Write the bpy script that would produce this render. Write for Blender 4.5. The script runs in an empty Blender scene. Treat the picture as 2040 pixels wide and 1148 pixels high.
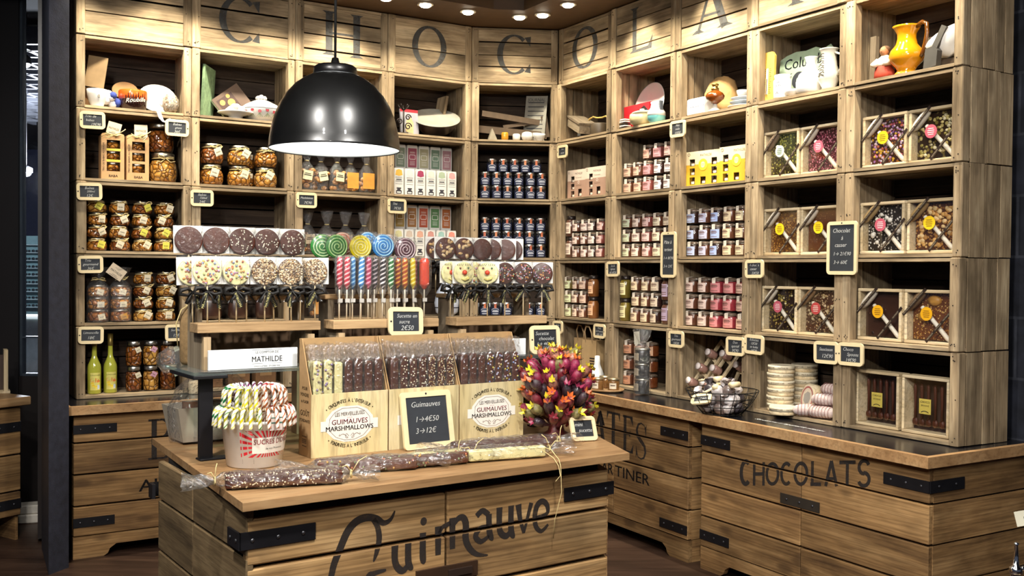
import bpy, bmesh, math, random
from math import sin, cos, pi, radians
from mathutils import Vector, Matrix, Euler

SC = bpy.context.scene
COL = SC.collection
RND = random.Random(11)

# ------------------------------------------------------------------ camera, world, lights, exposure
EYE = 1.425
PITCH, ROLL = -0.0174, 0.0088
FPX = 1988.8
cam_d = bpy.data.cameras.new('camera')
cam_d.sensor_width = 36.0
cam_d.lens = FPX / 2040 * 36.0
cam_d.clip_start = 0.05
cam = bpy.data.objects.new('camera', cam_d)
COL.objects.link(cam)
_r0, _u0 = Vector((1, 0, 0)), Vector((0, -sin(PITCH), cos(PITCH)))
_r = _r0 * cos(ROLL) + _u0 * sin(ROLL)
_u = -_r0 * sin(ROLL) + _u0 * cos(ROLL)
_f = Vector((0, cos(PITCH), sin(PITCH)))
_m = Matrix((_r, _u, -_f)).transposed().to_4x4()
_m.translation = Vector((0, 0, EYE))
cam.matrix_world = _m
SC.camera = cam

wd = bpy.data.worlds.new('world')
SC.world = wd
wd.use_nodes = True
wd.node_tree.nodes['Background'].inputs[0].default_value = (0.62, 0.72, 1.0, 1)
wd.node_tree.nodes['Background'].inputs[1].default_value = 0.10

SC.view_settings.view_transform = 'Standard'
SC.view_settings.look = 'None'
SC.view_settings.gamma = 1.0
SC.view_settings.use_curve_mapping = False
SC.view_settings.exposure = 0.0
SC.cycles.max_bounces = 10
SC.cycles.diffuse_bounces = 3
SC.cycles.glossy_bounces = 3
SC.cycles.transmission_bounces = 2
SC.cycles.transparent_max_bounces = 24
SC.cycles.caustics_reflective = False
SC.cycles.caustics_refractive = False
SC.cycles.sample_clamp_indirect = 4.0

# wall frames: two straight runs of crates and a corner column between them
WID, HGT, DEP = 0.5733, 0.37, 0.32
L0, LA = Vector((-2.206, 5.047)), radians(32.157)
R0, RA = Vector((0.279, 6.330)), radians(-59.516)
LD = Vector((cos(LA), sin(LA)))
RD = Vector((cos(RA), sin(RA)))
LN = Vector((sin(LA), -cos(LA)))      # towards the room
RN = Vector((sin(RA), -cos(RA)))
LE = L0 + LD * WID * 4
CA = math.atan2(R0.y - LE.y, R0.x - LE.x)
CD = Vector((cos(CA), sin(CA)))
CN = Vector((sin(CA), -cos(CA)))
CW = (R0 - LE).length
CTOP = 0.752                            # counter top height
SOF = 2.952                             # soffit height


def lp(s, n):
    return L0 + LD * s + LN * n


def rp(s, n):
    return R0 + RD * s + RN * n


def spot(name, loc, target, power, size, blend, col, rad=0.03):
    d = bpy.data.lights.new(name, 'SPOT')
    d.energy = power
    d.spot_size = radians(size)
    d.spot_blend = blend
    d.color = col
    d.shadow_soft_size = rad
    o = bpy.data.objects.new(name, d)
    COL.objects.link(o)
    o.location = loc
    o.rotation_euler = (Vector(target) - Vector(loc)).to_track_quat('-Z', 'Y').to_euler()
    return o


WARM = (1.0, 0.905, 0.715)
NEUT = (1.0, 0.965, 0.91)
# recessed spots of the soffit that follows both walls (the six round the corner show their fittings)
SPOTS_SEEN = [('L', 1.565), ('L', 1.813), ('L', 2.094), ('C', 0.265), ('R', 0.257), ('R', 0.530)]
SPW = 44
SPOT_POS = []
for w_, s_ in SPOTS_SEEN:
    q = lp(s_, 0.30) if w_ == 'L' else rp(s_, 0.28) if w_ == 'R' else LE + CD * s_ + CN * 0.28
    SPOT_POS.append((q, LN if w_ == 'L' else RN if w_ == 'R' else CN))
for q, n_ in SPOT_POS:
    t_ = q - n_ * 0.30
    spot('soffit_spot_light', (q.x, q.y, SOF - 0.02), (t_.x, t_.y, 1.75), SPW, 100, 0.8, WARM)
for s_ in (0.02, 0.30, 0.62, 0.98, 1.29):
    q, t_ = lp(s_, 0.30), lp(s_, 0.0)
    spot('soffit_spot_light', (q.x, q.y, SOF - 0.02), (t_.x, t_.y, 1.75), SPW, 100, 0.8, WARM)
for s_ in (0.83, 1.13, 1.45, 1.78, 2.12, 2.48, 2.8):
    q, t_ = rp(s_, 0.29), rp(s_, -0.01)
    spot('soffit_spot_light', (q.x, q.y, SOF - 0.02), (t_.x, t_.y, 1.75), SPW, 100, 0.8, WARM)
# some of them are turned up towards the painted crates
for w_, s_, p_ in (('L', 0.42, 26), ('L', 1.42, 30), ('L', 2.0, 9), ('C', .27, 9), ('R', 0.30, 14), ('R', 0.86, 26), ('R', 1.42, 28), ('R', 1.95, 14), ('R', 2.5, 14)):
    q = lp(s_, 0.31) if w_ == 'L' else rp(s_, 0.30) if w_ == 'R' else LE + CD * s_ + CN * 0.29
    n_ = LN if w_ == 'L' else RN if w_ == 'R' else CN
    t_ = q - n_ * 0.31
    spot('turned_spot_light', (q.x, q.y, SOF - 0.02), (t_.x, t_.y, 2.58), p_, 64, 0.75, WARM)
# the shop's ceiling spots over the aisles and the island, and one added fill
ROOM = [(-1.55, 3.2, -1.5, 5.5, 1.0, 55), (-0.55, 4.2, -0.9, 5.8, 1.1, 40), (0.55, 4.1, 0.9, 5.2, 1.1, 45), (1.15, 2.9, 1.5, 4.2, 1.0, 60),
        (-2.05, 3.9, -2.55, 5.3, 0.4, 40), (-1.15, 1.5, -0.65, 2.8, 0.9, 250), (0.35, 1.8, 0.1, 3.1, 0.9, 240), (-0.35, -1.6, -0.35, 3.0, 0.9, 170), (0.9, 0.4, 1.2, 3.4, 0.5, 110), (-1.0, 0.2, -1.0, 3.2, 0.5, 110)]  # first in this row is an added light that brightens the doorway cabinet
for x_, y_, tx, ty, tz, p_ in ROOM:
    spot('ceiling_and_fill_spot', (x_, y_, 2.98), (tx, ty, tz), p_, 105, 0.8, NEUT, 0.075)

# ------------------------------------------------------------------ materials
def hx(h):
    h = h.lstrip('#')
    return tuple(((c / 12.92) if c <= 0.04045 else ((c + 0.055) / 1.055) ** 2.4) for c in (int(h[i:i + 2], 16) / 255 for i in (0, 2, 4))) + (1,)


MATS = {}


def newmat(name):
    m = bpy.data.materials.new(name)
    m.use_nodes = True
    nt = m.node_tree
    b = nt.nodes['Principled BSDF']
    return m, nt, b


def nd(nt, typ, **kw):
    n = nt.nodes.new(typ)
    for k, v in kw.items():
        if k.startswith('i_'):
            n.inputs[k[2:].replace('_', ' ')].default_value = v
        else:
            setattr(n, k, v)
    return n


def ramp(nt, fac, stops):
    n = nt.nodes.new('ShaderNodeValToRGB')
    while len(n.color_ramp.elements) < len(stops):
        n.color_ramp.elements.new(0.5)
    for e, (p, c) in zip(n.color_ramp.elements, stops):
        e.position = p
        e.color = c
    if fac is not None:
        nt.links.new(fac, n.inputs[0])
    return n


def flat(hexa, rough=0.5, metal=0.0, spec=0.5, coat=0.0, var=0.12, scale=18, bump=0.0, emit=0.0):
    """a plain material whose colour drifts a little"""
    key = ('flat', hexa, rough, metal, spec, coat, var, scale, bump, emit)
    if key in MATS:
        return MATS[key]
    m, nt, b = newmat('m_' + hexa.strip('#'))
    c = hx(hexa)
    tc = nd(nt, 'ShaderNodeTexCoord')
    nz = nd(nt, 'ShaderNodeTexNoise', i_Scale=scale, i_Detail=3.0)
    nt.links.new(tc.outputs['Object'], nz.inputs['Vector'])
    lo = tuple(x * (1 - var) for x in c[:3]) + (1,)
    hi = tuple(min(1, x * (1 + var)) for x in c[:3]) + (1,)
    r = ramp(nt, nz.outputs[0], [(0.3, lo), (0.7, hi)])
    nt.links.new(r.outputs[0], b.inputs['Base Color'])
    b.inputs['Roughness'].default_value = rough
    b.inputs['Metallic'].default_value = metal
    b.inputs['Specular IOR Level'].default_value = spec
    b.inputs['Coat Weight'].default_value = coat
    b.inputs['Coat Roughness'].default_value = 0.06
    if bump:
        bp = nd(nt, 'ShaderNodeBump', i_Strength=bump, i_Distance=0.004)
        n2 = nd(nt, 'ShaderNodeTexNoise', i_Scale=scale * 5, i_Detail=4.0)
        nt.links.new(tc.outputs['Object'], n2.inputs['Vector'])
        nt.links.new(n2.outputs[0], bp.inputs['Height'])
        nt.links.new(bp.outputs[0], b.inputs['Normal'])
    if emit:
        b.inputs['Emission Color'].default_value = c
        b.inputs['Emission Strength'].default_value = emit
    MATS[key] = m
    return m


def wood(name, axis, dark, mid, light, stretch=1.3, fine=1.0, rough=0.75, knots=0.0, stain=0.35, bump=0.25, rings=0.0):
    """planks: grain along AXIS, every board of a mesh different"""
    key = ('wood', name, axis)
    if key in MATS:
        return MATS[key]
    m, nt, b = newmat('wood_%s_%s' % (name, axis))
    L = nt.links.new
    tc = nd(nt, 'ShaderNodeTexCoord')
    ge = nd(nt, 'ShaderNodeNewGeometry')
    oi = nd(nt, 'ShaderNodeObjectInfo')
    ad = nd(nt, 'ShaderNodeMath', operation='ADD')
    L(ge.outputs['Random Per Island'], ad.inputs[0])
    L(oi.outputs['Random'], ad.inputs[1])
    ml = nd(nt, 'ShaderNodeMath', operation='MULTIPLY')
    ml.inputs[1].default_value = 53.0
    L(ad.outputs[0], ml.inputs[0])
    va = nd(nt, 'ShaderNodeVectorMath', operation='ADD')
    L(tc.outputs['Object'], va.inputs[0])
    L(ml.outputs[0], va.inputs[1])

    def mapped(along, across):
        mp = nd(nt, 'ShaderNodeMapping')
        s = [across] * 3
        s['XYZ'.index(axis)] = along
        mp.inputs['Scale'].default_value = s
        L(va.outputs[0], mp.inputs[0])
        return mp.outputs[0]
    n1 = nd(nt, 'ShaderNodeTexNoise', i_Scale=1.0, i_Detail=5.0, i_Roughness=0.6, i_Distortion=0.6)
    L(mapped(stretch * 1.5, 16 * fine), n1.inputs['Vector'])
    n2 = nd(nt, 'ShaderNodeTexNoise', i_Scale=1.0, i_Detail=3.0, i_Roughness=0.7)
    L(mapped(stretch * 4, 110 * fine), n2.inputs['Vector'])
    n3 = nd(nt, 'ShaderNodeTexNoise', i_Scale=1.0, i_Detail=3.0, i_Roughness=0.6)
    L(mapped(4.0, 7.0), n3.inputs['Vector'])
    base = ramp(nt, n1.outputs[0], [(0.28, hx(dark)), (0.5, hx(mid)), (0.72, hx(light))])
    gr = ramp(nt, n2.outputs[0], [(0.32, (0.55, 0.52, 0.5, 1)), (0.55, (1, 1, 1, 1))])
    mx = nd(nt, 'ShaderNodeMix', data_type='RGBA', blend_type='MULTIPLY')
    mx.inputs[0].default_value = 0.75
    L(base.outputs[0], mx.inputs[6])
    L(gr.outputs[0], mx.inputs[7])
    st = ramp(nt, n3.outputs[0], [(0.3, (1 - stain, 1 - stain * 1.02, 1 - stain * 1.05, 1)), (0.55, (1, 1, 1, 1)), (0.8, (1.0 + stain * 0.4, 1 + stain * 0.38, 1 + stain * 0.3, 1))])
    m2 = nd(nt, 'ShaderNodeMix', data_type='RGBA', blend_type='MULTIPLY')
    m2.inputs[0].default_value = 1.0
    L(mx.outputs[2], m2.inputs[6])
    L(st.outputs[0], m2.inputs[7])
    if rings:      # broad cathedral grain
        wv = nd(nt, 'ShaderNodeTexWave', i_Scale=1.0, i_Distortion=9.0, i_Detail=3.0)
        wv.bands_direction = 'Z' if axis != 'Z' else 'X'
        wv.inputs['Detail Scale'].default_value = 1.2
        L(mapped(1.1, 21.0), wv.inputs['Vector'])
        wr = ramp(nt, wv.outputs[0], [(0.0, (1 - rings, 1 - rings * 1.05, 1 - rings * 1.1, 1)), (0.5, (1, 1, 1, 1))])
        mr = nd(nt, 'ShaderNodeMix', data_type='RGBA', blend_type='MULTIPLY')
        mr.inputs[0].default_value = 1.0
        L(m2.outputs[2], mr.inputs[6])
        L(wr.outputs[0], mr.inputs[7])
        m2 = mr
    # every board a little lighter or darker
    br = nd(nt, 'ShaderNodeMapRange')
    br.inputs[3].default_value = 0.74
    br.inputs[4].default_value = 1.18
    fr = nd(nt, 'ShaderNodeMath', operation='FRACT')
    L(ml.outputs[0], fr.inputs[0])
    L(fr.outputs[0], br.inputs[0])
    m3 = nd(nt, 'ShaderNodeVectorMath', operation='SCALE')
    L(m2.outputs[2], m3.inputs[0])
    L(br.outputs[0], m3.inputs[3])
    out = m3.outputs[0]
    if knots:
        vo = nd(nt, 'ShaderNodeTexVoronoi', i_Scale=1.0)
        L(mapped(3.2, 7.5), vo.inputs['Vector'])
        kr = ramp(nt, vo.outputs['Distance'], [(0.0, (1, 1, 1, 1)), (0.12, (0.8, 0.8, 0.8, 1)), (0.2, (0, 0, 0, 1))])
        km = nd(nt, 'ShaderNodeMath', operation='MULTIPLY')
        km.inputs[1].default_value = knots
        L(kr.outputs[0], km.inputs[0])
        m4 = nd(nt, 'ShaderNodeMix', data_type='RGBA')
        L(km.outputs[0], m4.inputs[0])
        L(out, m4.inputs[6])
        m4.inputs[7].default_value = tuple(x * 0.55 for x in hx(dark)[:3]) + (1,)
        out = m4.outputs[2]
    L(out, b.inputs['Base Color'])
    b.inputs['Roughness'].default_value = rough
    b.inputs['Specular IOR Level'].default_value = 0.3
    bp = nd(nt, 'ShaderNodeBump', i_Strength=bump, i_Distance=0.003)
    L(n2.outputs[0], bp.inputs['Height'])
    L(bp.outputs[0], b.inputs['Normal'])
    MATS[key] = m
    return m


def crate_wood(a):
    return wood('crate', a, '#77664e', '#a58f70', '#c8b391', knots=0.35, stain=0.42)


def cab_wood(a):
    return wood('cabinet', a, '#6a4e31', '#9a764b', '#bd9766', stretch=0.9, fine=0.8, knots=0.85, stain=0.35, rings=0.22)


def isl_wood(a):
    return wood('island', a, '#7e5f3e', '#b58e5d', '#d3ae7b', stretch=0.8, fine=0.7, knots=0.8, stain=0.35, rings=0.28)


def grey_wood(a):
    return wood('greyed', a, '#6d5f4d', '#93836c', '#ab9c84', stain=0.2)


def top_wood(a):
    return wood('worktop', a, '#a07a52', '#b78f63', '#c8a578', fine=0.5, rough=0.45, stain=0.12, bump=0.08)


def pale_wood(a):
    return wood('pale', a, '#cdb48a', '#dcc7a0', '#e8d8b8', fine=0.8, rough=0.6, stain=0.06, bump=0.05)


def paint(hexa, worn=0.35):
    """stencil paint that has rubbed off the board in places"""
    key = ('paint', hexa, worn)
    if key in MATS:
        return MATS[key]
    m, nt, b = newmat('paint_' + hexa.strip('#'))
    b.inputs['Base Color'].default_value = hx(hexa)
    b.inputs['Roughness'].default_value = 0.8
    tc = nd(nt, 'ShaderNodeTexCoord')
    nz = nd(nt, 'ShaderNodeTexNoise', i_Scale=22.0, i_Detail=6.0, i_Roughness=0.75)
    nt.links.new(tc.outputs['Object'], nz.inputs['Vector'])
    r = ramp(nt, nz.outputs[0], [(0.38, (1 - worn,) * 3 + (1,)), (0.56, (1, 1, 1, 1))])
    nt.links.new(r.outputs[0], b.inputs['Alpha'])
    MATS[key] = m
    return m


def film(name='cellophane', tint=(1, 1, 1), haze=0.05, gloss=0.16, scale=26.0, strength=0.9):
    """clear crinkled cellophane or glass: see-through with sharp glints"""
    key = ('film', name)
    if key in MATS:
        return MATS[key]
    m = bpy.data.materials.new(name)
    m.use_nodes = True
    nt = m.node_tree
    nt.nodes.remove(nt.nodes['Principled BSDF'])
    out = nt.nodes['Material Output']
    L = nt.links.new
    tr = nd(nt, 'ShaderNodeBsdfTransparent')
    tr.inputs[0].default_value = tuple(tint) + (1,)
    gl = nd(nt, 'ShaderNodeBsdfGlossy')
    gl.inputs['Roughness'].default_value = 0.16 if strength > .5 else 0.05
    df = nd(nt, 'ShaderNodeBsdfDiffuse')
    df.inputs[0].default_value = (0.9, 0.9, 0.9, 1)
    fr = nd(nt, 'ShaderNodeLayerWeight')
    fr.inputs['Blend'].default_value = 0.5
    pw = nd(nt, 'ShaderNodeMath', operation='POWER')
    pw.inputs[1].default_value = 4.0
    tc = nd(nt, 'ShaderNodeTexCoord')
    nz = nd(nt, 'ShaderNodeTexNoise', i_Scale=scale, i_Detail=3.0, i_Distortion=1.5)
    L(tc.outputs['Object'], nz.inputs['Vector'])
    bp = nd(nt, 'ShaderNodeBump', i_Strength=strength, i_Distance=0.02)
    L(nz.outputs[0], bp.inputs['Height'])
    L(bp.outputs[0], gl.inputs['Normal'])
    L(bp.outputs[0], fr.inputs['Normal'])
    ad = nd(nt, 'ShaderNodeMath', operation='ADD', use_clamp=True)
    ad.inputs[1].default_value = gloss
    L(fr.outputs['Facing'], pw.inputs[0])
    L(pw.outputs[0], ad.inputs[0])
    m1 = nd(nt, 'ShaderNodeMixShader')
    L(ad.outputs[0], m1.inputs[0])
    L(tr.outputs[0], m1.inputs[1])
    L(gl.outputs[0], m1.inputs[2])
    m2 = nd(nt, 'ShaderNodeMixShader')
    m2.inputs[0].default_value = haze
    L(m1.outputs[0], m2.inputs[1])
    L(df.outputs[0], m2.inputs[2])
    L(m2.outputs[0], out.inputs[0])
    MATS[key] = m
    return m


CELLO = lambda: film('cellophane', haze=0.025, gloss=0.07, scale=38.0, strength=1.0)
SHINY = lambda: film('stiff_cellophane', haze=0.02, gloss=0.15, scale=30.0, strength=0.9)
GLASS = lambda: film('clear_glass', haze=0.0, gloss=0.06, scale=3.0, strength=0.05)


def lumps(name, dark, mid, light, scale=34.0, rough=0.25):
    """syrupy cakes pressed against the glass"""
    key = ('lumps', name)
    if key in MATS:
        return MATS[key]
    m, nt, b = newmat(name)
    L = nt.links.new
    tc = nd(nt, 'ShaderNodeTexCoord')
    oi = nd(nt, 'ShaderNodeObjectInfo')
    ml = nd(nt, 'ShaderNodeMath', operation='MULTIPLY')
    ml.inputs[1].default_value = 31.0
    L(oi.outputs['Random'], ml.inputs[0])
    va = nd(nt, 'ShaderNodeVectorMath', operation='ADD')
    L(tc.outputs['Object'], va.inputs[0])
    L(ml.outputs[0], va.inputs[1])
    vo = nd(nt, 'ShaderNodeTexVoronoi', feature='DISTANCE_TO_EDGE', i_Scale=scale)
    L(va.outputs[0], vo.inputs['Vector'])
    vc = nd(nt, 'ShaderNodeTexVoronoi', i_Scale=scale)
    L(va.outputs[0], vc.inputs['Vector'])
    sp = nd(nt, 'ShaderNodeSeparateColor')
    L(vc.outputs['Color'], sp.inputs[0])
    cr = ramp(nt, sp.outputs[0], [(0.0, hx(mid)), (1.0, hx(light))])
    er = ramp(nt, vo.outputs['Distance'], [(0.0, (0, 0, 0, 1)), (0.075, (.75, .75, .75, 1)), (0.3, (1, 1, 1, 1))])
    eb = ramp(nt, vo.outputs['Distance'], [(0.0, (0, 0, 0, 1)), (0.12, (.6, .6, .6, 1)), (0.34, (1, 1, 1, 1))])
    mx = nd(nt, 'ShaderNodeMix', data_type='RGBA')
    L(er.outputs[0], mx.inputs[0])
    mx.inputs[6].default_value = hx(dark)
    L(cr.outputs[0], mx.inputs[7])
    L(mx.outputs[2], b.inputs['Base Color'])
    b.inputs['Roughness'].default_value = rough
    bp = nd(nt, 'ShaderNodeBump', i_Strength=0.8, i_Distance=0.010)
    L(eb.outputs[0], bp.inputs['Height'])
    L(bp.outputs[0], b.inputs['Normal'])
    MATS[key] = m
    return m


def speckle(name, base, spots, scale=60.0, thr=0.28, rough=0.4):
    """confectionery crust: SPOTS of several colours scattered over BASE"""
    key = ('speckle', name)
    if key in MATS:
        return MATS[key]
    m, nt, b = newmat(name)
    L = nt.links.new
    tc = nd(nt, 'ShaderNodeTexCoord')
    vo = nd(nt, 'ShaderNodeTexVoronoi', i_Scale=scale)
    L(tc.outputs['Object'], vo.inputs['Vector'])
    sp = nd(nt, 'ShaderNodeSeparateColor')
    L(vo.outputs['Color'], sp.inputs[0])
    n = len(spots)
    cr = ramp(nt, sp.outputs[0], [(i / max(1, n), hx(c)) for i, c in enumerate(spots)])
    cr.color_ramp.interpolation = 'CONSTANT'
    er = ramp(nt, vo.outputs['Distance'], [(thr, (1, 1, 1, 1)), (thr + 0.1, (0, 0, 0, 1))])
    mx = nd(nt, 'ShaderNodeMix', data_type='RGBA')
    L(er.outputs[0], mx.inputs[0])
    mx.inputs[6].default_value = hx(base)
    L(cr.outputs[0], mx.inputs[7])
    L(mx.outputs[2], b.inputs['Base Color'])
    b.inputs['Roughness'].default_value = rough
    bp = nd(nt, 'ShaderNodeBump', i_Strength=0.9, i_Distance=0.006)
    L(er.outputs[0], bp.inputs['Height'])
    L(bp.outputs[0], b.inputs['Normal'])
    MATS[key] = m
    return m


CHOC = lambda: flat('#4a2315', 0.5, spec=0.3, bump=0.15, var=0.18)
MILK = lambda: flat('#5a3323', 0.4, bump=0.15, var=0.18)
WHITECHOC = lambda: flat('#efe6a8', 0.4, var=0.05)
KRAFT = lambda: flat('#b08d60', 0.85, var=0.08, scale=40)
STEEL = lambda: flat('#b9b6ae', 0.28, 1.0, var=0.05)
BLACKM = lambda: flat('#17161a', 0.5, 0.3, var=0.2)
RAFFIA = lambda: flat('#dcc58a', 0.7, var=0.15, scale=60)
CARD = lambda: flat('#efe6d0', 0.8, var=0.04)
INK = lambda: flat('#1d1a1a', 0.8, var=0.05)
CHALK = lambda: flat('#e9eae6', 0.9, var=0.03)
WHITE = lambda: flat('#eceae4', 0.5, var=0.03)
CERAM = lambda: flat('#eeece6', 0.15, coat=0.4, var=0.03)


# ------------------------------------------------------------------ mesh helper
TEXTC = {}


def text_geo(s, size=1.0, align='CENTER', shear=0.0, weight=0.0, space=1.0):
    key = (s, align, shear, weight, space)
    if key not in TEXTC:
        cu = bpy.data.curves.new('t', 'FONT')
        cu.body = s
        cu.size = 1.0
        cu.align_x = align
        cu.shear = shear
        cu.offset = weight
        cu.space_character = space
        cu.resolution_u = 2
        o = bpy.data.objects.new('t', cu)
        COL.objects.link(o)
        dg = bpy.context.evaluated_depsgraph_get()
        me = bpy.data.meshes.new_from_object(o.evaluated_get(dg))
        TEXTC[key] = ([(v.co.x, v.co.y) for v in me.vertices], [tuple(p.vertices) for p in me.polygons])
        bpy.data.objects.remove(o)
        bpy.data.meshes.remove(me)
        bpy.data.curves.remove(cu)
    v, f = TEXTC[key]
    return [(x * size, y * size) for x, y in v], f


class MB:
    """collects shapes into ONE mesh"""

    def __init__(self):
        self.v, self.f, self.m, self.s = [], [], [], []

    def add(self, vs, fs, m=0, smooth=False, M=None):
        o = len(self.v)
        if M is not None:
            vs = [M @ Vector(p) for p in vs]
        self.v += [tuple(p) for p in vs]
        for k, f in enumerate(fs):
            self.f.append(tuple(i + o for i in f))
            self.m.append(m[k] if isinstance(m, list) else m)
            self.s.append(smooth)
        return self

    def box(self, x0, x1, y0, y1, z0, z1, m=0, M=None, ch=0.0):
        if ch:
            c = ch
            vs, fs = [], []
            for z, i in ((z0, c), (z0 + c, 0), (z1 - c, 0), (z1, c)):
                a, b_, p, q = x0 + i, x1 - i, y0 + i, y1 - i
                k = c if i == 0 else c
                vs += [(a + k, p, z), (b_ - k, p, z), (b_, p + k, z), (b_, q - k, z), (b_ - k, q, z), (a + k, q, z), (a, q - k, z), (a, p + k, z)]
            for r in range(3):
                for i in range(8):
                    j = (i + 1) % 8
                    fs.append((r * 8 + i, r * 8 + j, r * 8 + 8 + j, r * 8 + 8 + i))
            fs += [tuple(range(7, -1, -1)), tuple(range(24, 32))]
            return self.add(vs, fs, m, False, M)
        vs = [(x0, y0, z0), (x1, y0, z0), (x1, y1, z0), (x0, y1, z0), (x0, y0, z1), (x1, y0, z1), (x1, y1, z1), (x0, y1, z1)]
        fs = [(3, 2, 1, 0), (4, 5, 6, 7), (0, 1, 5, 4), (1, 2, 6, 5), (2, 3, 7, 6), (3, 0, 4, 7)]
        return self.add(vs, fs, m, False, M)

    def lathe(self, prof, n=20, m=0, M=None, smooth=True, sx=1.0, sy=1.0, cap=True, twist=0.0, msec=None):
        """PROF: (radius, height) from bottom to top"""
        vs, fs, mm = [], [], []
        h0, h1 = prof[0][1], prof[-1][1]
        for r, z in prof:
            t = twist * (z - h0) / ((h1 - h0) or 1)
            for i in range(n):
                a = 2 * pi * i / n + t
                vs.append((r * cos(a) * sx, r * sin(a) * sy, z))
        for k in range(len(prof) - 1):
            for i in range(n):
                j = (i + 1) % n
                fs.append((k * n + i, k * n + j, k * n + n + j, k * n + n + i))
                mm.append(msec[i % len(msec)] if msec else m)
        if cap:
            if prof[0][0] > 1e-5:
                fs.append(tuple(range(n - 1, -1, -1)))
                mm.append(m)
            if prof[-1][0] > 1e-5:
                k = (len(prof) - 1) * n
                fs.append(tuple(range(k, k + n)))
                mm.append(m)
        return self.add(vs, fs, mm, smooth, M)

    def tube(self, pts, r, n=6, m=0, M=None, cap=True, twist=0.0, msec=None, flat_=1.0):
        pts = [Vector(p) for p in pts]
        rs = r if isinstance(r, (list, tuple)) else [r] * len(pts)
        vs, fs, mm = [], [], []
        t0 = (pts[1] - pts[0]).normalized()
        up = Vector((0, 0, 1)) if abs(t0.z) < 0.9 else Vector((1, 0, 0))
        nrm = t0.cross(up).normalized()
        ln = 0.0
        for k, p in enumerate(pts):
            t = (pts[min(k + 1, len(pts) - 1)] - pts[max(k - 1, 0)]).normalized()
            nrm = (nrm - t * nrm.dot(t))
            nrm = nrm.normalized() if nrm.length > 1e-6 else t.orthogonal().normalized()
            bn = t.cross(nrm)
            if k:
                ln += (p - pts[k - 1]).length
            for i in range(n):
                a = 2 * pi * i / n + twist * ln
                vs.append(p + nrm * (cos(a) * rs[k]) + bn * (sin(a) * rs[k] * flat_))
        for k in range(len(pts) - 1):
            for i in range(n):
                j = (i + 1) % n
                fs.append((k * n + i, k * n + j, k * n + n + j, k * n + n + i))
                mm.append(msec[i % len(msec)] if msec else m)
        if cap:
            fs += [tuple(range(n - 1, -1, -1)), tuple(range((len(pts) - 1) * n, len(pts) * n))]
            mm += [m, m]
        return self.add(vs, fs, mm, True, M)

    def ball(self, c, r, nu=10, nv=6, m=0, M=None, sc=(1, 1, 1)):
        vs, fs = [(c[0], c[1], c[2] - r * sc[2])], []
        for k in range(1, nv):
            b_ = -pi / 2 + pi * k / nv
            for i in range(nu):
                a = 2 * pi * i / nu
                vs.append((c[0] + r * cos(b_) * cos(a) * sc[0], c[1] + r * cos(b_) * sin(a) * sc[1], c[2] + r * sin(b_) * sc[2]))
        vs.append((c[0], c[1], c[2] + r * sc[2]))
        t = len(vs) - 1
        for i in range(nu):
            j = (i + 1) % nu
            fs.append((0, 1 + j, 1 + i))
            for k in range(nv - 2):
                fs.append((1 + k * nu + i, 1 + k * nu + j, 1 + (k + 1) * nu + j, 1 + (k + 1) * nu + i))
            fs.append((1 + (nv - 2) * nu + i, 1 + (nv - 2) * nu + j, t))
        return self.add(vs, fs, m, True, M)

    def prism(self, poly, y0, y1, m=0, M=None, plane='xz'):
        """an outline (counter-clockwise seen from -y) given depth"""
        n = len(poly)
        if plane == 'xz':
            vs = [(x, y0, z) for x, z in poly] + [(x, y1, z) for x, z in poly]
            fs = [tuple(range(n)), tuple(range(2 * n - 1, n - 1, -1))] + [(i, i + n, (i + 1) % n + n, (i + 1) % n) for i in range(n)]
        else:
            vs = [(x, z, y0) for x, z in poly] + [(x, z, y1) for x, z in poly]
            fs = [tuple(range(n - 1, -1, -1)), tuple(range(n, 2 * n))] + [(i, (i + 1) % n, (i + 1) % n + n, i + n) for i in range(n)]
        return self.add(vs, fs, m, False, M)

    def ring(self, outer, inner, y0, y1, m=0, M=None):
        """a frame between two outlines of as many points (xz), with depth"""
        n = len(outer)
        vs = [(x, y0, z) for x, z in outer] + [(x, y0, z) for x, z in inner] + [(x, y1, z) for x, z in outer] + [(x, y1, z) for x, z in inner]
        fs = []
        for i in range(n):
            j = (i + 1) % n
            fs += [(i, j, n + j, n + i), (2 * n + j, 2 * n + i, 3 * n + i, 3 * n + j), (i, 2 * n + i, 2 * n + j, j), (n + j, 3 * n + j, 3 * n + i, n + i)]
        return self.add(vs, fs, m, False, M)

    def ribbon(self, pts, w, y=0.0, m=0, M=None):
        """a pen stroke in the xz plane: PTS with a width each"""
        ws = w if isinstance(w, (list, tuple)) else [w] * len(pts)
        vs, fs = [], []
        n = len(pts)
        for k in range(n):
            a, b_ = pts[max(k - 1, 0)], pts[min(k + 1, n - 1)]
            dx, dz = b_[0] - a[0], b_[1] - a[1]
            l = math.hypot(dx, dz) or 1
            px, pz = -dz / l * ws[k] / 2, dx / l * ws[k] / 2
            vs += [(pts[k][0] + px, y, pts[k][1] + pz), (pts[k][0] - px, y, pts[k][1] - pz)]
        for k in range(n - 1):
            fs.append((2 * k + 1, 2 * k + 3, 2 * k + 2, 2 * k))
        return self.add(vs, fs, m, False, M)

    def poly(self, pts, y=0.0, m=0, M=None):
        return self.add([(x, y, z) for x, z in pts], [tuple(range(len(pts)))], m, False, M)

    def text(self, s, x, z, size, y=0.0, m=0, M=None, align='CENTER', shear=0.0, weight=0.0, rot=0.0, xs=1.0, space=1.0):
        v, f = text_geo(s, size, align, shear, 0.0, space)
        c, si = cos(rot), sin(rot)
        for d in ((-weight, 0, weight) if weight else (0,)):
            d *= size * .9
            self.add([(x + (a * xs + d) * c - b_ * si, y, z + (a * xs + d) * si + b_ * c) for a, b_ in v], f, m, False, M)
        return self

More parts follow.
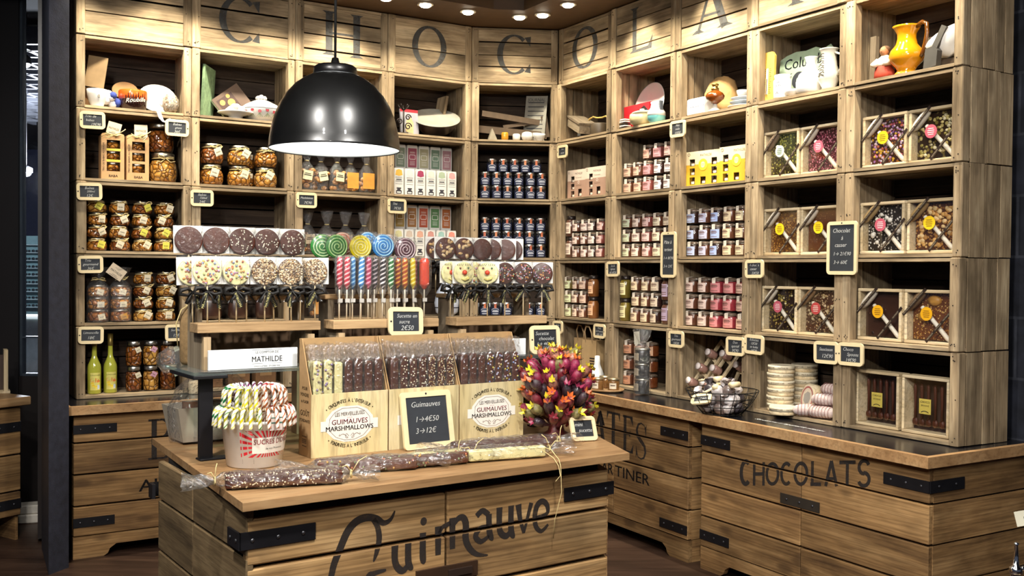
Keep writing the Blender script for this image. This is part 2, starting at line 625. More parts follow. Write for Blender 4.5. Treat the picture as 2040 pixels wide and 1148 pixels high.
    def arc_text(self, s, cx, cz, R, size, y=0.0, m=0, up=True, step=None, M=None, weight=0.0):
        step = step or size * 0.62
        n = len(s)
        for i, ch in enumerate(s):
            if ch == ' ':
                continue
            a = (i - (n - 1) / 2) * step / R
            if up:
                self.text(ch, cx + R * sin(a), cz + R * cos(a), size, y, m, M, rot=-a, weight=weight, xs=0.85)
            else:
                self.text(ch, cx + R * sin(a), cz - R * cos(a), size, y, m, M, rot=a, weight=weight, xs=0.85)
        return self

    def bend(self, R, start=0):
        """wrap what was drawn in the xz plane round a vertical cylinder of radius R (front at -y)"""
        for i in range(start, len(self.v)):
            x, y, z = self.v[i]
            a = x / R
            self.v[i] = (sin(a) * (R - y), -cos(a) * (R - y), z)
        return self

    def crinkle(self, amp, rnd=RND):
        self.v = [(x + rnd.uniform(-amp, amp), y + rnd.uniform(-amp, amp), z + rnd.uniform(-amp, amp)) for x, y, z in self.v]
        return self

    def data(self, name, mats):
        me = bpy.data.meshes.new(name)
        me.from_pydata(self.v, [], self.f)
        for mt in (mats if isinstance(mats, (list, tuple)) else [mats]):
            me.materials.append(mt)
        me.polygons.foreach_set('material_index', self.m)
        me.polygons.foreach_set('use_smooth', self.s)
        me.update()
        return me

    def build(self, name, mats, parent=None, loc=None, rz=None):
        o = bpy.data.objects.new(name, self.data(name, mats))
        COL.objects.link(o)
        if parent is not None:
            o.parent = parent
        if loc is not None:
            o.location = loc
        if rz is not None:
            o.rotation_euler = (0, 0, rz)
        return o


def tag(o, label, cat, group=None):
    o['label'] = label
    o['category'] = cat
    if group:
        o['group'] = group
    return o


def thing(name, label=None, cat=None, group=None):
    o = bpy.data.objects.new(name, None)
    o.empty_display_size = 0.05
    COL.objects.link(o)
    if label:
        tag(o, label, cat, group)
    return o


def struct(o):
    o['kind'] = 'structure'
    return o


def dup(root):
    r = root.copy()
    COL.objects.link(r)
    for ch in list(root.children):
        c = ch.copy()
        COL.objects.link(c)
        c.parent = r
        for g in ch.children:
            d = g.copy()
            COL.objects.link(d)
            d.parent = c
    return r


PROTO, USED = {}, set()


def make(key, builder):
    """the first of a kind is built, the next ones are copies of it and of its parts"""
    if key not in PROTO:
        PROTO[key] = builder()
        return PROTO[key]
    return dup(PROTO[key])


ORD = ['', 'first', 'second', 'third', 'fourth', 'fifth', 'sixth', 'seventh', 'eighth', 'ninth']
ROWN = ['lettered', 'top', 'second', 'third', 'fourth', 'bottom']
COLN = ['', 'beside the dark pillar', 'under the first C', 'under the H', 'under the first O', 'under the corner C', 'under the second O',
        'under the L', 'under the A', 'next to the end column', 'in the end column']


def where(c, r):
    return '%s crate %s' % (ROWN[r], COLN[c])


def frame(c):
    if c <= 4:
        return lp((c - 1) * WID, 0), LA
    if c == 5:
        return LE, CA
    return rp((c - 6) * WID, 0), RA


def cellpt(c, r, x, y, z):
    o, a = frame(c)
    return Vector((o.x + cos(a) * x - sin(a) * y, o.y + sin(a) * x + cos(a) * y, CTOP + (5 - r) * HGT + z)), a


FLOORZ = 0.0178


def put(o, c, r, x, y, z=0.0, rz=0.0, rx=0.0, ry=0.0, sc=None):
    """stand O in a crate: X along the shelf, Y into the crate, Z above its bottom board"""
    p, a = cellpt(c, r, x, y, z + FLOORZ)
    o.location = p
    o.rotation_euler = (Matrix.Rotation(a + rz, 3, 'Z') @ Matrix.Rotation(rx, 3, 'X') @ Matrix.Rotation(ry, 3, 'Y')).to_euler()
    if sc:
        o.scale = (sc, sc, sc) if not isinstance(sc, tuple) else sc
    return o


# island frame
IA, IAA = Vector((-0.66, 2.454)), radians(35.0)
IU = Vector((cos(IAA), sin(IAA)))
IV = Vector((-sin(IAA), cos(IAA)))
ITOP = 0.845
ISHELF = 1.117


def isl(u, v):
    return IA + IU * u + IV * v


def puti(o, u, v, z=ITOP, rz=0.0, rx=0.0, ry=0.0):
    p = isl(u, v)
    o.location = (p.x, p.y, z)
    o.rotation_euler = (Matrix.Rotation(IAA + rz, 3, 'Z') @ Matrix.Rotation(rx, 3, 'X') @ Matrix.Rotation(ry, 3, 'Y')).to_euler()
    return o


def rrect(x0, x1, z0, z1, r, n=4):
    """rounded rectangle outline, counter-clockwise"""
    pts = []
    for cx, cz, a0 in ((x1 - r, z0 + r, -90), (x1 - r, z1 - r, 0), (x0 + r, z1 - r, 90), (x0 + r, z0 + r, 180)):
        for k in range(n + 1):
            a = radians(a0 + 90 * k / n)
            pts.append((cx + r * cos(a), cz + r * sin(a)))
    return pts


def disc_pts(cx, cz, rx, rz=None, n=24):
    rz = rz or rx
    return [(cx + rx * cos(2 * pi * i / n), cz + rz * sin(2 * pi * i / n)) for i in range(n)]

# ------------------------------------------------------------------ lettering helpers
def gapcut(mb, gaps):
    """drop what would span the open joints (heights z0..z1) between boards"""
    bm = bmesh.new()
    vs = [bm.verts.new(p) for p in mb.v]
    for f, m in zip(mb.f, mb.m):
        try:
            bf = bm.faces.new([vs[i] for i in f])
            bf.material_index = m
        except ValueError:
            pass
    for a, b in gaps:
        for z in (a, b):
            bmesh.ops.bisect_plane(bm, geom=list(bm.verts) + list(bm.edges) + list(bm.faces), plane_co=(0, 0, z), plane_no=(0, 0, 1), dist=1e-6)
        bmesh.ops.delete(bm, geom=[f for f in bm.faces if a < f.calc_center_median().z < b], context='FACES')
    out = MB()
    bm.verts.index_update()
    out.add([v.co[:] for v in bm.verts], [tuple(v.index for v in f.verts) for f in bm.faces], [f.material_index for f in bm.faces])
    bm.free()
    return out


def arc(cx, cz, rx, rz, a0, a1, n=20):
    return [(cx + rx * cos(radians(a0 + (a1 - a0) * i / n)), cz + rz * sin(radians(a0 + (a1 - a0) * i / n))) for i in range(n + 1)]


def glyph(mb, ch, x, z, w, h, y=0.0, T=0.17, t=0.055, slab=0.05):
    """a painted book-face capital in the box x..x+w, z..z+h; T, t: thick and thin strokes as shares of the width"""
    T, t = T * w, t * w
    sl = slab * h
    X = lambda u: x + u * w
    Z = lambda v: z + v * h

    def stem(u, v0=0.0, v1=1.0, wd=T, ser=True, serw=2.0):
        mb.poly([(X(u) - wd / 2, Z(v0)), (X(u) + wd / 2, Z(v0)), (X(u) + wd / 2, Z(v1)), (X(u) - wd / 2, Z(v1))], y)
        if ser:
            for v, d in ((v0, 1), (v1, -1)):
                s = wd * serw / 2
                p = [(X(u) - s, Z(v)), (X(u) + s, Z(v)), (X(u) + wd / 2, Z(v) + d * sl), (X(u) - wd / 2, Z(v) + d * sl)]
                mb.poly(p if d > 0 else p[::-1], y - 0.0001)

    def bowl(a0, a1, cx=.5, cz=.5, rx=.5, rz=.5, n=26):
        pts = arc(X(cx), Z(cz), rx * w - T / 2, rz * h - t / 2, a0, a1, n)
        ws = [t + (T - t) * abs(cos(radians(a0 + (a1 - a0) * i / n))) ** 1.3 for i in range(n + 1)]
        mb.ribbon(pts, ws, y)
    if ch == 'O':
        bowl(0, 360, n=36)
    elif ch == 'C':
        bowl(48, 312)
        mb.poly([(X(.80), Z(.93)), (X(.97), Z(.70)), (X(.99), Z(.96))], y)
        mb.poly([(X(.80), Z(.07)), (X(.99), Z(.04)), (X(.97), Z(.28))], y)
    elif ch == 'H':
        stem(.16)
        stem(.84)
        mb.poly([(X(.16), Z(.48)), (X(.84), Z(.48)), (X(.84), Z(.53)), (X(.16), Z(.53))], y)
    elif ch == 'L':
        stem(.22, serw=2.4)
        mb.poly([(X(.22), Z(0)), (X(.95), Z(0)), (X(1.0), Z(.30)), (X(.80), Z(.07)), (X(.22), Z(.05))], y)
    elif ch == 'A':
        mb.ribbon([(X(.15), Z(0)), (X(.5), Z(1))], t * 1.2, y)
        mb.ribbon([(X(.82), Z(0)), (X(.47), Z(1))], T, y)
        mb.poly([(X(.25), Z(.30)), (X(.72), Z(.30)), (X(.70), Z(.35)), (X(.27), Z(.35))], y)
        for u, s in ((.15, .16), (.82, .2)):
            mb.poly([(X(u - s), Z(0)), (X(u + s), Z(0)), (X(u + s * .3), Z(.07)), (X(u - s * .3), Z(.07))], y)
    elif ch == 'T':
        stem(.5, serw=2.2)
        mb.poly([(X(0), Z(.94)), (X(1), Z(.94)), (X(1), Z(1)), (X(0), Z(1))], y)
        mb.poly([(X(0), Z(.95)), (X(0), Z(.76)), (X(.14), Z(.95))], y)
        mb.poly([(X(1), Z(.95)), (X(.86), Z(.95)), (X(1), Z(.76))], y)
    elif ch == 'E':
        stem(.25, ser=False)
        for v, e in ((0, .95), (.94, .9)):
            mb.poly([(X(.05), Z(v)), (X(e), Z(v)), (X(e), Z(v + .06)), (X(.05), Z(v + .06))], y)
        mb.poly([(X(.25), Z(.48)), (X(.7), Z(.48)), (X(.7), Z(.53)), (X(.25), Z(.53))], y)
        mb.poly([(X(.95), Z(.0)), (X(1.), Z(.26)), (X(.74), Z(.05))], y)
        mb.poly([(X(.66), Z(.95)), (X(.95), Z(.74)), (X(.9), Z(.97))], y)
        mb.poly([(X(.7), Z(.40)), (X(.72), Z(.62)), (X(.58), Z(.5))], y)
    elif ch == 'S':
        p = [(.88, .80), (.76, .93), (.5, .98), (.25, .93), (.12, .78), (.2, .62), (.5, .5), (.8, .38), (.88, .22), (.75, .07), (.5, .02), (.25, .06), (.12, .20)]
        q = []
        for i in range(len(p) - 1):
            for k in range(3):
                s_ = k / 3
                q.append((X(p[i][0] + (p[i + 1][0] - p[i][0]) * s_), Z(p[i][1] + (p[i + 1][1] - p[i][1]) * s_)))
        n = len(q)
        mb.ribbon(q, [t + (T - t) * max(0, 1 - abs(i / (n - 1) - .5) * 2.6) for i in range(n)], y)
        mb.poly([(X(.80), Z(.85)), (X(.92), Z(.62)), (X(.95), Z(.97))], y)
        mb.poly([(X(.20), Z(.15)), (X(.08), Z(.36)), (X(.05), Z(.02))], y)
    elif ch == 'B':
        stem(.22, ser=False)
        mb.poly([(X(.0), Z(0)), (X(.55), Z(0)), (X(.55), Z(.05)), (X(.0), Z(.05))], y)
        mb.poly([(X(.0), Z(.95)), (X(.5), Z(.95)), (X(.5), Z(1)), (X(.0), Z(1))], y)
        bowl(-90, 90, .5, .265, .5, .265)
        bowl(-90, 90, .45, .76, .45, .24)
        mb.poly([(X(.22), Z(.5)), (X(.5), Z(.5)), (X(.5), Z(.55)), (X(.22), Z(.55))], y)
    return mb


# ------------------------------------------------------------------ the room
def floor_mat():
    return wood('floorboards', 'X', '#241812', '#3a2920', '#4a372b', stretch=0.7, fine=0.5, rough=0.42, stain=0.3, bump=0.1)


def slate_wall():
    m, nt, b = newmat('dark_block_wall')
    L = nt.links.new
    tc = nd(nt, 'ShaderNodeTexCoord')
    mp = nd(nt, 'ShaderNodeMapping')
    mp.inputs['Rotation'].default_value = (radians(90), 0, 0)
    L(tc.outputs['Object'], mp.inputs[0])
    bk = nd(nt, 'ShaderNodeTexBrick', i_Scale=1.0)
    bk.inputs['Color1'].default_value = hx('#1d1f28')
    bk.inputs['Color2'].default_value = hx('#242631')
    bk.inputs['Mortar'].default_value = hx('#3c3e47')
    bk.inputs['Mortar Size'].default_value = 0.006
    bk.inputs['Brick Width'].default_value = 0.62
    bk.inputs['Row Height'].default_value = 0.25
    L(mp.outputs[0], bk.inputs['Vector'])
    nz = nd(nt, 'ShaderNodeTexNoise', i_Scale=9.0, i_Detail=5.0)
    L(tc.outputs['Object'], nz.inputs['Vector'])
    r = ramp(nt, nz.outputs[0], [(0.4, (0.35, 0.35, 0.36, 1)), (0.62, (1, 1, 1, 1))])
    mx = nd(nt, 'ShaderNodeMix', data_type='RGBA', blend_type='MULTIPLY')
    mx.inputs[0].default_value = 1.0
    L(bk.outputs[0], mx.inputs[6])
    L(r.outputs[0], mx.inputs[7])
    L(mx.outputs[2], b.inputs['Base Color'])
    b.inputs['Roughness'].default_value = 0.6
    bp = nd(nt, 'ShaderNodeBump', i_Strength=0.4, i_Distance=0.01)
    L(nz.outputs[0], bp.inputs['Height'])
    L(bp.outputs[0], b.inputs['Normal'])
    return m


struct(MB().box(-8, 6, -3, 16, -0.05, 0, 0).build('floor', floor_mat()))
struct(MB().box(-8, 6, -3, 16, 3.12, 3.2, 0).build('ceiling', flat('#241a14', 0.8)))


def cross(p, d, q, e):
    k = (q - p).cross(e) / d.cross(e) if False else ((q.x - p.x) * e.y - (q.y - p.y) * e.x) / (d.x * e.y - d.y * e.x)
    return p + d * k


def front_line(n, sl, sr):
    """the bent line at distance N in front of the crates, from SL on the first wall to SR on the other"""
    c0 = LE + CN * n
    return [lp(sl, n), cross(lp(0, n), LD, c0, CD), cross(c0, CD, rp(0, n), RD), rp(sr, n)]


BACK = -0.40
_bk = [lp(-0.12, BACK), cross(lp(0, BACK), LD, LE + CN * BACK, CD), cross(LE + CN * BACK, CD, rp(0, BACK), RD), rp(6.0, BACK)]
sp = front_line(0.42, -1.2, 4.5)
soff = [(p.x, p.y) for p in sp + [rp(4.5, BACK), _bk[2], _bk[1], lp(-1.2, BACK)]]
struct(MB().prism(soff, SOF, 3.12, 0, plane='xy').build('ceiling_soffit', flat('#5d4630', 0.6, var=0.1)))

for nm, (p, q), d_ in (('wall_left', (_bk[0], _bk[1]), LN), ('wall_corner', (_bk[1], _bk[2]), CN)):
    mb = MB().prism([(p.x, p.y), (q.x, q.y), (q.x - d_.x * .06, q.y - d_.y * .06), (p.x - d_.x * .06, p.y - d_.y * .06)], 0, 3.12, plane='xy')
    struct(mb.build(nm, flat('#1c1917', 0.8)))
wl = MB().box(0, 6.4, 0, 0.06, 0, 3.12).build('wall_right', slate_wall())
wl.location = (_bk[2].x, _bk[2].y, 0)
wl.rotation_euler = (0, 0, RA)
struct(wl)

# dark end wall of the shop front at the doorway
pf = [(-2.128, 4.585), (-2.088, 4.705), (-2.325, 5.13), (-2.365, 5.02)]
struct(MB().prism(pf, 0, 3.12, plane='xy').build('wall_end', flat('#2b2e3a', 0.55, var=0.25, scale=30, bump=0.2)))
struct(MB().box(-4.2, -2.845, 5.75, 5.83, 0, 3.12).build('wall_front', flat('#120d0e', 0.6)))
struct(MB().box(-2.845, -2.3, 5.76, 5.84, 0, 0.79).build('wall_low', flat('#17100e', 0.6)))
w1 = thing('window_1')
struct(w1)
MB().box(-2.845, -2.832, 5.77, 5.82, 0.79, 3.12).box(-2.832, -2.4, 5.77, 5.82, 0.79, 0.805).box(-2.832, -2.4, 5.77, 5.82, 1.01, 1.02).build('window_frame', flat('#4b5560', 0.4, 0.5), w1)
MB().box(-2.832, -2.4, 5.79, 5.796, 0.8, 3.12).build('window_pane', GLASS(), w1)
# the door leaf at the doorway, half open behind the end wall
dr = thing('door_1')
struct(dr)
MB().box(-0.02, 0.02, 0, 0.5, 0.02, 3.08).build('door_leaf', flat('#1d1512', 0.4), dr)
MB().box(0.02, 0.045, 0.02, 0.1, 1.05, 1.33).box(0.045, 0.07, 0.05, 0.075, 1.22, 1.25).ball((0.085, 0.062, 1.235), 0.018).build('door_handle', flat('#c9c9c9', 0.3), dr)
dr.location = (-2.415, 5.13, 0)
dr.rotation_euler = (0, 0, radians(25))

# beyond the glass: the mall
struct(MB().box(-8, -2.6, 14.5, 14.6, 0, 3.4).build('wall_mall', flat('#262a4a', 0.7)))
t = tag(thing('eyewear_display'), 'pale lit shelf wall of eyewear seen through the glass beyond the doorway', 'display')
m_ = MB()
m_.box(-6.6, -4.9, 11.6, 11.7, 0.0, 1.78)
m_.build('back_panel', flat('#7fa0a4', 0.5), t)
m_ = MB()
for k in range(9):
    m_.box(-6.6, -4.9, 11.5, 11.6, 0.95 + k * 0.09, 0.957 + k * 0.09)
m_.build('shelf_board', flat('#c4d4d6', 0.4), t)
m_ = MB()
for k in range(8):
    for i in range(20):
        x = -6.55 + i * 0.085
        m_.ball((x, 11.53, 0.975 + k * 0.09), 0.022, 6, 4, sc=(1, .4, .7)).ball((x + .04, 11.53, 0.975 + k * 0.09), 0.018, 6, 4, sc=(1, .4, .7))
o = m_.build('eyewear', flat('#1c2226', 0.3), t)
o['kind'] = 'stuff'
t = tag(thing('display_counter'), 'white low counter with a lit glass top beyond the doorway glass', 'counter')
MB().box(-4.7, -3.6, 9.1, 9.5, 0, 0.95, ch=.01).build('body', flat('#b9c7cc', 0.4), t)
MB().box(-4.72, -3.58, 9.08, 9.52, 0.95, 0.97).build('counter_top', flat('#e8f4f6', 0.2, emit=0.7), t)
for (x, y, z, r, e, lab) in ((-3.29, 6.75, 2.77, 0.03, 24, 'bright round ceiling lamp high up beyond the doorway glass'), (-4.385, 9.0, 2.25, 0.045, 24, 'bright round lamp lower down beyond the doorway glass'),
                              (-5.9, 12.0, 3.25, 0.05, 6, 'small dim lamp between the two bright mall lamps')):
    t = tag(thing('mall_lamp'), lab, 'lamp')
    MB().lathe([(r * 1.25, .02), (r * 1.25, .06), (r * .4, .08)], 14).build('housing', flat('#888a90', 0.4), t)
    MB().ball((0, 0, 0.015), r, 12, 8, sc=(1, 1, .7)).build('bulb', flat('#f4f6ff', 0.3, emit=e), t)
    MB().tube([(0, 0, .07), (0, 0, 3.12 - z)], 0.008).build('stem', flat('#555555'), t)
    t.location = (x, y, z)
d = bpy.data.lights.new('mall_light', 'POINT')
d.energy, d.color, d.shadow_soft_size = 220, (0.8, 0.88, 1), 0.1
o = bpy.data.objects.new('mall_light', d)
COL.objects.link(o)
o.location = (-4.2, 9.0, 2.2)
m_ = MB()
for i in range(14):
    m_.box(-5.5 + i * .22, -5.46 + i * .22, 7.0, 11, 2.98, 3.1)
for i in range(18):
    m_.box(-5.6, -2.5, 7.0 + i * .22, 7.04 + i * .22, 2.98, 3.1)
struct(m_.build('ceiling_grid', flat('#8a8c94', 0.5)))

# recessed spotlights
for k, (q, n_) in enumerate(SPOT_POS):
    t = tag(thing('recessed_spotlight'), '%s recessed spotlight in the soffit, counting from the black lamp' % ORD[k + 1], 'spotlight', 'soffit spotlights')
    MB().ring(disc_pts(0, 0, .047), disc_pts(0, 0, .033), -.004, .004, M=Matrix.Rotation(radians(90), 4, 'X')).build('bezel', flat('#d8cdb8', 0.35, 0.6), t)
    MB().lathe([(0.034, -0.006), (0.026, -0.014), (0.012, -0.018), (0.0001, -0.019)], 16).build('lamp_lens', flat('#fff3d8', 0.3, emit=22.0), t)
    t.location = (q.x, q.y, SOF - 0.003)

# ------------------------------------------------------------------ crates
def make_crate(seed, w=WID, h=HGT, front=0):
    """front: 0 open, else how many boards close it"""
    r = random.Random(seed)
    t = thing('wooden_crate')
    pw = 0.047
    for side in (0, 1):
        m = MB()
        y = 0.0
        n = r.choice((3, 3, 4))
        ws = [r.uniform(.8, 1.2) for _ in range(n)]
        tot = sum(ws)
        y = 0.048
        x0, x1 = (0.001, 0.013) if side == 0 else (w - 0.013, w - 0.001)
        for k in range(n):
            e = y + (DEP - 0.048) * ws[k] / tot
            m.box(x0, x1, y + .003, e - .003 * r.uniform(.3, 2.2), r.uniform(0, .004), h - r.uniform(0, .004))
            y = e
        m.build('side_panel', crate_wood('Z'), t)
        m = MB()
        a, b = (0.0, pw + r.uniform(-.004, .006)) if side == 0 else (w - pw - r.uniform(-.006, .004), w)
        j = r.uniform(-.003, .002)
        m.box(a + .0008, b - .0008, j - .002, 0.045, 0.001, h - .001, ch=.004)
        for k in range(7):
            zx = r.choice((.022, .03, h - .022, h - .035, h * .5)) + r.uniform(-.006, .006)
            xx = r.uniform(a + .012, b - .012)
            m.box(xx - .0022, xx + .0022, j - .0032, j, zx - .0022, zx + .0022, 1)
        m.build('corner_post', [crate_wood('Z'), flat('#2a2018', 0.8)], t)
    for z0, nm in ((0.0025, 'bottom_board'), (h - 0.0165, 'top_board')):
        m = MB()
        n = 3
        for k in range(n):
            a = 0.002 + r.uniform(-.003, .003) if k == 0 else DEP * k / n + .003
            m.box(.004, w - .004, a, DEP * (k + 1) / n - r.uniform(.001, .006), z0 + r.uniform(-.001, .001), z0 + 0.0135)
        m.build(nm, crate_wood('X'), t)
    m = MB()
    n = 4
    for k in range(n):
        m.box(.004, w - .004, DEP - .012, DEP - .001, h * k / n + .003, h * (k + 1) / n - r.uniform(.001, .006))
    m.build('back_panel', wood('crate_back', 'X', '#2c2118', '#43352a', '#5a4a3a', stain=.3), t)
    if front:
        m = MB()
        gaps = []
        zz = 0.012
        ws = [r.uniform(.85, 1.2) for _ in range(front)]
        tot = sum(ws)
        for k in range(front):
            e = zz + (h - .022) * ws[k] / tot
            g = r.uniform(.004, .011)
            m.box(pw - .008, w - pw + .008, 0.004, 0.016, zz, e - g)
            gaps.append((e - g, e))
            zz = e
        m.build('front_board', crate_wood('X'), t)
        return t, gaps
    return t


CONTENT = {
    (1, 1): 'crockery and an orange pot', (2, 1): 'a green tile and a floral tureen', (3, 1): 'a dark leaning board', (4, 1): 'a tilted enamel basin',
    (5, 1): 'a broken frame and small cups', (6, 1): 'a grey tool box and gold cord', (7, 1): 'a white platter and red box', (8, 1): 'a torn paper bag and amber lamp',
    (9, 1): 'a wall thermometer and white vases', (10, 1): 'a yellow glazed jug', (1, 2): 'kraft gift boxes and large jars', (2, 2): 'medium rum cake jars in two layers',
    (3, 2): 'bagged biscuits', (4, 2): 'white tea packets', (5, 2): 'three tiers of dark jars', (6, 2): 'two pink brown gift boxes', (7, 2): 'uneven stacks of clip jars',
    (8, 2): 'two yellow gift boxes', (9, 2): 'two hammer chocolate boxes', (10, 2): 'two hammer chocolate boxes', (1, 3): 'four tiers of squat cake jars', (2, 3): 'three medium cake jars',
    (3, 3): 'bagged cakes', (4, 3): 'tea packets', (5, 3): 'dark jars', (6, 3): 'clip jars', (7, 3): 'clip jars', (8, 3): 'clip jars', (9, 3): 'two hammer chocolate boxes',
    (10, 3): 'two hammer chocolate boxes', (1, 4): 'jars and two tied jar stacks', (2, 4): 'dark bags behind lollipop sticks', (3, 4): 'a bag of biscuits', (4, 4): 'a white bag',
    (5, 4): 'jars and a white box', (6, 4): 'clip jars', (7, 4): 'clip jars', (8, 4): 'pink and cream clip jars', (9, 4): 'two hammer chocolate boxes', (10, 4): 'two hammer chocolate boxes',
    (1, 5): 'lemon liqueur bottles and cake jars', (2, 5): 'kraft packets', (3, 5): 'shadow behind the display', (4, 5): 'shadow behind the display', (5, 5): 'shadow behind the display',
    (6, 5): 'kraft paper bags', (7, 5): 'clip jars and a tied tin stack', (8, 5): 'slanting jar racks', (9, 5): 'round boxes and sausages', (10, 5): 'two boxes of chocolate spoons'}
LETTERS = {2: ('C', .145, .228), 3: ('H', .165, .25), 4: ('O', .159, .236), 5: ('C', .160, .216), 6: ('O', .148, .27), 7: ('L', .17, .21), 8: ('A', .13, .30), 9: ('T', .14, .28)}
cseed = 0
for c in range(1, 11):
    for r in range(0, 6):
        if c == 10 and r == 0:
            continue
        w = CW if c == 5 else WID
        cseed += 1
        if r == 0:
            t, gaps = make_crate(500 + c, w, SOF - (CTOP + 5 * HGT) - .004, {1: 3, 2: 3, 3: 4, 4: 2, 5: 4, 6: 4, 7: 4, 8: 3, 9: 3}[c])
            lab = 'closed front crate painted with a big grey letter, %s' % {2: 'the first C', 3: 'an H', 4: 'the first O', 5: 'the corner C', 6: 'the second O', 7: 'an L', 8: 'an A', 9: 'T'}[c] if c in LETTERS else 'closed front crate without a letter, top row beside the dark pillar'
            if c == 9:
                lab = 'closed front crate painted with the foot of a T, next to the end column'
            if c in LETTERS:
                ch, x0, lw = LETTERS[c]
                g = glyph(MB(), ch, x0, .058, lw, .25, 0.0032)
                gapcut(g, gaps).build('painted_letter', paint('#403f3d', 0.28), t)
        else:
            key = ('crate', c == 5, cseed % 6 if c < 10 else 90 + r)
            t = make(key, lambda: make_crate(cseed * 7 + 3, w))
            lab = 'wooden crate with %s, %s' % (CONTENT[(c, r)], where(c, r))
        tag(t, lab, 'crate', 'wooden crates of the shelf wall')
        o, a = frame(c)
        jit = random.Random(c * 17 + r)
        n = Vector((sin(a), -cos(a)))
        p = o + n * jit.uniform(-.006, .006)
        t.location = (p.x, p.y, CTOP + (5 - r) * HGT)
        t.rotation_euler = (0, 0, a + jit.uniform(-.001, .001))

# ------------------------------------------------------------------ counters
wt = tag(thing('worktop'), 'long dark topped counter with a pale wooden edge under all the crates', 'worktop')
fr = front_line(0.28, -0.085, 2.945)
inn = front_line(0.252, -0.06, 2.92)
bk = [rp(2.945, BACK + .01), cross(LE + CN * (BACK + .01), CD, rp(0, BACK + .01), RD), cross(lp(0, BACK + .01), LD, LE + CN * (BACK + .01), CD), lp(-0.085, BACK + .01)]
bki = [rp(2.92, BACK + .012), bk[1], bk[2], lp(-0.06, BACK + .012)]
MB().prism([(p.x, p.y) for p in inn + bki], CTOP - .03, CTOP - .0008, plane='xy').build('top_surface', flat('#16161a', 0.22, spec=0.6, var=0.3, scale=6), wt)
m = MB()
P = [lp(-0.085, BACK + .012)] + fr + [rp(2.945, BACK + .012)]
Q = [lp(-0.06, BACK + .012)] + inn + [rp(2.92, BACK + .012)]
for k in range(len(P) - 1):
    m.prism([(P[k].x, P[k].y), (P[k + 1].x, P[k + 1].y), (Q[k + 1].x, Q[k + 1].y), (Q[k].x, Q[k].y)], CTOP - .042, CTOP, plane='xy')
m.build('edge_trim', top_wood('X'), wt)
# worn chalk writing on the dark top
m = MB().text('Saucissons à l\'apéritif & rillettes', 0, 0, .032, 0, align='LEFT', shear=.35)
o = m.build('chalk_writing', CHALK(), wt)
q = rp(1.93, .16)
o.matrix_world = Matrix.Translation((q.x, q.y, CTOP + .0006)) @ Matrix.Rotation(RA, 4, 'Z') @ Matrix.Rotation(radians(-90), 4, 'X')


def strap(m, x0, x1, z0, z1, y=-.004, nails=3):
    m.box(x0, x1, y, y + 0.006, z0, z1, 0)
    for k in range(nails):
        x = x0 + (x1 - x0) * (k + .5) / nails
        m.lathe([(.006, 0), (.005, .002), (.0001, .003)], 8, 1, M=Matrix.Translation((x, y, (z0 + z1) / 2)) @ Matrix.Rotation(radians(90), 4, 'X'))


def cabinet(name, label, w, doors, zs, ztop, apron, depth, wd, letters=None, straps=(), latch=None, feet=True, left_side=True, right_side=True):
    """front at y=0; zs: plank joints"""
    t = tag(thing(name), label, 'cabinet')
    MB().box(.015, w - .015, .03, depth, apron, ztop - .002).build('carcass', flat('#1d130b', 0.8), t)
    edges = [0.0] + doors + [w]
    zz = [apron] + zs + [ztop]
    gaps = []
    for k in range(len(edges) - 1):
        m = MB()
        for i in range(len(zz) - 1):
            m.box(edges[k] + .002, edges[k + 1] - .002, 0, .026, zz[i] + .004, zz[i + 1] - .004, ch=.003)
        dobj = m.build('door', wd('X'), t)
        sm = [s for s in straps if edges[k] <= (s[0] + s[1]) / 2 <= edges[k + 1]]
        for s in sm:
            m = MB()
            strap(m, *s)
            m.build('strap_hinge', [BLACKM(), flat('#55555a', 0.4, 0.8)], dobj)
    gaps = [(z - .0042, z + .0042) for z in zs]
    if feet:
        m = MB()
        f = .14
        pts = [(0, 0), (f, 0), (f + .02, .012), (f + .03, .035), (f + .06, .055), (w - f - .06, .055), (w - f - .03, .035), (w - f - .02, .012), (w - f, 0), (w, 0), (w, apron), (0, apron)]
        m.prism(pts, .004, .028)
        m.build('apron', wd('X'), t)
    for on, x0, x1 in ((left_side, 0.0, .02), (right_side, w - .02, w)):
        if on:
            m = MB()
            for i in range(len(zz) - 1):
                m.box(x0, x1, .024, depth, zz[i] + .004, zz[i + 1] - .004)
            m.box(x0 + .002, x1 - .002, .026, depth, 0.0, apron)
            m.build('side_panel', wd('Y'), t)
    for l_ in letters or ():
        gapcut(l_, gaps).build('painted_lettering', paint('#241d19', 0.3), t)
    if latch:
        m = MB()
        strap(m, *latch)
        m.build('latch', [flat('#3a332b', 0.6, 0.4), flat('#55555a', 0.4, 0.8)], t)
    return t


ZS = [.257, .412, .567]
# first wall, beside the pillar
m = MB()
for i, ch in enumerate('BABAS'):
    glyph(m, ch, .35 + i * .165, .455, .13, .205, -.0006, T=.2)
m2 = MB().text('AU RHUM', .305, .30, .085, -.0006, align='LEFT', weight=.012, xs=1.25)
t = cabinet('plank_cabinet', 'plank cabinet beside the dark pillar, under the cake jars, lettered AU below', 2.1, [.80, 1.5], ZS, .707, .108, .62, cab_wood, [m, m2],
            [(0.0, .20, .612, .655), (0.0, .19, .155, .20)], None)
q = lp(-.046, .235)
t.location = (q.x, q.y, 0)
t.rotation_euler = (0, 0, LA)
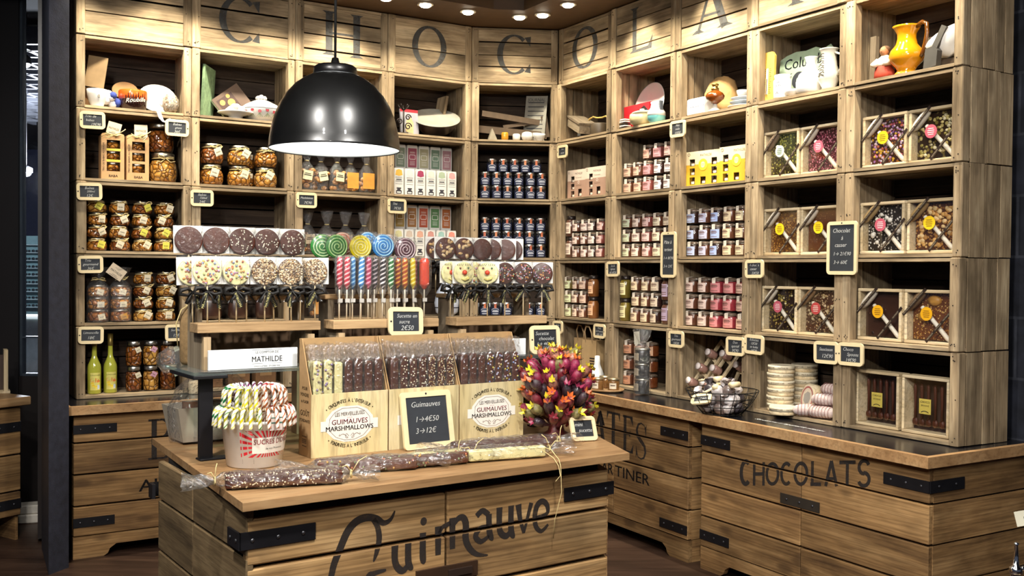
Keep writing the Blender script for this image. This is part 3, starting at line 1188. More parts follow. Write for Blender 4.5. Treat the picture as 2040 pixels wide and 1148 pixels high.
# between the two lettered cabinets: PATES / A TARTINER
m = MB()
for i, ch in enumerate('ATES'):
    x0 = (.755, .885, 1.025, 1.14)[i] - .35
    glyph(m, ch, x0, (.455, .468, .465, .445)[i], (.13, .12, .10, .098)[i], .195, -.0006, T=.24)
m.text('P', .33, .46, .27, -.0006, align='LEFT', weight=.005, xs=.6)
m.text('^', .475, .52, .2, -.0006, weight=.005)
m2 = MB().text('À TAR', .597, .322, .083, -.0006, align='RIGHT', weight=.018, xs=1.0)
m2.text('TINER', .613, .322, .083, -.0006, align='LEFT', weight=.018, xs=1.32)
t = cabinet('plank_cabinet', 'plank cabinet behind the candy cone, lettered ATES and TINER', 1.215, [.60], ZS, .707, .108, .55, cab_wood, [m, m2],
            [(1.0, 1.21, .60, .645), (1.0, 1.21, .135, .18)], None)
q = rp(.35, .235)
t.location = (q.x, q.y, 0)
t.rotation_euler = (0, 0, RA)
# the end cabinet: CHOCOLATS, brushed sans letters


def sans(m, s, x, z, w, h, gap, y, th):
    for i, ch in enumerate(s):
        k = 1.35 if i == 0 else 1.0
        a, b = x + i * (w + gap), x + i * (w + gap) + w
        hh = h * (1.12 if i == 0 else 1.0)
        c_, z1 = (a + b) / 2, z + hh
        if ch == 'C':
            m.ribbon(arc(c_, z + hh / 2, w / 2, hh / 2 - th / 2, 50, 310), th * k, y)
        elif ch == 'H':
            for u in (a, b):
                m.ribbon([(u, z), (u, z1)], th, y)
            m.ribbon([(a, z + hh / 2), (b, z + hh / 2)], th, y - .0001)
        elif ch == 'O':
            m.ribbon(arc(c_, z + hh / 2, w / 2 + .005, hh / 2 - th / 2, 0, 360, 28), th, y)
        elif ch == 'L':
            m.ribbon([(a + .01, z), (a + .01, z1)], th, y)
            m.ribbon([(a, z + th / 2), (b, z + th / 2)], th, y - .0001)
        elif ch == 'A':
            m.ribbon([(a, z), (c_, z1)], th, y)
            m.ribbon([(b, z), (c_, z1)], th, y - .0001)
            m.ribbon([(a + w * .18, z + hh * .3), (b - w * .18, z + hh * .3)], th * .8, y - .0002)
        elif ch == 'T':
            m.ribbon([(c_, z), (c_, z1)], th, y)
            m.ribbon([(a - .012, z1 - th / 2), (b + .012, z1 - th / 2)], th, y - .0001)
        elif ch == 'S':
            m.ribbon(arc(c_, z + hh * .73, w * .42, hh * .25, 20, 270, 12) + arc(c_, z + hh * .27, w * .45, hh * .25, 90, -160, 12), th, y)


m = MB()
sans(m, 'CHOCOLATS', .275, .452, .058, .105, .0245, -.0006, .0155)
for k in range(len(m.v)):      # the row of letters climbs towards the corner
    x, y, z = m.v[k]
    m.v[k] = (x, y, z + (x - .275) * .185)
t = cabinet('plank_cabinet', 'end cabinet lettered CHOCOLATS, under the end columns of crates', 1.265, [.635], ZS, .707, .108, .60, cab_wood, [m],
            [(.0, .20, .60, .645), (.0, .20, .145, .19), (1.06, 1.265, .61, .655)], (.52, .74, .425, .468))
q = rp(1.655, .235)
t.location = (q.x, q.y, 0)
t.rotation_euler = (0, 0, RA)
s_ = MB()
strap(s_, 0, .2, 0, .045, nails=2)
o = s_.build('corner_strap', [BLACKM(), flat('#55555a', 0.4, 0.8)], t)
o.location = (1.2655, .0, .61)
o.rotation_euler = (0, 0, radians(90))

# cabinet of the neighbouring aisle at the very edge, on casters
t = cabinet('plank_cabinet', 'plank cabinet on casters at the doorway, cut off by the picture edge', .95, [], [.26, .45, .60], .70, .13, .6, cab_wood, None,
            [(.72, .948, .57, .62), (.72, .948, .17, .22)], None, feet=False)
MB().box(-.02, .985, -.035, .62, .705, .75, ch=.004).build('cabinet_top', top_wood('X'), t)
for x in (.12, .83):
    m = MB().lathe([(.045, -.014), (.05, -.01), (.05, .01), (.045, .014)], 14, M=Matrix.Translation((x, .12, .05)) @ Matrix.Rotation(radians(90), 4, 'X'))
    m.box(x - .02, x + .02, .1, .14, .06, .13)
    m.build('caster', flat('#2a2a2c', 0.5), t)
a_ = radians(58)
t.rotation_euler = (0, 0, a_)
t.location = (-2.545 - cos(a_) * .95, 5.175 - sin(a_) * .95, 0)
t2 = tag(thing('display_stand'), 'small wooden stand on the cabinet at the doorway edge', 'stand')
MB().box(-.09, .03, 0, .1, 0, .012).box(.0, .02, .0, .1, .012, .23).build('frame', pale_wood('Z'), t2)
MB().box(-.09, 0, .07, .09, .012, .2).build('back_board', flat('#3c2a20', 0.6), t2)
t2.location = (-2.688, 5.28, .7505)
t2.rotation_euler = (0, 0, a_ - .5)

# a white adaptor block on the floor behind the pillar
t = tag(thing('power_adaptor'), 'white power adaptor lying on the floor behind the dark pillar', 'adaptor')
MB().box(-.1, .1, -.06, .06, 0, .05, ch=.006).box(-.04, .1, -.05, .05, .05, .1, ch=.006).build('body', flat('#c9c2b6', 0.5), t)
MB().tube([(-.1, 0, .02), (-.16, -.03, .006), (-.22, .02, .006), (-.27, .0, .006)], .006).build('cable', flat('#b9b2a6', 0.5), t)
t.location = (-2.70, 5.55, 0)
t.rotation_euler = (0, 0, radians(20))

# ------------------------------------------------------------------ goods: builders
def T4(x, y, z, rx=0, ry=0, rz=0):
    return Matrix.Translation((x, y, z)) @ Euler((rx, ry, rz)).to_matrix().to_4x4()


def bow_mesh(R, z, s=1.0, seed=0, front=1.0):
    """a raffia tie round a neck of radius R with loops and tails at the front"""
    r = random.Random(seed)
    m = MB()
    m.tube([(R * cos(a), R * sin(a), z) for a in [2 * pi * i / 14 for i in range(15)]], .0022 * s, 4)
    y = -R - .003
    for sd in (-1, 1):
        w, h = r.uniform(.024, .034) * s, r.uniform(.004, .009) * s
        up = r.uniform(-.004, .010) * s
        m.tube([(0, y, z), (sd * w * .5, y - .004, z + h + up * .5), (sd * w, y - .003, z + up + h * .6), (sd * w * 1.03, y - .003, z + up), (sd * w * .5, y - .006, z - h * .5), (0, y - .003, z)], .0028 * s, 4, flat_=.6)
        m.tube([(0, y - .003, z), (sd * w * .6, y - .006, z - r.uniform(-.004, .018) * s), (sd * w * 1.2, y - .004, z - r.uniform(-.016, .026) * s)], .002 * s, 4)
    return m


def tag_part(parent, w, h, col, x, y, z, rot, words=('BABA',), name='paper_tag'):
    m = MB().box(-w / 2, w / 2, 0, .0012, -h, 0)
    o = m.build(name, flat(col, .8, var=.03), parent)
    o.location = (x, y, z)
    o.rotation_euler = (radians(6), rot, 0)
    m = MB()
    for k, s in enumerate(words):
        m.text(s, 0, -h * (.62 if k == 0 else .85), h * (.26 if k == 0 else .12), -.0006, xs=min(1, w / (len(s) * h * .2)))
    m.box(-w * .3, w * .3, -.0007, -.0004, -h * .93, -h * .90)
    m.build('tag_lettering', INK(), o)
    return o


def baba_jar(D, H, tagc, seed, tied=True, tall=False, lidc=None, tagpos=None):
    r = random.Random(seed)
    t = thing('rum_cake_jar')
    R = D / 2
    if tall:
        pr = [(.80, 0), (.92, .03), (.97, .12), (.98, .45), (.95, .66), (.84, .76), (.72, .80), (.72, .86)]
    else:
        pr = [(.74, 0), (.90, .05), (.99, .24), (1.0, .40), (.95, .58), (.82, .72), (.74, .77), (.74, .84)]
    MB().lathe([(a * R, b * H) for a, b in pr], 22).build('glass_jar', GLASS(), t)
    fill = [(a * R * .965, max(b * H, .003)) for a, b in pr[:-2]] + [(.3 * R, .77 * H), (.0001, .775 * H)]
    sc = 36 if D < .12 else 30
    mt = (lumps('cake_amber', '#3a1405', '#9a5a1c', '#cf8b34', sc), lumps('cake_brown', '#2a0d04', '#7a3d14', '#b06a26', sc), lumps('cake_gold', '#4a1c06', '#b0701f', '#dca650', sc))[seed % 3]
    MB().lathe(fill, 22).build('rum_cakes', mt, t)
    lr = .78 if not tall else .80
    MB().lathe([(lr * R, .83 * H), (lr * R * 1.02, .845 * H), (lr * R * 1.02, .965 * H), (lr * R * .96, .985 * H), (lr * R * .7, .985 * H), (.0001, .98 * H)], 22).build('lid', flat(lidc or '#b8b2a2', .3, 1.0, var=.05), t)
    if tied:
        bow_mesh(.76 * R, .80 * H, min(1.35, .55 + D * 4.6), seed).build('raffia_bow', RAFFIA(), t)
    if tagc:
        tx, tz = tagpos or (r.uniform(-.1, .45) * R, .76 * H)
        s = min(1.2, D / .105)
        tag_part(t, .034 * s, .036 * s, tagc, tx, -R * 1.03, tz, r.uniform(-.55, .55))
    return t


def clip_jar(D, H, body, label, seal='#e6d9c8', mark='#6b4a40'):
    t = thing('clip_top_jar')
    R = D / 2
    MB().lathe([(.86 * R, 0), (.97 * R, .03 * H), (R, .1 * H), (R, .6 * H), (.93 * R, .68 * H), (.86 * R, .72 * H)], 18).build('jar_body', flat(body, .12, coat=.6, var=.2, scale=60), t)
    MB().lathe([(.90 * R, .725 * H), (.98 * R, .74 * H), (.98 * R, .80 * H), (.8 * R, .88 * H), (.55 * R, .92 * H), (.0001, .93 * H)], 18).build('glass_lid', flat('#6b5a4c', .08, coat=.8, var=.25, scale=50), t)
    m = MB()
    s = len(m.v)
    w = .8 * D
    m.add([(-w / 2 + w * i / 8, -.0008, z) for z in (.06 * H, .60 * H) for i in range(9)], [(i, i + 1, i + 10, i + 9) for i in range(8)], 0)
    for k, (z, ww, hh) in enumerate(((.47, .5, .03), (.40, .62, .05), (.33, .5, .03), (.14, .62, .03))):
        m.add([(-w * ww / 2 + w * ww * i / 4, -.0012, z * H + b) for b in (0, hh * H) for i in range(5)], [(i, i + 1, i + 6, i + 5) for i in range(4)], 1)
    m.bend(R)
    m.build('label', [flat(label, .6, var=.05), flat(mark, .7)], t)
    m = MB()
    w = .26 * D
    m.add([(x, -R * 1.03, z) for z in (.58 * H, .88 * H) for x in (-w / 2, w / 2)], [(0, 1, 3, 2)], 0)
    m.add([(-w / 2, -R * 1.03, .88 * H), (w / 2, -R * 1.03, .88 * H), (w / 2, -.2 * R, .945 * H), (-w / 2, -.2 * R, .945 * H)], [(0, 1, 2, 3)], 0)
    m.build('paper_seal', flat(seal, .7), t)
    m = MB().tube([(R * 1.0 * cos(a), R * 1.0 * sin(a), .70 * H) for a in [2 * pi * i / 16 for i in range(17)]], .0011, 4)
    m.tube([(-R * 1.02, 0, .70 * H), (-R * 1.12, -.004, .78 * H), (-R * 1.0, -.008, .82 * H), (0, -R * 1.08, .80 * H), (R * 1.0, -.008, .82 * H), (R * 1.12, -.004, .78 * H), (R * 1.02, 0, .70 * H)], .0011, 4)
    m.build('wire_clip', STEEL(), t)
    return t


def dark_jar(seal):
    D, H = .070, .084
    t = thing('preserve_jar')
    R = D / 2
    MB().lathe([(.9 * R, 0), (R, .04 * H), (R, .62 * H), (.9 * R, .70 * H), (.86 * R, .76 * H)], 18).build('jar_body', flat('#14161f', .12, coat=.5, var=.3), t)
    MB().lathe([(.9 * R, .75 * H), (.92 * R, .76 * H), (.92 * R, .97 * H), (.86 * R, .99 * H), (.0001, .985 * H)], 18).build('lid', flat('#a9a9ab', .3, 1.0), t)
    m = MB()
    w = .9 * D
    m.add([(-w / 2 + w * i / 8, -.0008, z) for z in (.05 * H, .58 * H) for i in range(9)], [(i, i + 1, i + 10, i + 9) for i in range(8)], 0)
    for x, z, ww, hh in ((0, .28, .66, .06), (0, .38, .5, .035), (0, .16, .6, .02), (0, .11, .5, .02)):
        m.add([(x - w * ww / 2 + w * ww * i / 4, -.0012, z * H + b) for b in (0, hh * H) for i in range(5)], [(i, i + 1, i + 6, i + 5) for i in range(4)], 1)
    a_ = arc(0, .30 * H, w * .42, .25 * H, 20, 160, 12)
    m.ribbon(a_, .0022, -.0013, 1)
    m.bend(R)
    m.build('label', [flat('#1d2440', .5), flat('#c9ccd6', .7)], t)
    m = MB()
    w = .2 * D
    m.add([(x, -R * 1.03, z) for z in (.55 * H, .90 * H) for x in (-w / 2, w / 2)], [(0, 1, 3, 2)], 0)
    m.build('paper_seal', flat(seal, .6), t)
    return t


def panel_holes(m, x0, x1, z0, z1, holes, y0, y1, mi=0, split=None):
    xs = sorted({x0, x1} | {h[0] for h in holes} | {h[1] for h in holes})
    zs = sorted({z0, z1} | {h[2] for h in holes} | {h[3] for h in holes} | ({split[0]} if split else set()))
    for i in range(len(xs) - 1):
        for k in range(len(zs) - 1):
            cx, cz = (xs[i] + xs[i + 1]) / 2, (zs[k] + zs[k + 1]) / 2
            if any(h[0] < cx < h[1] and h[2] < cz < h[3] for h in holes):
                continue
            m.box(xs[i], xs[i + 1], y0, y1, zs[k], zs[k + 1], split[1] if split and cz > split[0] else mi)


def tall_gift_box(w, h, d, bands, seed):
    t = thing('gift_box')
    wx0, wx1 = w * .24, w * .82
    hs = [(wx0, wx1, h * a, h * b) for a, b in ((.17, .36), (.42, .60), (.66, .84))]
    m = MB()
    panel_holes(m, 0, w, 0, h * .93, hs, 0, .003)
    m.box(0, .003, .003, d, 0, h * .93).box(w - .003, w, .003, d, 0, h * .93).box(0, w, d - .003, d, 0, h * .93).box(.003, w - .003, .003, d, 0, .003)
    # rounded hood
    pts = [(0, h * .93)] + [(w / 2 - w / 2 * cos(a), h * .93 + h * .07 * sin(a) ** .6) for a in [pi * i / 10 for i in range(1, 10)]] + [(w, h * .93)]
    m.prism(pts[::-1], 0, d)
    m.build('carton', flat('#c39a6b', .85, var=.06, scale=40), t)
    MB().box(wx0 - .006, wx1 + .006, d * .85, d * .87, .01, h * .9).build('carton_lining', flat('#3a2414', .9), t)
    for k, (a, b, z0, z1) in enumerate(hs):
        m = MB().lathe([(.7 * w * .3, 0), (w * .32, .01), (w * .33, (z1 - z0) * .5), (w * .28, (z1 - z0) * .8), (w * .26, (z1 - z0) * .86)], 16, 0)
        m.lathe([(w * .28, (z1 - z0) * .86), (w * .28, (z1 - z0) * 1.05), (.0001, (z1 - z0) * 1.05)], 16, 1)
        o = m.build('jar', [lumps('cake_amber', '#3a1405', '#9a5a1c', '#cf8b34', 36), STEEL()], t)
        o.location = ((a + b) / 2, .008 + w * .34, z0 - .004)
    if bands:
        for z in (.375, .61):
            MB().box(wx0 - .002, wx1 + .002, -.0012, 0, h * z, h * (z + .045)).build('yellow_band', flat('#e8d34a', .6), t)
    m = MB().text('BABA', w * .52, h * .045, h * .075, -.0008, weight=.02)
    m.text('TRIO DE BABAS AU RHUM', w * .14, h * .16, h * .055, -.0008, align='LEFT', rot=pi / 2, xs=.95)
    m.build('lettering', INK(), t)
    b_ = bow_mesh(.012, 0, 1.25, seed)
    b_.tube([(0, -.02, 0), (-.03, -.02, .01), (-.06, -.015, -.012)], .0022, 4).tube([(0, -.02, 0), (.04, -.02, .02), (.058, -.02, .035)], .0022, 4)
    o = b_.build('raffia_bow', RAFFIA(), t)
    o.location = (w * .5, -.004, h * .93)
    m = MB()
    m.lathe([(w * .35, 0), (w * .12, h * .05), (w * .2, h * .16)], 10, sy=.5, cap=False).crinkle(.004, random.Random(seed))
    o = m.build('cellophane_tuft', CELLO(), t)
    o.location = (w * .55, d * .4, h * .97)
    tag_part(t, .066, .06, '#e5d3b4', w * (.6), -.012, h * 1.21, -.05 + (seed % 2) * .28, ('MATHILDE', 'LE COMPTOIR DE'), 'card_tag')
    return t


def wide_gift_box(w, h, d, top, low, holes, badge, seed, words):
    t = thing('gift_box')
    m = MB()
    hs = [(w * a, w * b, h * c_, h * e) for a, b, c_, e in holes]
    panel_holes(m, 0, w, 0, h, hs, 0, .003, 0, (h * .62, 1))
    m.box(0, .003, .003, d, 0, h * .62).box(0, .003, .003, d, h * .62, h, 1).box(w - .003, w, .003, d, 0, h * .62).box(w - .003, w, .003, d, h * .62, h, 1)
    m.box(.003, w - .003, d - .003, d, 0, h, 1).box(.003, w - .003, .003, d, h - .003, h, 1).box(.003, w - .003, .003, d, 0, .003)
    m.build('carton', [flat(low, .7, var=.05), flat(top, .7, var=.05)], t)
    for a, b, z0, z1 in hs:
        r_ = (b - a) * .56
        hh = (z1 - z0)
        m = MB().lathe([(r_ * .9, 0), (r_, hh * .1), (r_, hh * .55), (r_ * .8, hh * .64)], 14, 0)
        m.lathe([(r_ * .85, hh * .64), (r_ * .85, hh * .95), (.0001, hh * .96)], 14, 1)
        s = len(m.v)
        m.add([(x, -r_ * 1.02, z) for z in (hh * .08, hh * .42) for x in (-r_ * .5, r_ * .5)], [(0, 1, 3, 2)], 2)
        o = m.build('jar', [flat('#4a2a1c', .15, coat=.5), flat('#1c1715', .2, coat=.4), flat('#e2d2bf', .7)], t)
        o.location = ((a + b) / 2, .005 + r_ * 1.05, z0)
    m = MB()
    for k, (s, zz, sz) in enumerate(words):
        m.text(s, w * .58, h * zz, h * sz, -.0008, xs=.9)
    m.ring(disc_pts(w * .08, h * .92, h * .045), disc_pts(w * .08, h * .92, h * .036), -.001, -.0002)
    m.build('lettering', flat('#6a5242', .8), t)
    if badge:
        m = MB().prism(disc_pts(w * .5, h * .60, h * .17)[::1], -.0014, -.0002, 0)
        m.prism(disc_pts(w * .5, h * .60, h * .085), -.002, -.0014, 1)
        for k in range(5):
            m.box(w * .42, w * .58, -.0024, -.0021, h * (.56 + k * .02), h * (.565 + k * .02), 0)
        m.build('round_badge', [flat(badge, .6), flat('#f2e7b8', .6)], t)
    else:
        MB().ring(disc_pts(w * .58, h * .55, h * .05), disc_pts(w * .58, h * .55, h * .038), -.0012, -.0002).build('round_badge', flat('#efe2d4', .6), t)
    return t


def tea_packet(col, row):
    t = thing('tea_packet')
    w, h, d = .062, .162, .055
    m = MB()
    prof = [(0, 0), (w, 0), (w, h * .93), (w * .96, h), (w * .04, h), (0, h * .93)]
    m.prism(prof, 0, d * .98)
    m.build('packet', flat('#e7e4dc', .6, var=.03), t)
    m = MB()
    if row == 'f':
        m.poly([(w * .12, h * .74), (w * .5, h * .70), (w * .88, h * .74), (w * .8, h * .92), (w * .5, h * .96), (w * .2, h * .92)], -.0006, 0)
        for z in (.66, .62, .52, .48, .40):
            m.box(w * .15, w * .85, -.0007, -.0004, h * z, h * z + .0016, 1)
        m.box(w * .22, w * .78, -.0007, -.0004, h * .55, h * .585, 1)
        # the printed tea jar
        m.poly([(w * .22, h * .04), (w * .78, h * .04), (w * .8, h * .15), (w * .66, h * .19), (w * .66, h * .22), (w * .74, h * .22), (w * .74, h * .27), (w * .26, h * .27), (w * .26, h * .22), (w * .34, h * .22), (w * .34, h * .19), (w * .2, h * .15)], -.0008, 1)
        m.box(w * .3, w * .7, -.0012, -.0009, h * .07, h * .12, 2)
    else:
        m.poly([(w * .08, h * .1), (w * .92, h * .1), (w * .92, h * .88), (w * .08, h * .88)], -.0006, 0)
        m.ring(rrect(w * .2, w * .8, h * .42, h * .62, .006, 2), rrect(w * .24, w * .76, h * .44, h * .60, .004, 2), -.0012, -.0005, 2)
        for z in (.72, .68, .34, .29, .24, .2):
            m.box(w * .25, w * .75, -.001, -.0007, h * z, h * z + .0018, 2)
    m.build('print', [flat(col, .6, var=.08), flat('#3b3a42', .7), flat('#efece4', .7)], t)
    return t


def biscuit_bag(kind, w, h, seed):
    r = random.Random(seed)
    t = thing('biscuit_bag')
    m = MB()
    n = 16 if kind != 'orange' else 10
    for k in range(n):
        x, z = r.uniform(-.36, .36) * w, r.uniform(.05, .46) * h
        m.ball((x, r.uniform(-.022, .02), z), r.uniform(.014, .02), 8, 5, sc=(1.1, .7, .8))
    m.build('biscuits', speckle('biscuit_' + kind, {'mix': '#a5733d', 'orange': '#c07f2e', 'brown': '#7a4423'}[kind], ['#d7a765', '#b77d3c', '#8a5527'], 90, .4), t)
    m = MB()
    pr = [(.44, .0), (.5, .06), (.5, .3), (.44, .5), (.22, .62), (.10, .68), (.26, .82), (.34, 1.0)]
    m.lathe([(a * w, b * h) for a, b in pr], 18, sy=.55, cap=False).crinkle(.004, r)
    m.build('cellophane_bag', CELLO(), t)
    MB().tube([(.11 * w * cos(a), .07 * w * sin(a), .68 * h) for a in [2 * pi * i / 10 for i in range(11)]], .003, 4).build('tie', RAFFIA(), t)
    if kind == 'orange':
        MB().box(-w * .36, w * .36, -.034, -.0335, h * .08, h * .46).build('label', flat('#d5923c', .6, var=.15), t)
    else:
        o = MB().box(-w * .26, w * .26, -.001, 0, -h * .11, h * .11).box(-w * .2, w * .2, -.002, -.001, -.002, .002, 1).box(-w * .16, w * .16, -.002, -.001, .008, .011, 1).build('label', [flat('#cfc9a4' if kind == 'mix' else '#b8a58a', .7), INK()], t)
        o.location = (0, -.036, h * .33)
        o.rotation_euler = (0, r.uniform(-.3, .3), 0)
    return t


def hammer_box(base, spots, scale, sticker, tops, mallet='#e6dcc6', seed=0, extra=None):
    r = random.Random(seed)
    w, h, d, f = .226, .222, .058, .013
    t = thing('chocolate_box')
    m = MB()
    m.box(0, w, 0, d, 0, f, ch=.002).box(0, w, 0, d, h - f, h, ch=.002).box(0, f, 0, d, f, h - f, ch=.002).box(w - f, w, 0, d, f, h - f, ch=.002)
    m.box(f * .5, w - f * .5, d - .005, d, f * .5, h - f * .5)
    m.build('box_frame', pale_wood('X'), t)
    o = MB().box(f + .002, w - f - .002, .034, d - .006, f + .002, h - f - .002, ch=.004).build('chocolate_slab', speckle('slab_%d' % seed, base, spots, scale, .36 if tops != 'plain' else .1), t)
    if extra:
        m = MB()
        for k in range(extra[2]):
            x, z = r.uniform(f + .02, w - f - .02), r.uniform(f + .02, h - f - .02)
            if abs((x / w) - (1 - z / h)) < .12:
                continue
            q = r.uniform(.8, 1.2) * extra[1]
            m.ball((x, .032, z), q, 7, 5, k % len(extra[0]), sc=(1.2 if tops != 'square' else 1.5, .6, 1))
        m.build('topping', [flat(c_, .45) for c_ in extra[0]], t)
    # mallet tied across
    m = MB()
    a = Vector((w * .16, .016, h * .86))
    e = Vector((w * .93, .016, h * .06))
    dr_ = (e - a).normalized()
    m.tube([a + dr_ * .055, a + dr_ * .09, e - dr_ * .02, e], [.0085, .0085, .0095, .006], 10)
    m.build('mallet_handle', flat('#efe6d2', .5, var=.04), t)
    m = MB()
    pv = Vector((dr_.z, 0, -dr_.x))
    c_ = a + dr_ * .018
    m.tube([c_ - pv * .058, c_ - pv * .045, c_ - pv * .02, c_ + pv * .02, c_ + pv * .045, c_ + pv * .058], [.006, .014, .018, .018, .014, .006], 12)
    m.build('mallet_head', flat(mallet, .5, var=.06), t)
    for k, (p, q) in enumerate((((-.02, .52), (.46, 1.02)), ((.475, .045), (1.02, .66)))):
        m = MB().ribbon([(w * p[0], h * p[1]), (w * q[0], h * q[1])], .0125, -.002)
        dx, dz = w * (q[0] - p[0]), h * (q[1] - p[1])
        for i in range(3):
            u = (i + .6) / 3.4
            an = math.atan2(dz, dx)
            m.text('MATHILDE', w * p[0] + dx * u, h * p[1] + dz * u - .002, .0085, -.0026, 1, rot=an)
        m.build('ribbon', [flat('#2a1d17', .5), flat('#a99a80', .7)], t)
    cx, cz = w * .47, h * .56
    m = MB().prism(disc_pts(cx, cz, .028), .0, .0015, 0)
    for i in range(4):
        m.box(cx - .017 + abs(i - 1.5) * .003, cx + .017 - abs(i - 1.5) * .003, -.0006, -.0001, cz - .014 + i * .008, cz - .011 + i * .008, 1)
    m.build('round_sticker', [flat(sticker[0], .5, var=.04), flat(sticker[1], .6)], t)
    MB().box(f * .6, w - f * .6, .002, .0024, f * .6, h - f * .6).build('clear_lid', GLASS(), t)
    return t


def slate(w, h, lines, hole=None, fw=.0155, rad=.019, txt=.5, shear=.25, dark='#2b2f35', tilt=None):
    """a school slate with a pale wooden frame; lines: (text, height, x, z) in shares of the slate"""
    t = thing('price_slate')
    n = 4
    MB().ring(rrect(-w / 2, w / 2, 0, h, rad, n), rrect(-w / 2 + fw, w / 2 - fw, fw, h - fw, .0015, n), -.009, 0).build('slate_frame', flat('#e6d2a6', .55, var=.05, scale=30), t)
    MB().box(-w / 2 + fw, w / 2 - fw, -.006, -.001, fw, h - fw).build('slate_board', flat(dark, .7, var=.15), t)
    m = MB()
    for s, sz, x, z in lines:
        m.text(s, w * x, h * z, h * sz, -.0066, align='CENTER', shear=shear, weight=.006, xs=min(1.0, (w - 2.6 * fw) / (len(s) * .50 * h * sz)))
    m.build('chalk_lettering', CHALK(), t)
    if hole:
        MB().prism(disc_pts(w * hole[0], h * hole[1], .0035, n=10), -.0095, -.0088).build('frame_hole', INK(), t)
    return t

# ------------------------------------------------------------------ goods: what stands in the crates
JW = 'from the pillar end'
JC = 'from the corner end'


def along(k, c):
    return '%s %s' % (ORD[k], JW if c <= 4 else ('from the lamp side' if c == 5 else JC))


# --- rum cake jars
YEL, CRM, PNK, GRN = '#e6dc5a', '#e9dcbc', '#d9a3b4', '#c5d3b8'
TIER4 = ['', 'lowest', 'second', 'third', 'top']
tagc4 = [[YEL, CRM, CRM, YEL], [CRM, CRM, YEL, YEL], [CRM, CRM, CRM, CRM], [YEL, CRM, YEL, CRM]]
for tier in range(4):
    for k in range(4):
        col = tagc4[tier][k]
        sd = (tier * 4 + k) % 5
        o = make(('squat', col, sd), lambda: baba_jar(.106, .0655, col, sd))
        tag(o, 'squat rum cake jar with %s tag, %s tier, %s, %s' % ('yellow' if col == YEL else 'cream', TIER4[tier + 1], along(k + 1, 1), 'third crate'), 'jar', 'squat rum cake jars')
        put(o, 1, 3, .112 + k * .113 + RND.uniform(-.003, .003), .085, tier * .0655, RND.uniform(-.3, .3))
for tier in range(4):
    for k in range(2):
        sd = (tier * 2 + k + 2) % 5
        o = make(('squat', CRM, sd), lambda: baba_jar(.106, .0655, CRM, sd))
        tag(o, 'squat rum cake jar with cream tag, %s tier, %s stack from the post, fourth crate' % (TIER4[tier + 1], ('second', 'nearer')[k]), 'jar', 'squat rum cake jars')
        put(o, 1, 4, .345 + k * .115, .085, tier * .0655, RND.uniform(-.3, .3))
for s_, x in ((0, .118), (1, .228)):
    t = tag(thing('jar_stack'), ('cellophane tied stack of three cake jars nearer the pillar, fourth crate', 'cellophane tied stack of three cake jars with big card tag, fourth crate')[s_], 'jars', 'tied stacks of three cake jars')
    for k in range(3):
        m = MB().lathe([(.038, 0), (.05, .006), (.052, .03), (.046, .046), (.04, .05)], 20, 0)
        m.lathe([(.042, .05), (.042, .062), (.0001, .062)], 20, 1)
        o = m.build('jar', [lumps('cake_amber', '#3a1405', '#9a5a1c', '#cf8b34', 36) if k else lumps('cake_brown', '#2a0d04', '#7a3d14', '#b06a26', 36), STEEL()], t)
        o.location = (0, 0, .003 + k * .064)
        tag_part(o, .034, .03, CRM if (k or s_ == 0) else '#c9913d', .006, -.054, .04, .25 * (k - 1), ('BABA',))
    m = MB().lathe([(.056, .001), (.058, .06), (.058, .18), (.03, .215), (.02, .225), (.045, .26), (.06, .285)], 16, cap=False).crinkle(.003)
    m.build('cellophane', CELLO(), t)
    bow_mesh(.022, .222, 1.0, s_).build('raffia_bow', RAFFIA(), t)
    if s_ == 1:
        tag_part(t, .085, .062, '#dfcbae', -.01, -.05, .285, .62, ('MATHILDE', 'LE COMPTOIR DE'), 'card_tag')
    put(t, 1, 4, x, .075)
# medium jars
for tier in range(2):
    for k in range(3):
        sd = (0, 2, 2, 1, 2, 0)[tier * 3 + k] + 3 * ((tier + k) % 2)
        o = make(('medium', sd, k), lambda: baba_jar(.132, .113, CRM if not (tier == 1 and k == 2) else None, sd))
        tag(o, 'medium rum cake jar with raffia bow, %s layer, %s, second crate' % (('lower', 'upper')[tier], along(k + 1, 2)), 'jar', 'medium rum cake jars')
        put(o, 2, 2, .128 + k * .152, .085, tier * .113, RND.uniform(-.3, .3))
for tier in range(2):
    o = make(('small', 3), lambda: baba_jar(.08, .105, CRM, 3, tied=False))
    tag(o, 'slim rum cake jar squeezed between the medium jars, %s layer' % ('lower', 'upper')[tier], 'jar', 'slim rum cake jars')
    put(o, 2, 2, .352, .145, tier * .105)
for k in range(3):
    o = make(('medium', (1, 0, 4)[k], 'b%d' % k), lambda: baba_jar(.130, .113, (CRM, YEL, CRM)[k], (1, 0, 4)[k]))
    tag(o, 'medium rum cake jar above the chocolate lollipops, %s' % along(k + 1, 2), 'jar', 'medium rum cake jars')
    put(o, 2, 3, .13 + k * .16, .085, 0, RND.uniform(-.2, .2))
# under those the lollipop cards hide the shelf; large jars
for k in range(2):
    o = make(('large', k), lambda: baba_jar(.148, .158, None, 5 - k, tied=(k == 0)))
    tag(o, ('large rum cake jar with raffia bow on the second shelf, under another', 'large dark rum cake jar standing on top of another')[k], 'jar', 'large rum cake jars')
    put(o, 1, 2, .448 - .012 * k, .1 + .02 * k, k * .158)
for k in range(2):
    o = tall_gift_box(.112, .24, .105, k == 0, k + 3)
    tag(o, ('tall kraft gift box with yellow bands between its three windows', 'tall kraft gift box of three jars next to the large jars')[k], 'gift box', 'tall kraft gift boxes')
    put(o, 1, 2, (.125, .250)[k], .03, 0, (-.05, .03)[k])
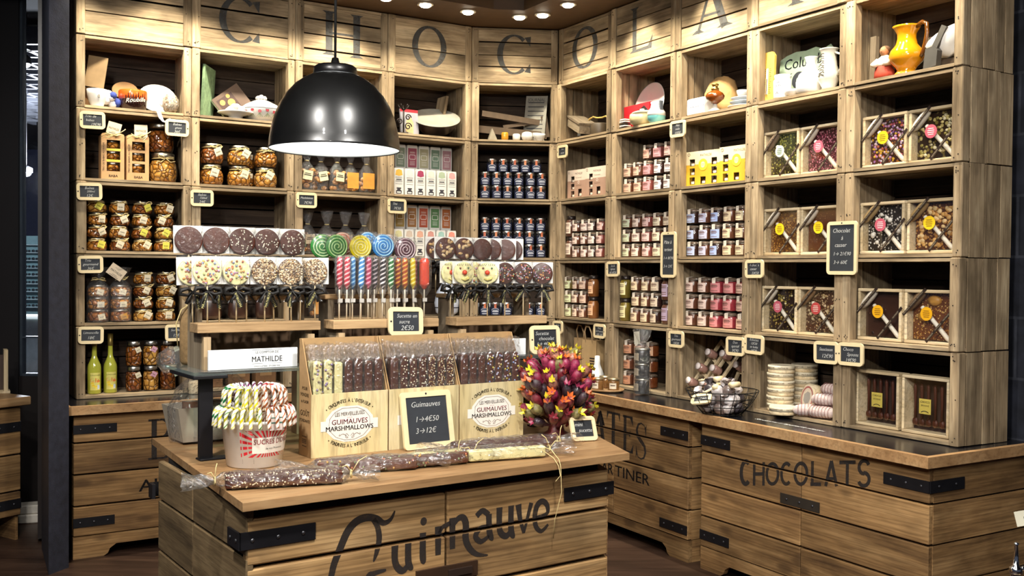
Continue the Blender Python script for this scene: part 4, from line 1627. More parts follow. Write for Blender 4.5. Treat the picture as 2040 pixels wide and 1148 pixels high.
# bottom crate: bottles and tall jars
for k in range(2):
    def bottle():
        t = thing('liqueur_bottle')
        MB().lathe([(.030, 0), (.0335, .004), (.0335, .135), (.031, .15), (.020, .175), (.0125, .195), (.011, .27), (.0125, .272), (.0125, .282)], 22).build('bottle_glass', flat('#aeb040', .12, coat=.7, var=.1), t)
        MB().lathe([(.0128, .245), (.0135, .247), (.0135, .308), (.0001, .309)], 16).build('foil_cap', flat('#7d6a34', .35, .6), t)
        m = MB()
        w = .05
        m.add([(-w / 2 + w * i / 8, -.0006, z) for z in (.02, .11) for i in range(9)], [(i, i + 1, i + 10, i + 9) for i in range(8)], 0)
        m.poly(disc_pts(-.004, .072, .022, .010, 14), -.001, 1)
        m.poly(disc_pts(.006, .066, .02, .006, 14), -.0012, 1)
        for x, z in ((-.01, .042), (.004, .036), (-.014, .055)):
            m.poly(disc_pts(x, z, .008, .007, 12), -.001, 2)
        m.poly(disc_pts(.015, .036, .007, .012, 12), -.001, 3)
        m.text('Limoncello', 0, .094, .0115, -.001, 4, shear=.2)
        m.bend(.0335)
        m.build('label', [flat('#d3c96a', .6), flat('#d8672c', .6), flat('#e8c726', .6), flat('#b9c8d8', .6), flat('#5b5a28', .7)], t)
        return t
    o = make('limoncello', bottle)
    tag(o, 'yellow green lemon liqueur bottle %s' % ('nearest the pillar, its neck behind a slate', 'standing clear beside its twin')[k], 'bottle', 'lemon liqueur bottles')
    put(o, 1, 5, .100 + k * .08, .07 + .01 * k, 0)
for tier in range(2):
    for k in range(3):
        tc = [CRM, PNK, GRN][k]
        o = make(('tall', k), lambda: baba_jar(.083, .133, tc, 1 + k % 2, tied=False, tall=True, lidc='#c6c4be', tagpos=((.01, .015, .03)[k], .1)))
        tag(o, 'tall cake jar with %s tag, %s row, bottom crate beside the pillar' % (('cream', 'pink', 'pale green')[k], ('lower', 'upper')[tier]), 'jar', 'tall cake jars')
        put(o, 1, 5, .298 + k * .088, .09, tier * .133)
t = tag(thing('cellophane_wrap'), 'crumpled twist of cellophane against the upper tall cake jars', 'wrapping')
m = MB().lathe([(.005, -.11), (.05, -.09), (.066, -.03), (.05, .03), (.012, .06), (.03, .085), (.055, .115)], 14, cap=False, M=Matrix.Rotation(radians(72), 4, 'Y')).crinkle(.008)
m.build('film', CELLO(), t)
bow_mesh(.013, 0, .8, 9).build('tie', RAFFIA(), t)
t.children[1].rotation_euler = (0, radians(72), 0)
t.children[1].location = (.058, 0, .02)
put(t, 1, 5, .485, -.075, .185)
t = tag(MB().lathe([(.03, 0), (.031, .003), (.031, .072), (.027, .076), (.033, .08), (.033, .098), (.0001, .1)], 20).build('wooden_pot', pale_wood('Z')), 'pale turned wooden pot on the dark counter beside the hamper', 'pot')
q = lp(.585, .03)
t.location = (q.x, q.y, CTOP + .0005)

# --- bags under the H
kinds = ['mix', 'mix', 'mix', 'orange', 'orange']
for k in range(5):
    o = make(('bag', kinds[k], k), lambda: biscuit_bag(kinds[k], .105, .245, k))
    tag(o, 'cellophane bag of biscuits below the black lamp, %s' % along(k + 1, 3), 'bag', 'biscuit bags')
    put(o, 3, 2, .102 + k * .093, .08 + .02 * (k % 2), .0045, RND.uniform(-.2, .2))
for k in range(4):
    o = make(('bagb', k), lambda: biscuit_bag('brown', .115, .25, 20 + k))
    tag(o, 'cellophane bag of brown cakes behind the swirl lollipops, %s' % along(k + 1, 3), 'bag', 'cake bags')
    put(o, 3, 3, .108 + k * .118, .08, .0045, RND.uniform(-.2, .2))
o = biscuit_bag('orange', .16, .24, 31)
tag(o, 'bag of golden biscuits seen between the first and second lollipop stands', 'bag')
put(o, 3, 4, .20, .09, .0045)

# --- tea packets
fc = ['#e2b04a', '#cfd0cc', '#9c3a5a', '#d8d2c4', '#a9b79a', '#e0a4a0']
bc = ['#86937f', '#a05262', '#b3ad8c', '#78917c', '#b98a90']
for r_, z0 in ((2, 0), (3, 0)):
    for k in range(6):
        o = make(('teaf', r_, k), lambda: tea_packet(fc[k] if r_ == 2 else ['#d6cf9c', '#c9b7a6', '#d8a48c', '#c98f84', '#9fc2b8', '#e0917f'][k], 'f'))
        tag(o, 'white tea packet, front row of the %s crate, %s' % (ROWN[r_], along(k + 1, 4)), 'tea packet', 'front row tea packets')
        put(o, 4, r_, .072 + k * .0735, .055, 0, RND.uniform(-.06, .06))
    b = MB().box(.05, .54, .14, .25, 0, .165).build('riser_block', flat('#2b2019', .8))
    tag(b, 'dark block lifting the back row of tea packets, %s crate under the first O' % ROWN[r_], 'riser', 'tea risers')
    put(b, 4, r_, 0, 0, 0)
    for k in range(5):
        o = make(('teab', r_, k), lambda: tea_packet(bc[k] if r_ == 2 else ['#b5964f', '#a3703f', '#b5573f', '#5f8a5a', '#b5683a'][k], 'b'))
        tag(o, 'coloured tea packet, back row of the %s crate, %s' % (ROWN[r_], along(k + 1, 4)), 'tea packet', 'back row tea packets')
        put(o, 4, r_, .124 + k * .081, .15, .166, RND.uniform(-.05, .05), sc=(1.12, 1, .94))

# --- dark preserve jars in the corner column
n_ = 0
for r_, tiers in ((2, (6, 6, 5)), (3, (6, 6, 6)), (4, (6,))):
    for tier, cnt in enumerate(tiers):
        for k in range(cnt):
            seal = ['#b5603a', '#a9553a', '#c07a52'][(k + tier) % 3]
            o = make(('dark', seal), lambda: dark_jar(seal))
            tag(o, 'dark preserve jar, %s tier, %s, %s crate of the corner column' % (TIER4[tier + 1], along(k + 1, 5), ROWN[r_]), 'jar', 'dark preserve jars')
            put(o, 5, r_, .096 + k * .0715 + (.042 if cnt == 5 else 0), .06 + .004 * tier, tier * .084 + (0 if r_ != 3 else 0), RND.uniform(-.15, .15))
# --- clip jars along the second wall
def clips(c, r_, cols, tiers, D, H, pals, x0, dx, y=.06, skip=(), base=0):
    for tier in range(base, base + tiers):
        for k in range(cols):
            if (tier, k) in skip:
                continue
            body, lab = pals[(k + (tier if len(pals) > 6 else 0)) % len(pals)]
            o = make(('clip', D, H, body, lab), lambda: clip_jar(D, H, body, lab))
            tag(o, 'small clip jar, %s tier, %s, %s crate %s' % (TIER4[tier + 1], along(k + 1, c), ROWN[r_], COLN[c]), 'jar', 'small clip jars')
            put(o, c, r_, x0 + k * dx, y + RND.uniform(-.004, .004), tier * H + .0005, RA * 0 + RND.uniform(-.1, .25))


BR, DK, PK = '#5a3524', '#33201a', '#7a4038'
clips(7, 2, 5, 2, .074, .090, [(BR, '#c9a58c'), (BR, '#d3ab94'), (PK, '#cf8f92'), (DK, '#e2d8d4'), (DK, '#d9d3d3')], .075, .092, y=.085)
clips(7, 2, 3, 1, .074, .090, [(BR, '#c89a88'), (PK, '#cf8f92'), (BR, '#d0a8a0')], .255, .092, y=.085, base=2)
clips(6, 3, 4, 3, .072, .080, [(BR, '#d9c0b2'), (BR, '#dcc4b8'), (DK, '#e0ccc0'), (PK, '#d8b4a8')], .155, .086)
clips(7, 3, 5, 3, .076, .084, [(BR, '#b9c0a0'), (BR, '#dcc8b8'), (PK, '#dcb8b0'), (BR, '#e0d2b4'), (BR, '#dccab0')], .061, .095, y=.088)
clips(8, 3, 5, 3, .078, .086, [(DK, '#a9b4d0'), (BR, '#b8b8cc'), (DK, '#a0b0d8'), (BR, '#d9c4a0'), (BR, '#d6c8a4')], .064, .0935, y=.088)
clips(6, 4, 4, 3, .072, .086, [('#6a5a2c', '#ccd0a4'), (BR, '#d9c0a8'), (BR, '#d8b8a0'), (PK, '#d8b4a0')], .078, .079, skip=((0, 3), (1, 3), (2, 3)))
clips(7, 4, 3, 3, .074, .088, [(BR, '#d8c09c'), (BR, '#dcc8a4'), (DK, '#d8c4a8')], .19, .09)
clips(8, 4, 5, 3, .080, .0885, [(BR, '#d6bcae'), (BR, '#dac2b4'), ('#8a2f36', '#cc7f80'), ('#8a2f36', '#d08a86'), (PK, '#d8b4a0')], .063, .096, y=.09)
clips(7, 5, 3, 3, .078, .089, ['x'] and [(BR, '#c98f6c'), ('#6e3a1e', '#d09a78'), ('#6e3a1e', '#d6a884')], .092, .098, y=.09)


def tall_jar(body, lab):
    t = thing('tall_sauce_jar')
    MB().lathe([(.03, 0), (.034, .004), (.034, .09), (.028, .104), (.024, .108)], 18).build('jar_body', flat(body, .15, coat=.5, var=.2), t)
    MB().lathe([(.027, .107), (.028, .109), (.028, .13), (.0001, .131)], 18).build('lid', flat('#2a211c', .3, .3), t)
    m = MB()
    w = .056
    m.add([(-w / 2 + w * i / 8, -.0006, z) for z in (.02, .088) for i in range(9)], [(i, i + 1, i + 10, i + 9) for i in range(8)], 0)
    for z in (.075, .066, .04, .03):
        m.add([(-w * .35 + w * .7 * i / 4, -.001, z + b) for b in (0, .004) for i in range(5)], [(i, i + 1, i + 6, i + 5) for i in range(4)], 1)
    m.bend(.034)
    m.build('label', [flat(lab, .6), flat('#7a5a4c', .7)], t)
    return t


for c, r_, x, body, lab in ((6, 4, .335, '#7a4a24', '#dfae86'), (7, 4, .085, '#6a5a24', '#d8cf9a'), (7, 4, .465, '#5a3a2c', '#c0a8bc'), (6, 3, .085, '#5a3a2c', '#dcc8b4')):
    for tier in range(2):
        o = make(('tallsauce', body, lab), lambda: tall_jar(body, lab))
        tag(o, 'tall labelled jar, %s of two stacked, %s crate %s%s' % (('lower', 'upper')[tier], ROWN[r_], COLN[c], ', post side' if x > .3 else ''), 'jar', 'tall labelled jars')
        put(o, c, r_, x, .055, tier * .1315)
# gift boxes on the second wall
H6 = [(.18, .36, .05, .27), (.18, .36, .32, .52), (.18, .36, .57, .78), (.55, .74, .06, .32)]
for k in range(2):
    o = make('gift6', lambda: wide_gift_box(.205, .178, .06, '#e3d0bc', '#b08d78', H6, None, 1, [('MATHILDE', .83, .10), ('Trio Gourmand', .70, .06), ('Gourmand', .42, .08)]))
    tag(o, 'pink brown windowed gift box, %s, second crate under the second O' % ('nearer the corner', 'half behind the post')[k], 'gift box', 'pink brown gift boxes')
    put(o, 6, 2, .045 + k * .215, .05 - .012 * k, 0, .03)
H8 = [(.10, .26, .05, .26), (.10, .26, .32, .52), (.10, .26, .58, .78), (.74, .90, .05, .26), (.74, .90, .32, .52), (.74, .90, .58, .78), (.42, .58, .05, .26)]
for k in range(2):
    o = make('gift8', lambda: wide_gift_box(.235, .182, .085, '#ecd9ae', '#e0ae2c', H8, '#e8cf3a', 1, [('MATHILDE', .84, .10)]))
    tag(o, 'yellow windowed gift box with round badge, %s' % ('nearer the corner, second crate under the A', 'half behind the post, under the A')[k], 'gift box', 'yellow gift boxes')
    put(o, 8, 2, .045 + k * .258, .045, 0, (.12, .05)[k])

# --- chocolate boxes with mallets
REDS, YELS = ('#c0596a', '#f0d8d8'), ('#f0c81e', '#8a6a10')
HB = [
    (9, 2, .03, '#3a3016', ['#b9b04a', '#8f8a2c', '#5a5a1e', '#d8cf7a'], 90, ('#d8e6cc', '#55664a'), 'n', None, 'green and yellow sprigged chocolate, mint sticker', '#8a7460'),
    (9, 2, .262, '#4a1e26', ['#c26a80', '#e0a0ae', '#8a3a50', '#d88098'], 110, REDS, 'n', None, 'pink praline chocolate, rose sticker', '#ece2d0'),
    (10, 2, .048, '#4a281a', ['#e0b030', '#d8607a', '#e8d8e0', '#c07a30', '#9a6ab0'], 75, YELS, 'n', (['#e6b838', '#e07a50', '#e8c8d8', '#c890c0'], .0052, 110), 'many coloured sweets on it, yellow sticker', '#ece2d0'),
    (10, 2, .280, '#33200f', ['#7a6a30', '#b9a868'], 50, REDS, 'n', (['#c9b878', '#8f8440', '#e0d6b0'], .0065, 70), 'pistachios and nuts on it, rose sticker', '#ece2d0'),
    (9, 3, .035, '#6a3f1c', ['#c0893a', '#a06a28', '#d8a850'], 120, YELS, 'square', (['#d8a23e'], .02, 2), 'a caramel square on it, yellow sticker', '#ece2d0'),
    (9, 3, .268, '#5a2e18', ['#8a4a24', '#d8b070'], 110, YELS, 'plain', None, 'milk chocolate with seeds, behind the tall slate', '#ece2d0'),
    (10, 3, .042, '#2a2420', ['#e8e2d6', '#b8b0a4', '#3a3430', '#f0ece4'], 95, REDS, 'n', (['#efe9dc'], .010, 18), 'black and white nougat pieces on it', '#b89a6a'),
    (10, 3, .278, '#5a3218', ['#c9964e', '#e0b878', '#a06a30'], 80, YELS, 'n', (['#d8a860', '#c08a44', '#e6c48a'], .0088, 120), 'whole hazelnuts on it, yellow sticker', '#a88a5a'),
    (9, 4, .03, '#2a1a18', ['#8a7430', '#b09a4a', '#3a2420'], 90, REDS, 'n', (['#c8a860', '#9a8a3c', '#e0d0a0'], .006, 26), 'dark chocolate and pistachio crumbs, red sticker', '#ece2d0'),
    (9, 4, .260, '#4a2a18', ['#b89a70', '#d0b48a', '#6a3a20'], 100, ('#c04a48', '#f0e0d0'), 'n', (['#d8c49c', '#bfa272'], .006, 40), 'pale nut crumbs on it, red sticker', '#8a6a48'),
    (10, 4, .036, '#3a2016', ['#4a2a1c', '#2a1612', '#5a3622'], 30, ('#eeb018', '#8a5a10'), 'plain', None, 'plain dark chocolate, orange yellow sticker', '#ece2d0'),
    (10, 4, .272, '#6a3c1c', ['#b07a34', '#d8b06a', '#8a5224'], 120, ('#eeb018', '#8a5a10'), 'square', (['#c08a3a'], .024, 3), 'oval biscuits on it, orange yellow sticker', '#7a6248')]
for k, (c, r_, x, base, spots, scl, stk, tops, extra, lab, mal) in enumerate(HB):
    o = hammer_box(base, spots, scl, stk, tops, mal, 40 + k, extra)
    tag(o, 'wooden chocolate box with mallet: %s' % lab, 'chocolate box', 'chocolate boxes with mallets')
    put(o, c, r_, x, .054 + .006 * (k % 2), 0, RND.uniform(-.008, .008))


def spoon_box():
    w, h, d, f = .222, .238, .075, .012
    t = thing('spoon_box')
    m = MB()
    m.box(0, w, 0, d, 0, f, ch=.002).box(0, w, 0, d, h - f, h, ch=.002).box(0, f, 0, d, f, h - f, ch=.002).box(w - f, w, 0, d, f, h - f, ch=.002).box(f * .5, w - f * .5, d - .005, d, f * .5, h - f * .5)
    m.build('box_frame', pale_wood('X'), t)
    MB().box(f, w - f, d - .009, d - .006, f, h - f).build('backing', flat('#3a2418', .8), t)
    for i in range(6):
        x = f + .022 + i * .0315
        m = MB().ball((x, .045, .045), .0145, 10, 6, sc=(1, .5, 1.2)).tube([(x, .045, .055), (x, .045, .12), (x, .043, .19), (x, .042, .202)], [.006, .005, .007, .004], 8)
        m.build('chocolate_spoon', CHOC(), t)
    m = MB().box(w * .37, w * .62, .004, .005, h * .36, h * .62, 0)
    m.text('CHOCO', w * .495, h * .55, .012, .0034, 1, weight=.02).text('SPOONS', w * .495, h * .49, .010, .0034, 1)
    m.ribbon(arc(w * .495, h * .36, .02, .012, 30, 150, 8), .003, .0034, 1)
    m.build('yellow_label', [flat('#d8c25a', .6), INK()], t)
    MB().box(f * .6, w - f * .6, .002, .0024, f * .6, h - f * .6).build('clear_lid', GLASS(), t)
    return t


for k in range(2):
    o = make('spoon', spoon_box)
    tag(o, 'wooden box of dark chocolate spoons, %s' % ('next to the sausages', 'against the end of the shelf wall')[k], 'chocolate box', 'chocolate spoon boxes')
    put(o, 10, 5, .034 + k * .238, .052, 0, 0)

# --- price slates on the crate fronts
SL = [(1, 2, .076, .307, [('Trio de', .2, -.08, .66), ('babas', .2, -.1, .43), ('19€90', .2, .12, .2)], (-.44, .5), 'Trio de babas', 1), (1, 2, .493, .303, [('Babas', .22, 0, .64), ('géant', .18, .05, .44), ('36€', .22, 0, .2)], (.44, .5), 'Babas géant', 1),
      (1, 3, .062, .315, [('Babas', .22, 0, .64), ('200ml', .17, .05, .45), ('12€', .22, 0, .2)], (-.44, .5), 'Babas 12€', 1), (2, 3, .052, .308, [('Babas', .22, 0, .64), ('720ml', .17, .05, .45), ('24€', .22, 0, .2)], (-.44, .5), 'Babas 24€', 1),
      (3, 3, .065, .323, [('Madeleines', .2, 0, .58), ('7€90', .24, .05, .26)], (-.44, .5), 'Madeleines', 1), (4, 3, .057, .313, [('Thé', .22, -.12, .58), ('7€50', .24, 0, .27)], (-.44, .5), 'Thé 7€50', 1),
      (1, 4, .067, .316, [('Trio', .2, -.1, .66), ('gourmand', .2, .0, .44), ('36€', .22, 0, .2)], (-.44, .5), 'Trio gourmand', 1), (1, 5, .068, .326, [('Limoncello', .2, 0, .58), ('18€', .24, 0, .27)], (-.44, .5), 'Limoncello', 1),
      (1, 5, .496, .328, [('Sor Baba', .2, 0, .6), ('15€90', .24, .05, .27)], None, '15€90', 1),
      (6, 2, .085, .310, [('Trio', .2, 0, .62), ('19€90', .2, 0, .3)], (-.44, .5), 'narrow, nearest the corner', .9), (8, 2, .046, .321, [('Méli', .2, 0, .64), ('mélo', .2, 0, .43), ('15€50', .2, 0, .2)], (-.44, .5), 'above the yellow gift boxes', 1),
      (7, 4, .057, .318, [('Sel &', .2, 0, .64), ('épices', .2, 0, .43), ('6€-8€50', .2, 0, .2)], (-.44, .5), 'low, between the clip jars', 1), (9, 4, .053, .322, [('4 choc\' à', .2, 0, .64), ('casser', .2, -.05, .43), ('23€50', .2, .05, .2)], (-.44, .5), 'casser 23€50', 1),
      (6, 5, .053, .320, [('Sirop', .22, 0, .6), ('6€70', .22, 0, .27)], (-.44, .5), 'just above the kraft bags, corner side', .9), (6, 5, .502, .320, [('Miels', .2, 0, .64), ('de Provence', .2, 0, .43), ('10€-15€', .2, 0, .2)], (.44, .5), 'just above the kraft bags, post side', .95),
      (8, 5, .054, .317, [('Trio', .2, 0, .64), ('gourmand', .2, 0, .43), ('15€50', .2, 0, .2)], (-.44, .5), 'beside the tied tin stack', 1), (8, 5, .502, .311, [('Duo', .2, 0, .64), ('apéritif', .2, 0, .43), ('9€90', .22, 0, .2)], (.44, .5), '9€90, of the touching pair above the wire basket', 1.05),
      (9, 5, .056, .328, [('Rillettes', .2, 0, .68), ('12€50', .17, 0, .5), ('en boîte', .17, 0, .32), ('14€90', .17, 0, .14)], (-.44, .5), 'four lines, of the touching pair above the wire basket', 1.05), (9, 5, .502, .323, [('Saucisson', .2, 0, .58), ('12€90', .24, .05, .27)], (.44, .5), 'Saucisson 12€90', 1.12),
      (10, 5, .065, .326, [('Choco', .21, -.1, .64), ('Spoons', .21, .08, .42), ('14€90', .21, .0, .18)], (-.44, .5), 'Choco Spoons 14€90', 1.12)]
for c, r_, x, z, lines, hole, lab, s in SL:
    o = slate(.122 * s, .088 * s, lines, hole)
    tag(o, 'small wooden framed price slate, chalked %s' % lab if '€' in lab or lab[0].isupper() else 'small wooden framed price slate, %s' % lab, 'price slate', 'price slates on the crates')
    put(o, c, r_, x, -.0128, z - .044 * s - FLOORZ, 0, 0, RND.uniform(-.03, .03))
o = slate(.125, .245, [('Pâte à', .105, -.05, .74), ('tartiner', .105, -.02, .58), ('1→ 8€90', .085, 0, .40), ('3→ 23€', .085, -.03, .22)], (0, .965))
tag(o, 'tall slate chalked Pâte à tartiner, between the clip jars', 'price slate', 'tall price slates')
put(o, 7, 3, .557, -.0140, -.022 - .06 - FLOORZ - .015)
o = slate(.165, .232, [('Chocolat', .11, -.03, .79), ('à', .11, 0, .65), ('casser', .11, -.05, .52), ('1→ 21€90', .095, 0, .36), ('3→ 60€', .095, -.05, .2)], (0, .965))
tag(o, 'tall slate chalked Chocolat à casser, among the mallet boxes', 'price slate', 'tall price slates')
put(o, 9, 3, .583, -.0140, -.072 - FLOORZ)

# ------------------------------------------------------------------ the old things in the top row of open crates
def solo(o, label, cat, group=None):
    return tag(o, label, cat, group)


def lathe_thing(name, part, prof, mat_, label, cat, n=24, **kw):
    t = tag(thing(name), label, cat)
    MB().lathe(prof, n, **kw).build(part, mat_, t)
    return t


def bowl_prof(R, h, foot=.45, th=.006):
    return [(foot * R, 0), (foot * R, .04 * h), (.78 * R, .3 * h), (.95 * R, .7 * h), (R, h), (R - th, h), (.9 * R - th, .65 * h), (.6 * R, .22 * h), (.0001, .15 * h)]


# first crate by the pillar
o = lathe_thing('bowl', 'bowl_body', bowl_prof(.052, .088, .6), CERAM(), 'white footed bowl with a small crest, top crate beside the pillar', 'bowl')
MB().prism(disc_pts(0, .05, .006, .008, 10), -.051, -.048).build('crest', flat('#8a8478', .6), o)
put(o, 1, 1, .110, .06)
m = MB()
r_ = random.Random(5)
for k in range(7):
    m.ball((r_.uniform(-.03, .03), r_.uniform(-.02, .02), .025 + k * .008), r_.uniform(.018, .026), 8, 5, k % 2)
o = solo(m.build('crumpled_cloth', [flat('#e4e6ee', .8), flat('#2f3f8a', .8)]), 'crumpled blue and white cloth between the white bowl and orange pot', 'cloth')
put(o, 1, 1, .182, .07)
t = tag(thing('stoneware_pot'), 'orange and dark brown glazed pot with cursive script', 'pot')
MB().lathe([(.06, 0), (.068, .01), (.073, .05), (.0735, .06)], 24).build('lower_glaze', flat('#2a1512', .2, coat=.5), t)
m = MB().lathe([(.0735, .055), (.074, .075), (.073, .098), (.070, .104), (.066, .1), (.064, .03), (.0001, .03)], 24)
m.build('upper_glaze', flat('#d8561c', .2, coat=.5), t)
m = MB()
for k in range(9):
    x = -.05 + k * .0125
    m.poly([(x - .004, .03), (x + .004, .03), (x + .002, .075 + .01 * (k % 3)), (x - .002, .07 + .012 * (k % 2))][::1], -.0012, 1)
m.text('Roubille', 0, .038, .032, -.0022, 0, shear=.4, rot=.12)
m.bend(.0735)
m.build('script', [flat('#e8ddc0', .5), flat('#2a1512', .2, coat=.5)], t)
put(t, 1, 1, .292, .09, 0)
o = solo(MB().prism(disc_pts(0, .045, .066, .044, 28), 0, .012).build('oval_board', flat('#b3905f', .7)), 'tan oval board standing behind the orange pot', 'board')
put(o, 1, 1, .27, .19, .075, 0, .2)
b = MB().box(-.05, .06, 0, .05, 0, .073).build('wooden_block', flat('#3a2d20', .8))
solo(b, 'dark block under the tan oval board', 'block')
put(b, 1, 1, .27, .18)
t = tag(thing('serving_platter'), 'white platter leaning behind the grey shell jug', 'platter')
MB().lathe([(.05, 0), (.052, .003), (.098, .014), (.1, .018), (.096, .017), (.05, .007), (.0001, .006)], 30, sy=.82).build('platter_body', CERAM(), t)
put(t, 1, 1, .43, .16, .082, 0, radians(72))
t = tag(thing('shell_jug'), 'rounded grey brown shell jug at the post, top crate beside the pillar', 'jug')
MB().lathe([(.02, 0), (.036, .015), (.044, .045), (.040, .075), (.028, .095), (.022, .1)], 18).build('jug_body', speckle('shellglaze', '#9a8f80', ['#b9b0a2', '#7a6a58', '#8a8478'], 60, .4, .2), t)
MB().tube([(-.03, 0, .085), (-.055, 0, .075), (-.06, 0, .05), (-.04, 0, .03)], .005, 6).build('jug_handle', CERAM(), t)
put(t, 1, 1, .478, .06)
t = tag(thing('ribbon_banner'), 'white and blue ribbon spilling over the shelf edge towards a slate', 'ribbon')
m = MB()
pts = [(.375, .02, .05), (.385, -.012, .02), (.40, -.016, -.01), (.412, -.018, -.045), (.43, -.016, -.062), (.45, -.017, -.055), (.462, -.016, -.04), (.475, -.016, -.06), (.488, -.017, -.075)]
for i in range(len(pts) - 1):
    a, b_ = Vector(pts[i]), Vector(pts[i + 1])
    w = .012 if i < 5 else .007
    m.add([a + Vector((-w, 0, w * .3)), a + Vector((w, 0, -w * .3)), b_ + Vector((w, 0, -w * .3)), b_ + Vector((-w, 0, w * .3))], [(0, 1, 2, 3)], 0 if i < 6 else 1)
m.build('ribbon_band', [flat('#e6e6ee', .6), flat('#8a90c0', .6)], t)
put(t, 1, 1, 0, 0, 0)
o = solo(MB().box(0, .10, 0, .004, 0, .16).build('cardboard_sheet', flat('#8a7150', .85)), 'brown cardboard sheet leaning at the pillar side of the top crate', 'cardboard')
put(o, 1, 1, .058, .13, .115, -.5, 0, .15)
o = solo(MB().box(0, .05, 0, .10, 0, .115).build('wooden_box', flat('#7d5a35', .8)), 'brown wooden box behind the white bowl', 'box')
put(o, 1, 1, .055, .17, 0, -.2)
o = lathe_thing('brass_rimmed_tin', 'tin_body', [(.05, 0), (.052, .005), (.052, .10), (.05, .105), (.046, .1), (.0001, .098)], flat('#6a5c48', .35, .7), 'round metal tin standing behind the crumpled cloth', 'tin')
put(o, 1, 1, .165, .2)
# under the first C
o = solo(MB().box(0, .014, 0, .19, 0, .285).build('green_tile', flat('#7f9a72', .8, var=.3, scale=40, bump=.5)), 'green textured panel leaning against the crate side', 'panel')
put(o, 2, 1, .062, .07, 0, radians(-32), 0, radians(3))
t = tag(thing('cookbook'), 'cookbook with a chocolate photograph, tilted behind the tureen', 'book')
MB().box(-.09, .09, 0, .022, 0, .13).build('page_block', flat('#e9e2d4', .8), t)
m = MB().box(-.091, .091, -.003, 0, -.001, .131, 0)
m.box(-.075, .03, -.0036, -.003, .02, .11, 1)
for x, z, q in ((-.05, .085, .016), (-.005, .06, .022), (.0, .1, .012)):
    m.prism(disc_pts(x, z, q, n=12), -.0042, -.0036, 2)
m.build('cover', [flat('#5a4434', .5), flat('#3a1e14', .5), flat('#c89048', .5)], t)
put(t, 2, 1, .30, .15, .062, 0, -.15, radians(-38))
b = MB().box(-.07, .07, 0, .07, 0, .05).build('wooden_block', flat('#4a3a28', .8))
solo(b, 'dark block under the tilted cookbook', 'block')
put(b, 2, 1, .30, .15)
t = tag(thing('tureen'), 'white lidded tureen painted with dark red flowers', 'tureen')
MB().lathe([(.06, 0), (.065, .006), (.095, .03), (.108, .06), (.112, .072), (.107, .07), (.0001, .06)], 28).build('tureen_body', CERAM(), t)
m = MB().lathe([(.114, .072), (.115, .078), (.09, .098), (.05, .118), (.02, .128), (.012, .132)], 28, cap=False)
for k in range(7):
    a = 2 * pi * k / 7
    m.ball((.022 * cos(a), .022 * sin(a), .137), .012, 7, 5)
m.ball((0, 0, .142), .016, 8, 6)
m.build('tureen_lid', CERAM(), t)
m = MB()
for k in range(7):
    a = -pi / 2 + (k - 3) * .42
    x = (k - 3) * .042
    m.poly(disc_pts(x, .05 + .008 * (k % 2), .010, .009, 10), -.001, 0)
    for j in range(4):
        m.ribbon([(x, .04), (x + (j - 1.5) * .012, .018)], .0022, -.0012, 1)
m.bend(.108)
m.build('painted_flowers', [flat('#8a3038', .4), flat('#4a5a3a', .4)], t)
put(t, 2, 1, .415, .11)
t = tag(thing('dinner_plate'), 'white footed plate hanging over the shelf edge under the first C', 'plate')
MB().lathe([(.03, 0), (.035, .004), (.04, .02), (.09, .032), (.1, .038), (.098, .041), (.04, .027), (.0001, .025)], 30).build('plate_body', CERAM(), t)
put(t, 2, 1, .262, .085, 0, 0, 0)
m = MB()
for k in range(5):
    m.ball((-.03 + .015 * k, .01 * (k % 2), .05 + .012 * (k % 3)), .024, 8, 5, sc=(1.2, 1, .7))
o = solo(m.build('folded_napkin', flat('#e8e6e0', .8)), 'white folded napkin heaped on the footed plate', 'napkin')
put(o, 2, 1, .262, .085, .0)
# under the H: a board behind the lamp
o = solo(MB().box(0, .3, 0, .018, 0, .16).build('leaning_board', flat('#5a4832', .8)), 'dark board leaning at the back, half hidden by the black lamp', 'board')
put(o, 3, 1, .1, .255, 0.001, 0, -.1)
# under the first O
t = tag(thing('candle_bracket'), 'dark wrought iron scrolled candle bracket beside the photo packet', 'bracket')
m = MB()
m.tube([(0, 0, 0), (0, 0, .15)], .005, 6).tube([(-.03, 0, .004), (.03, 0, .004)], .005, 6)


def scroll(m, cx, cz, s, fl):
    pts = []
    for i in range(22):
        a = i * .42
        q = s * (1 - i / 26)
        pts.append((cx + fl * q * cos(a), -.002, cz + q * sin(a)))
    m.tube(pts, .0038, 5)


scroll(m, .03, .045, .024, 1)
scroll(m, .03, .10, .02, 1)
scroll(m, -.026, .07, .02, -1)
for k in range(5):
    m.tube([(0, 0, .14), (.028 * cos(k * 1.25), .028 * sin(k * 1.25), .16), (.034 * cos(k * 1.25), .034 * sin(k * 1.25), .175)], .0032, 5)
m.build('iron_scrollwork', flat('#2a2320', .5, .5), t)
put(t, 4, 1, .125, .04)
t = tag(thing('photo_packet'), 'glossy packet with a red top band and a cake photograph', 'packet')
m = MB().box(0, .125, 0, .012, 0, .16, 0).box(.0, .125, -.001, 0, .143, .16, 1)
m.prism([(.03, .02), (.085, .01), (.09, .08), (.07, .115), (.04, .09)], -.0015, -.001, 2)
m.build('packet_body', [flat('#a3a1a8', .3), flat('#b52a34', .4), flat('#d8b886', .5)], t)
put(t, 4, 1, .128, .075, 0, .08, -.12)
t = tag(thing('enamel_basin'), 'large dark enamel basin with white inside, tilted towards the room', 'basin')
MB().lathe([(.09, 0), (.12, .03), (.146, .08), (.152, .086)], 36, cap=False).lathe([(.09, .0), (.0001, .0)], 36).build('basin_outside', flat('#2a1c1a', .3, coat=.3), t)
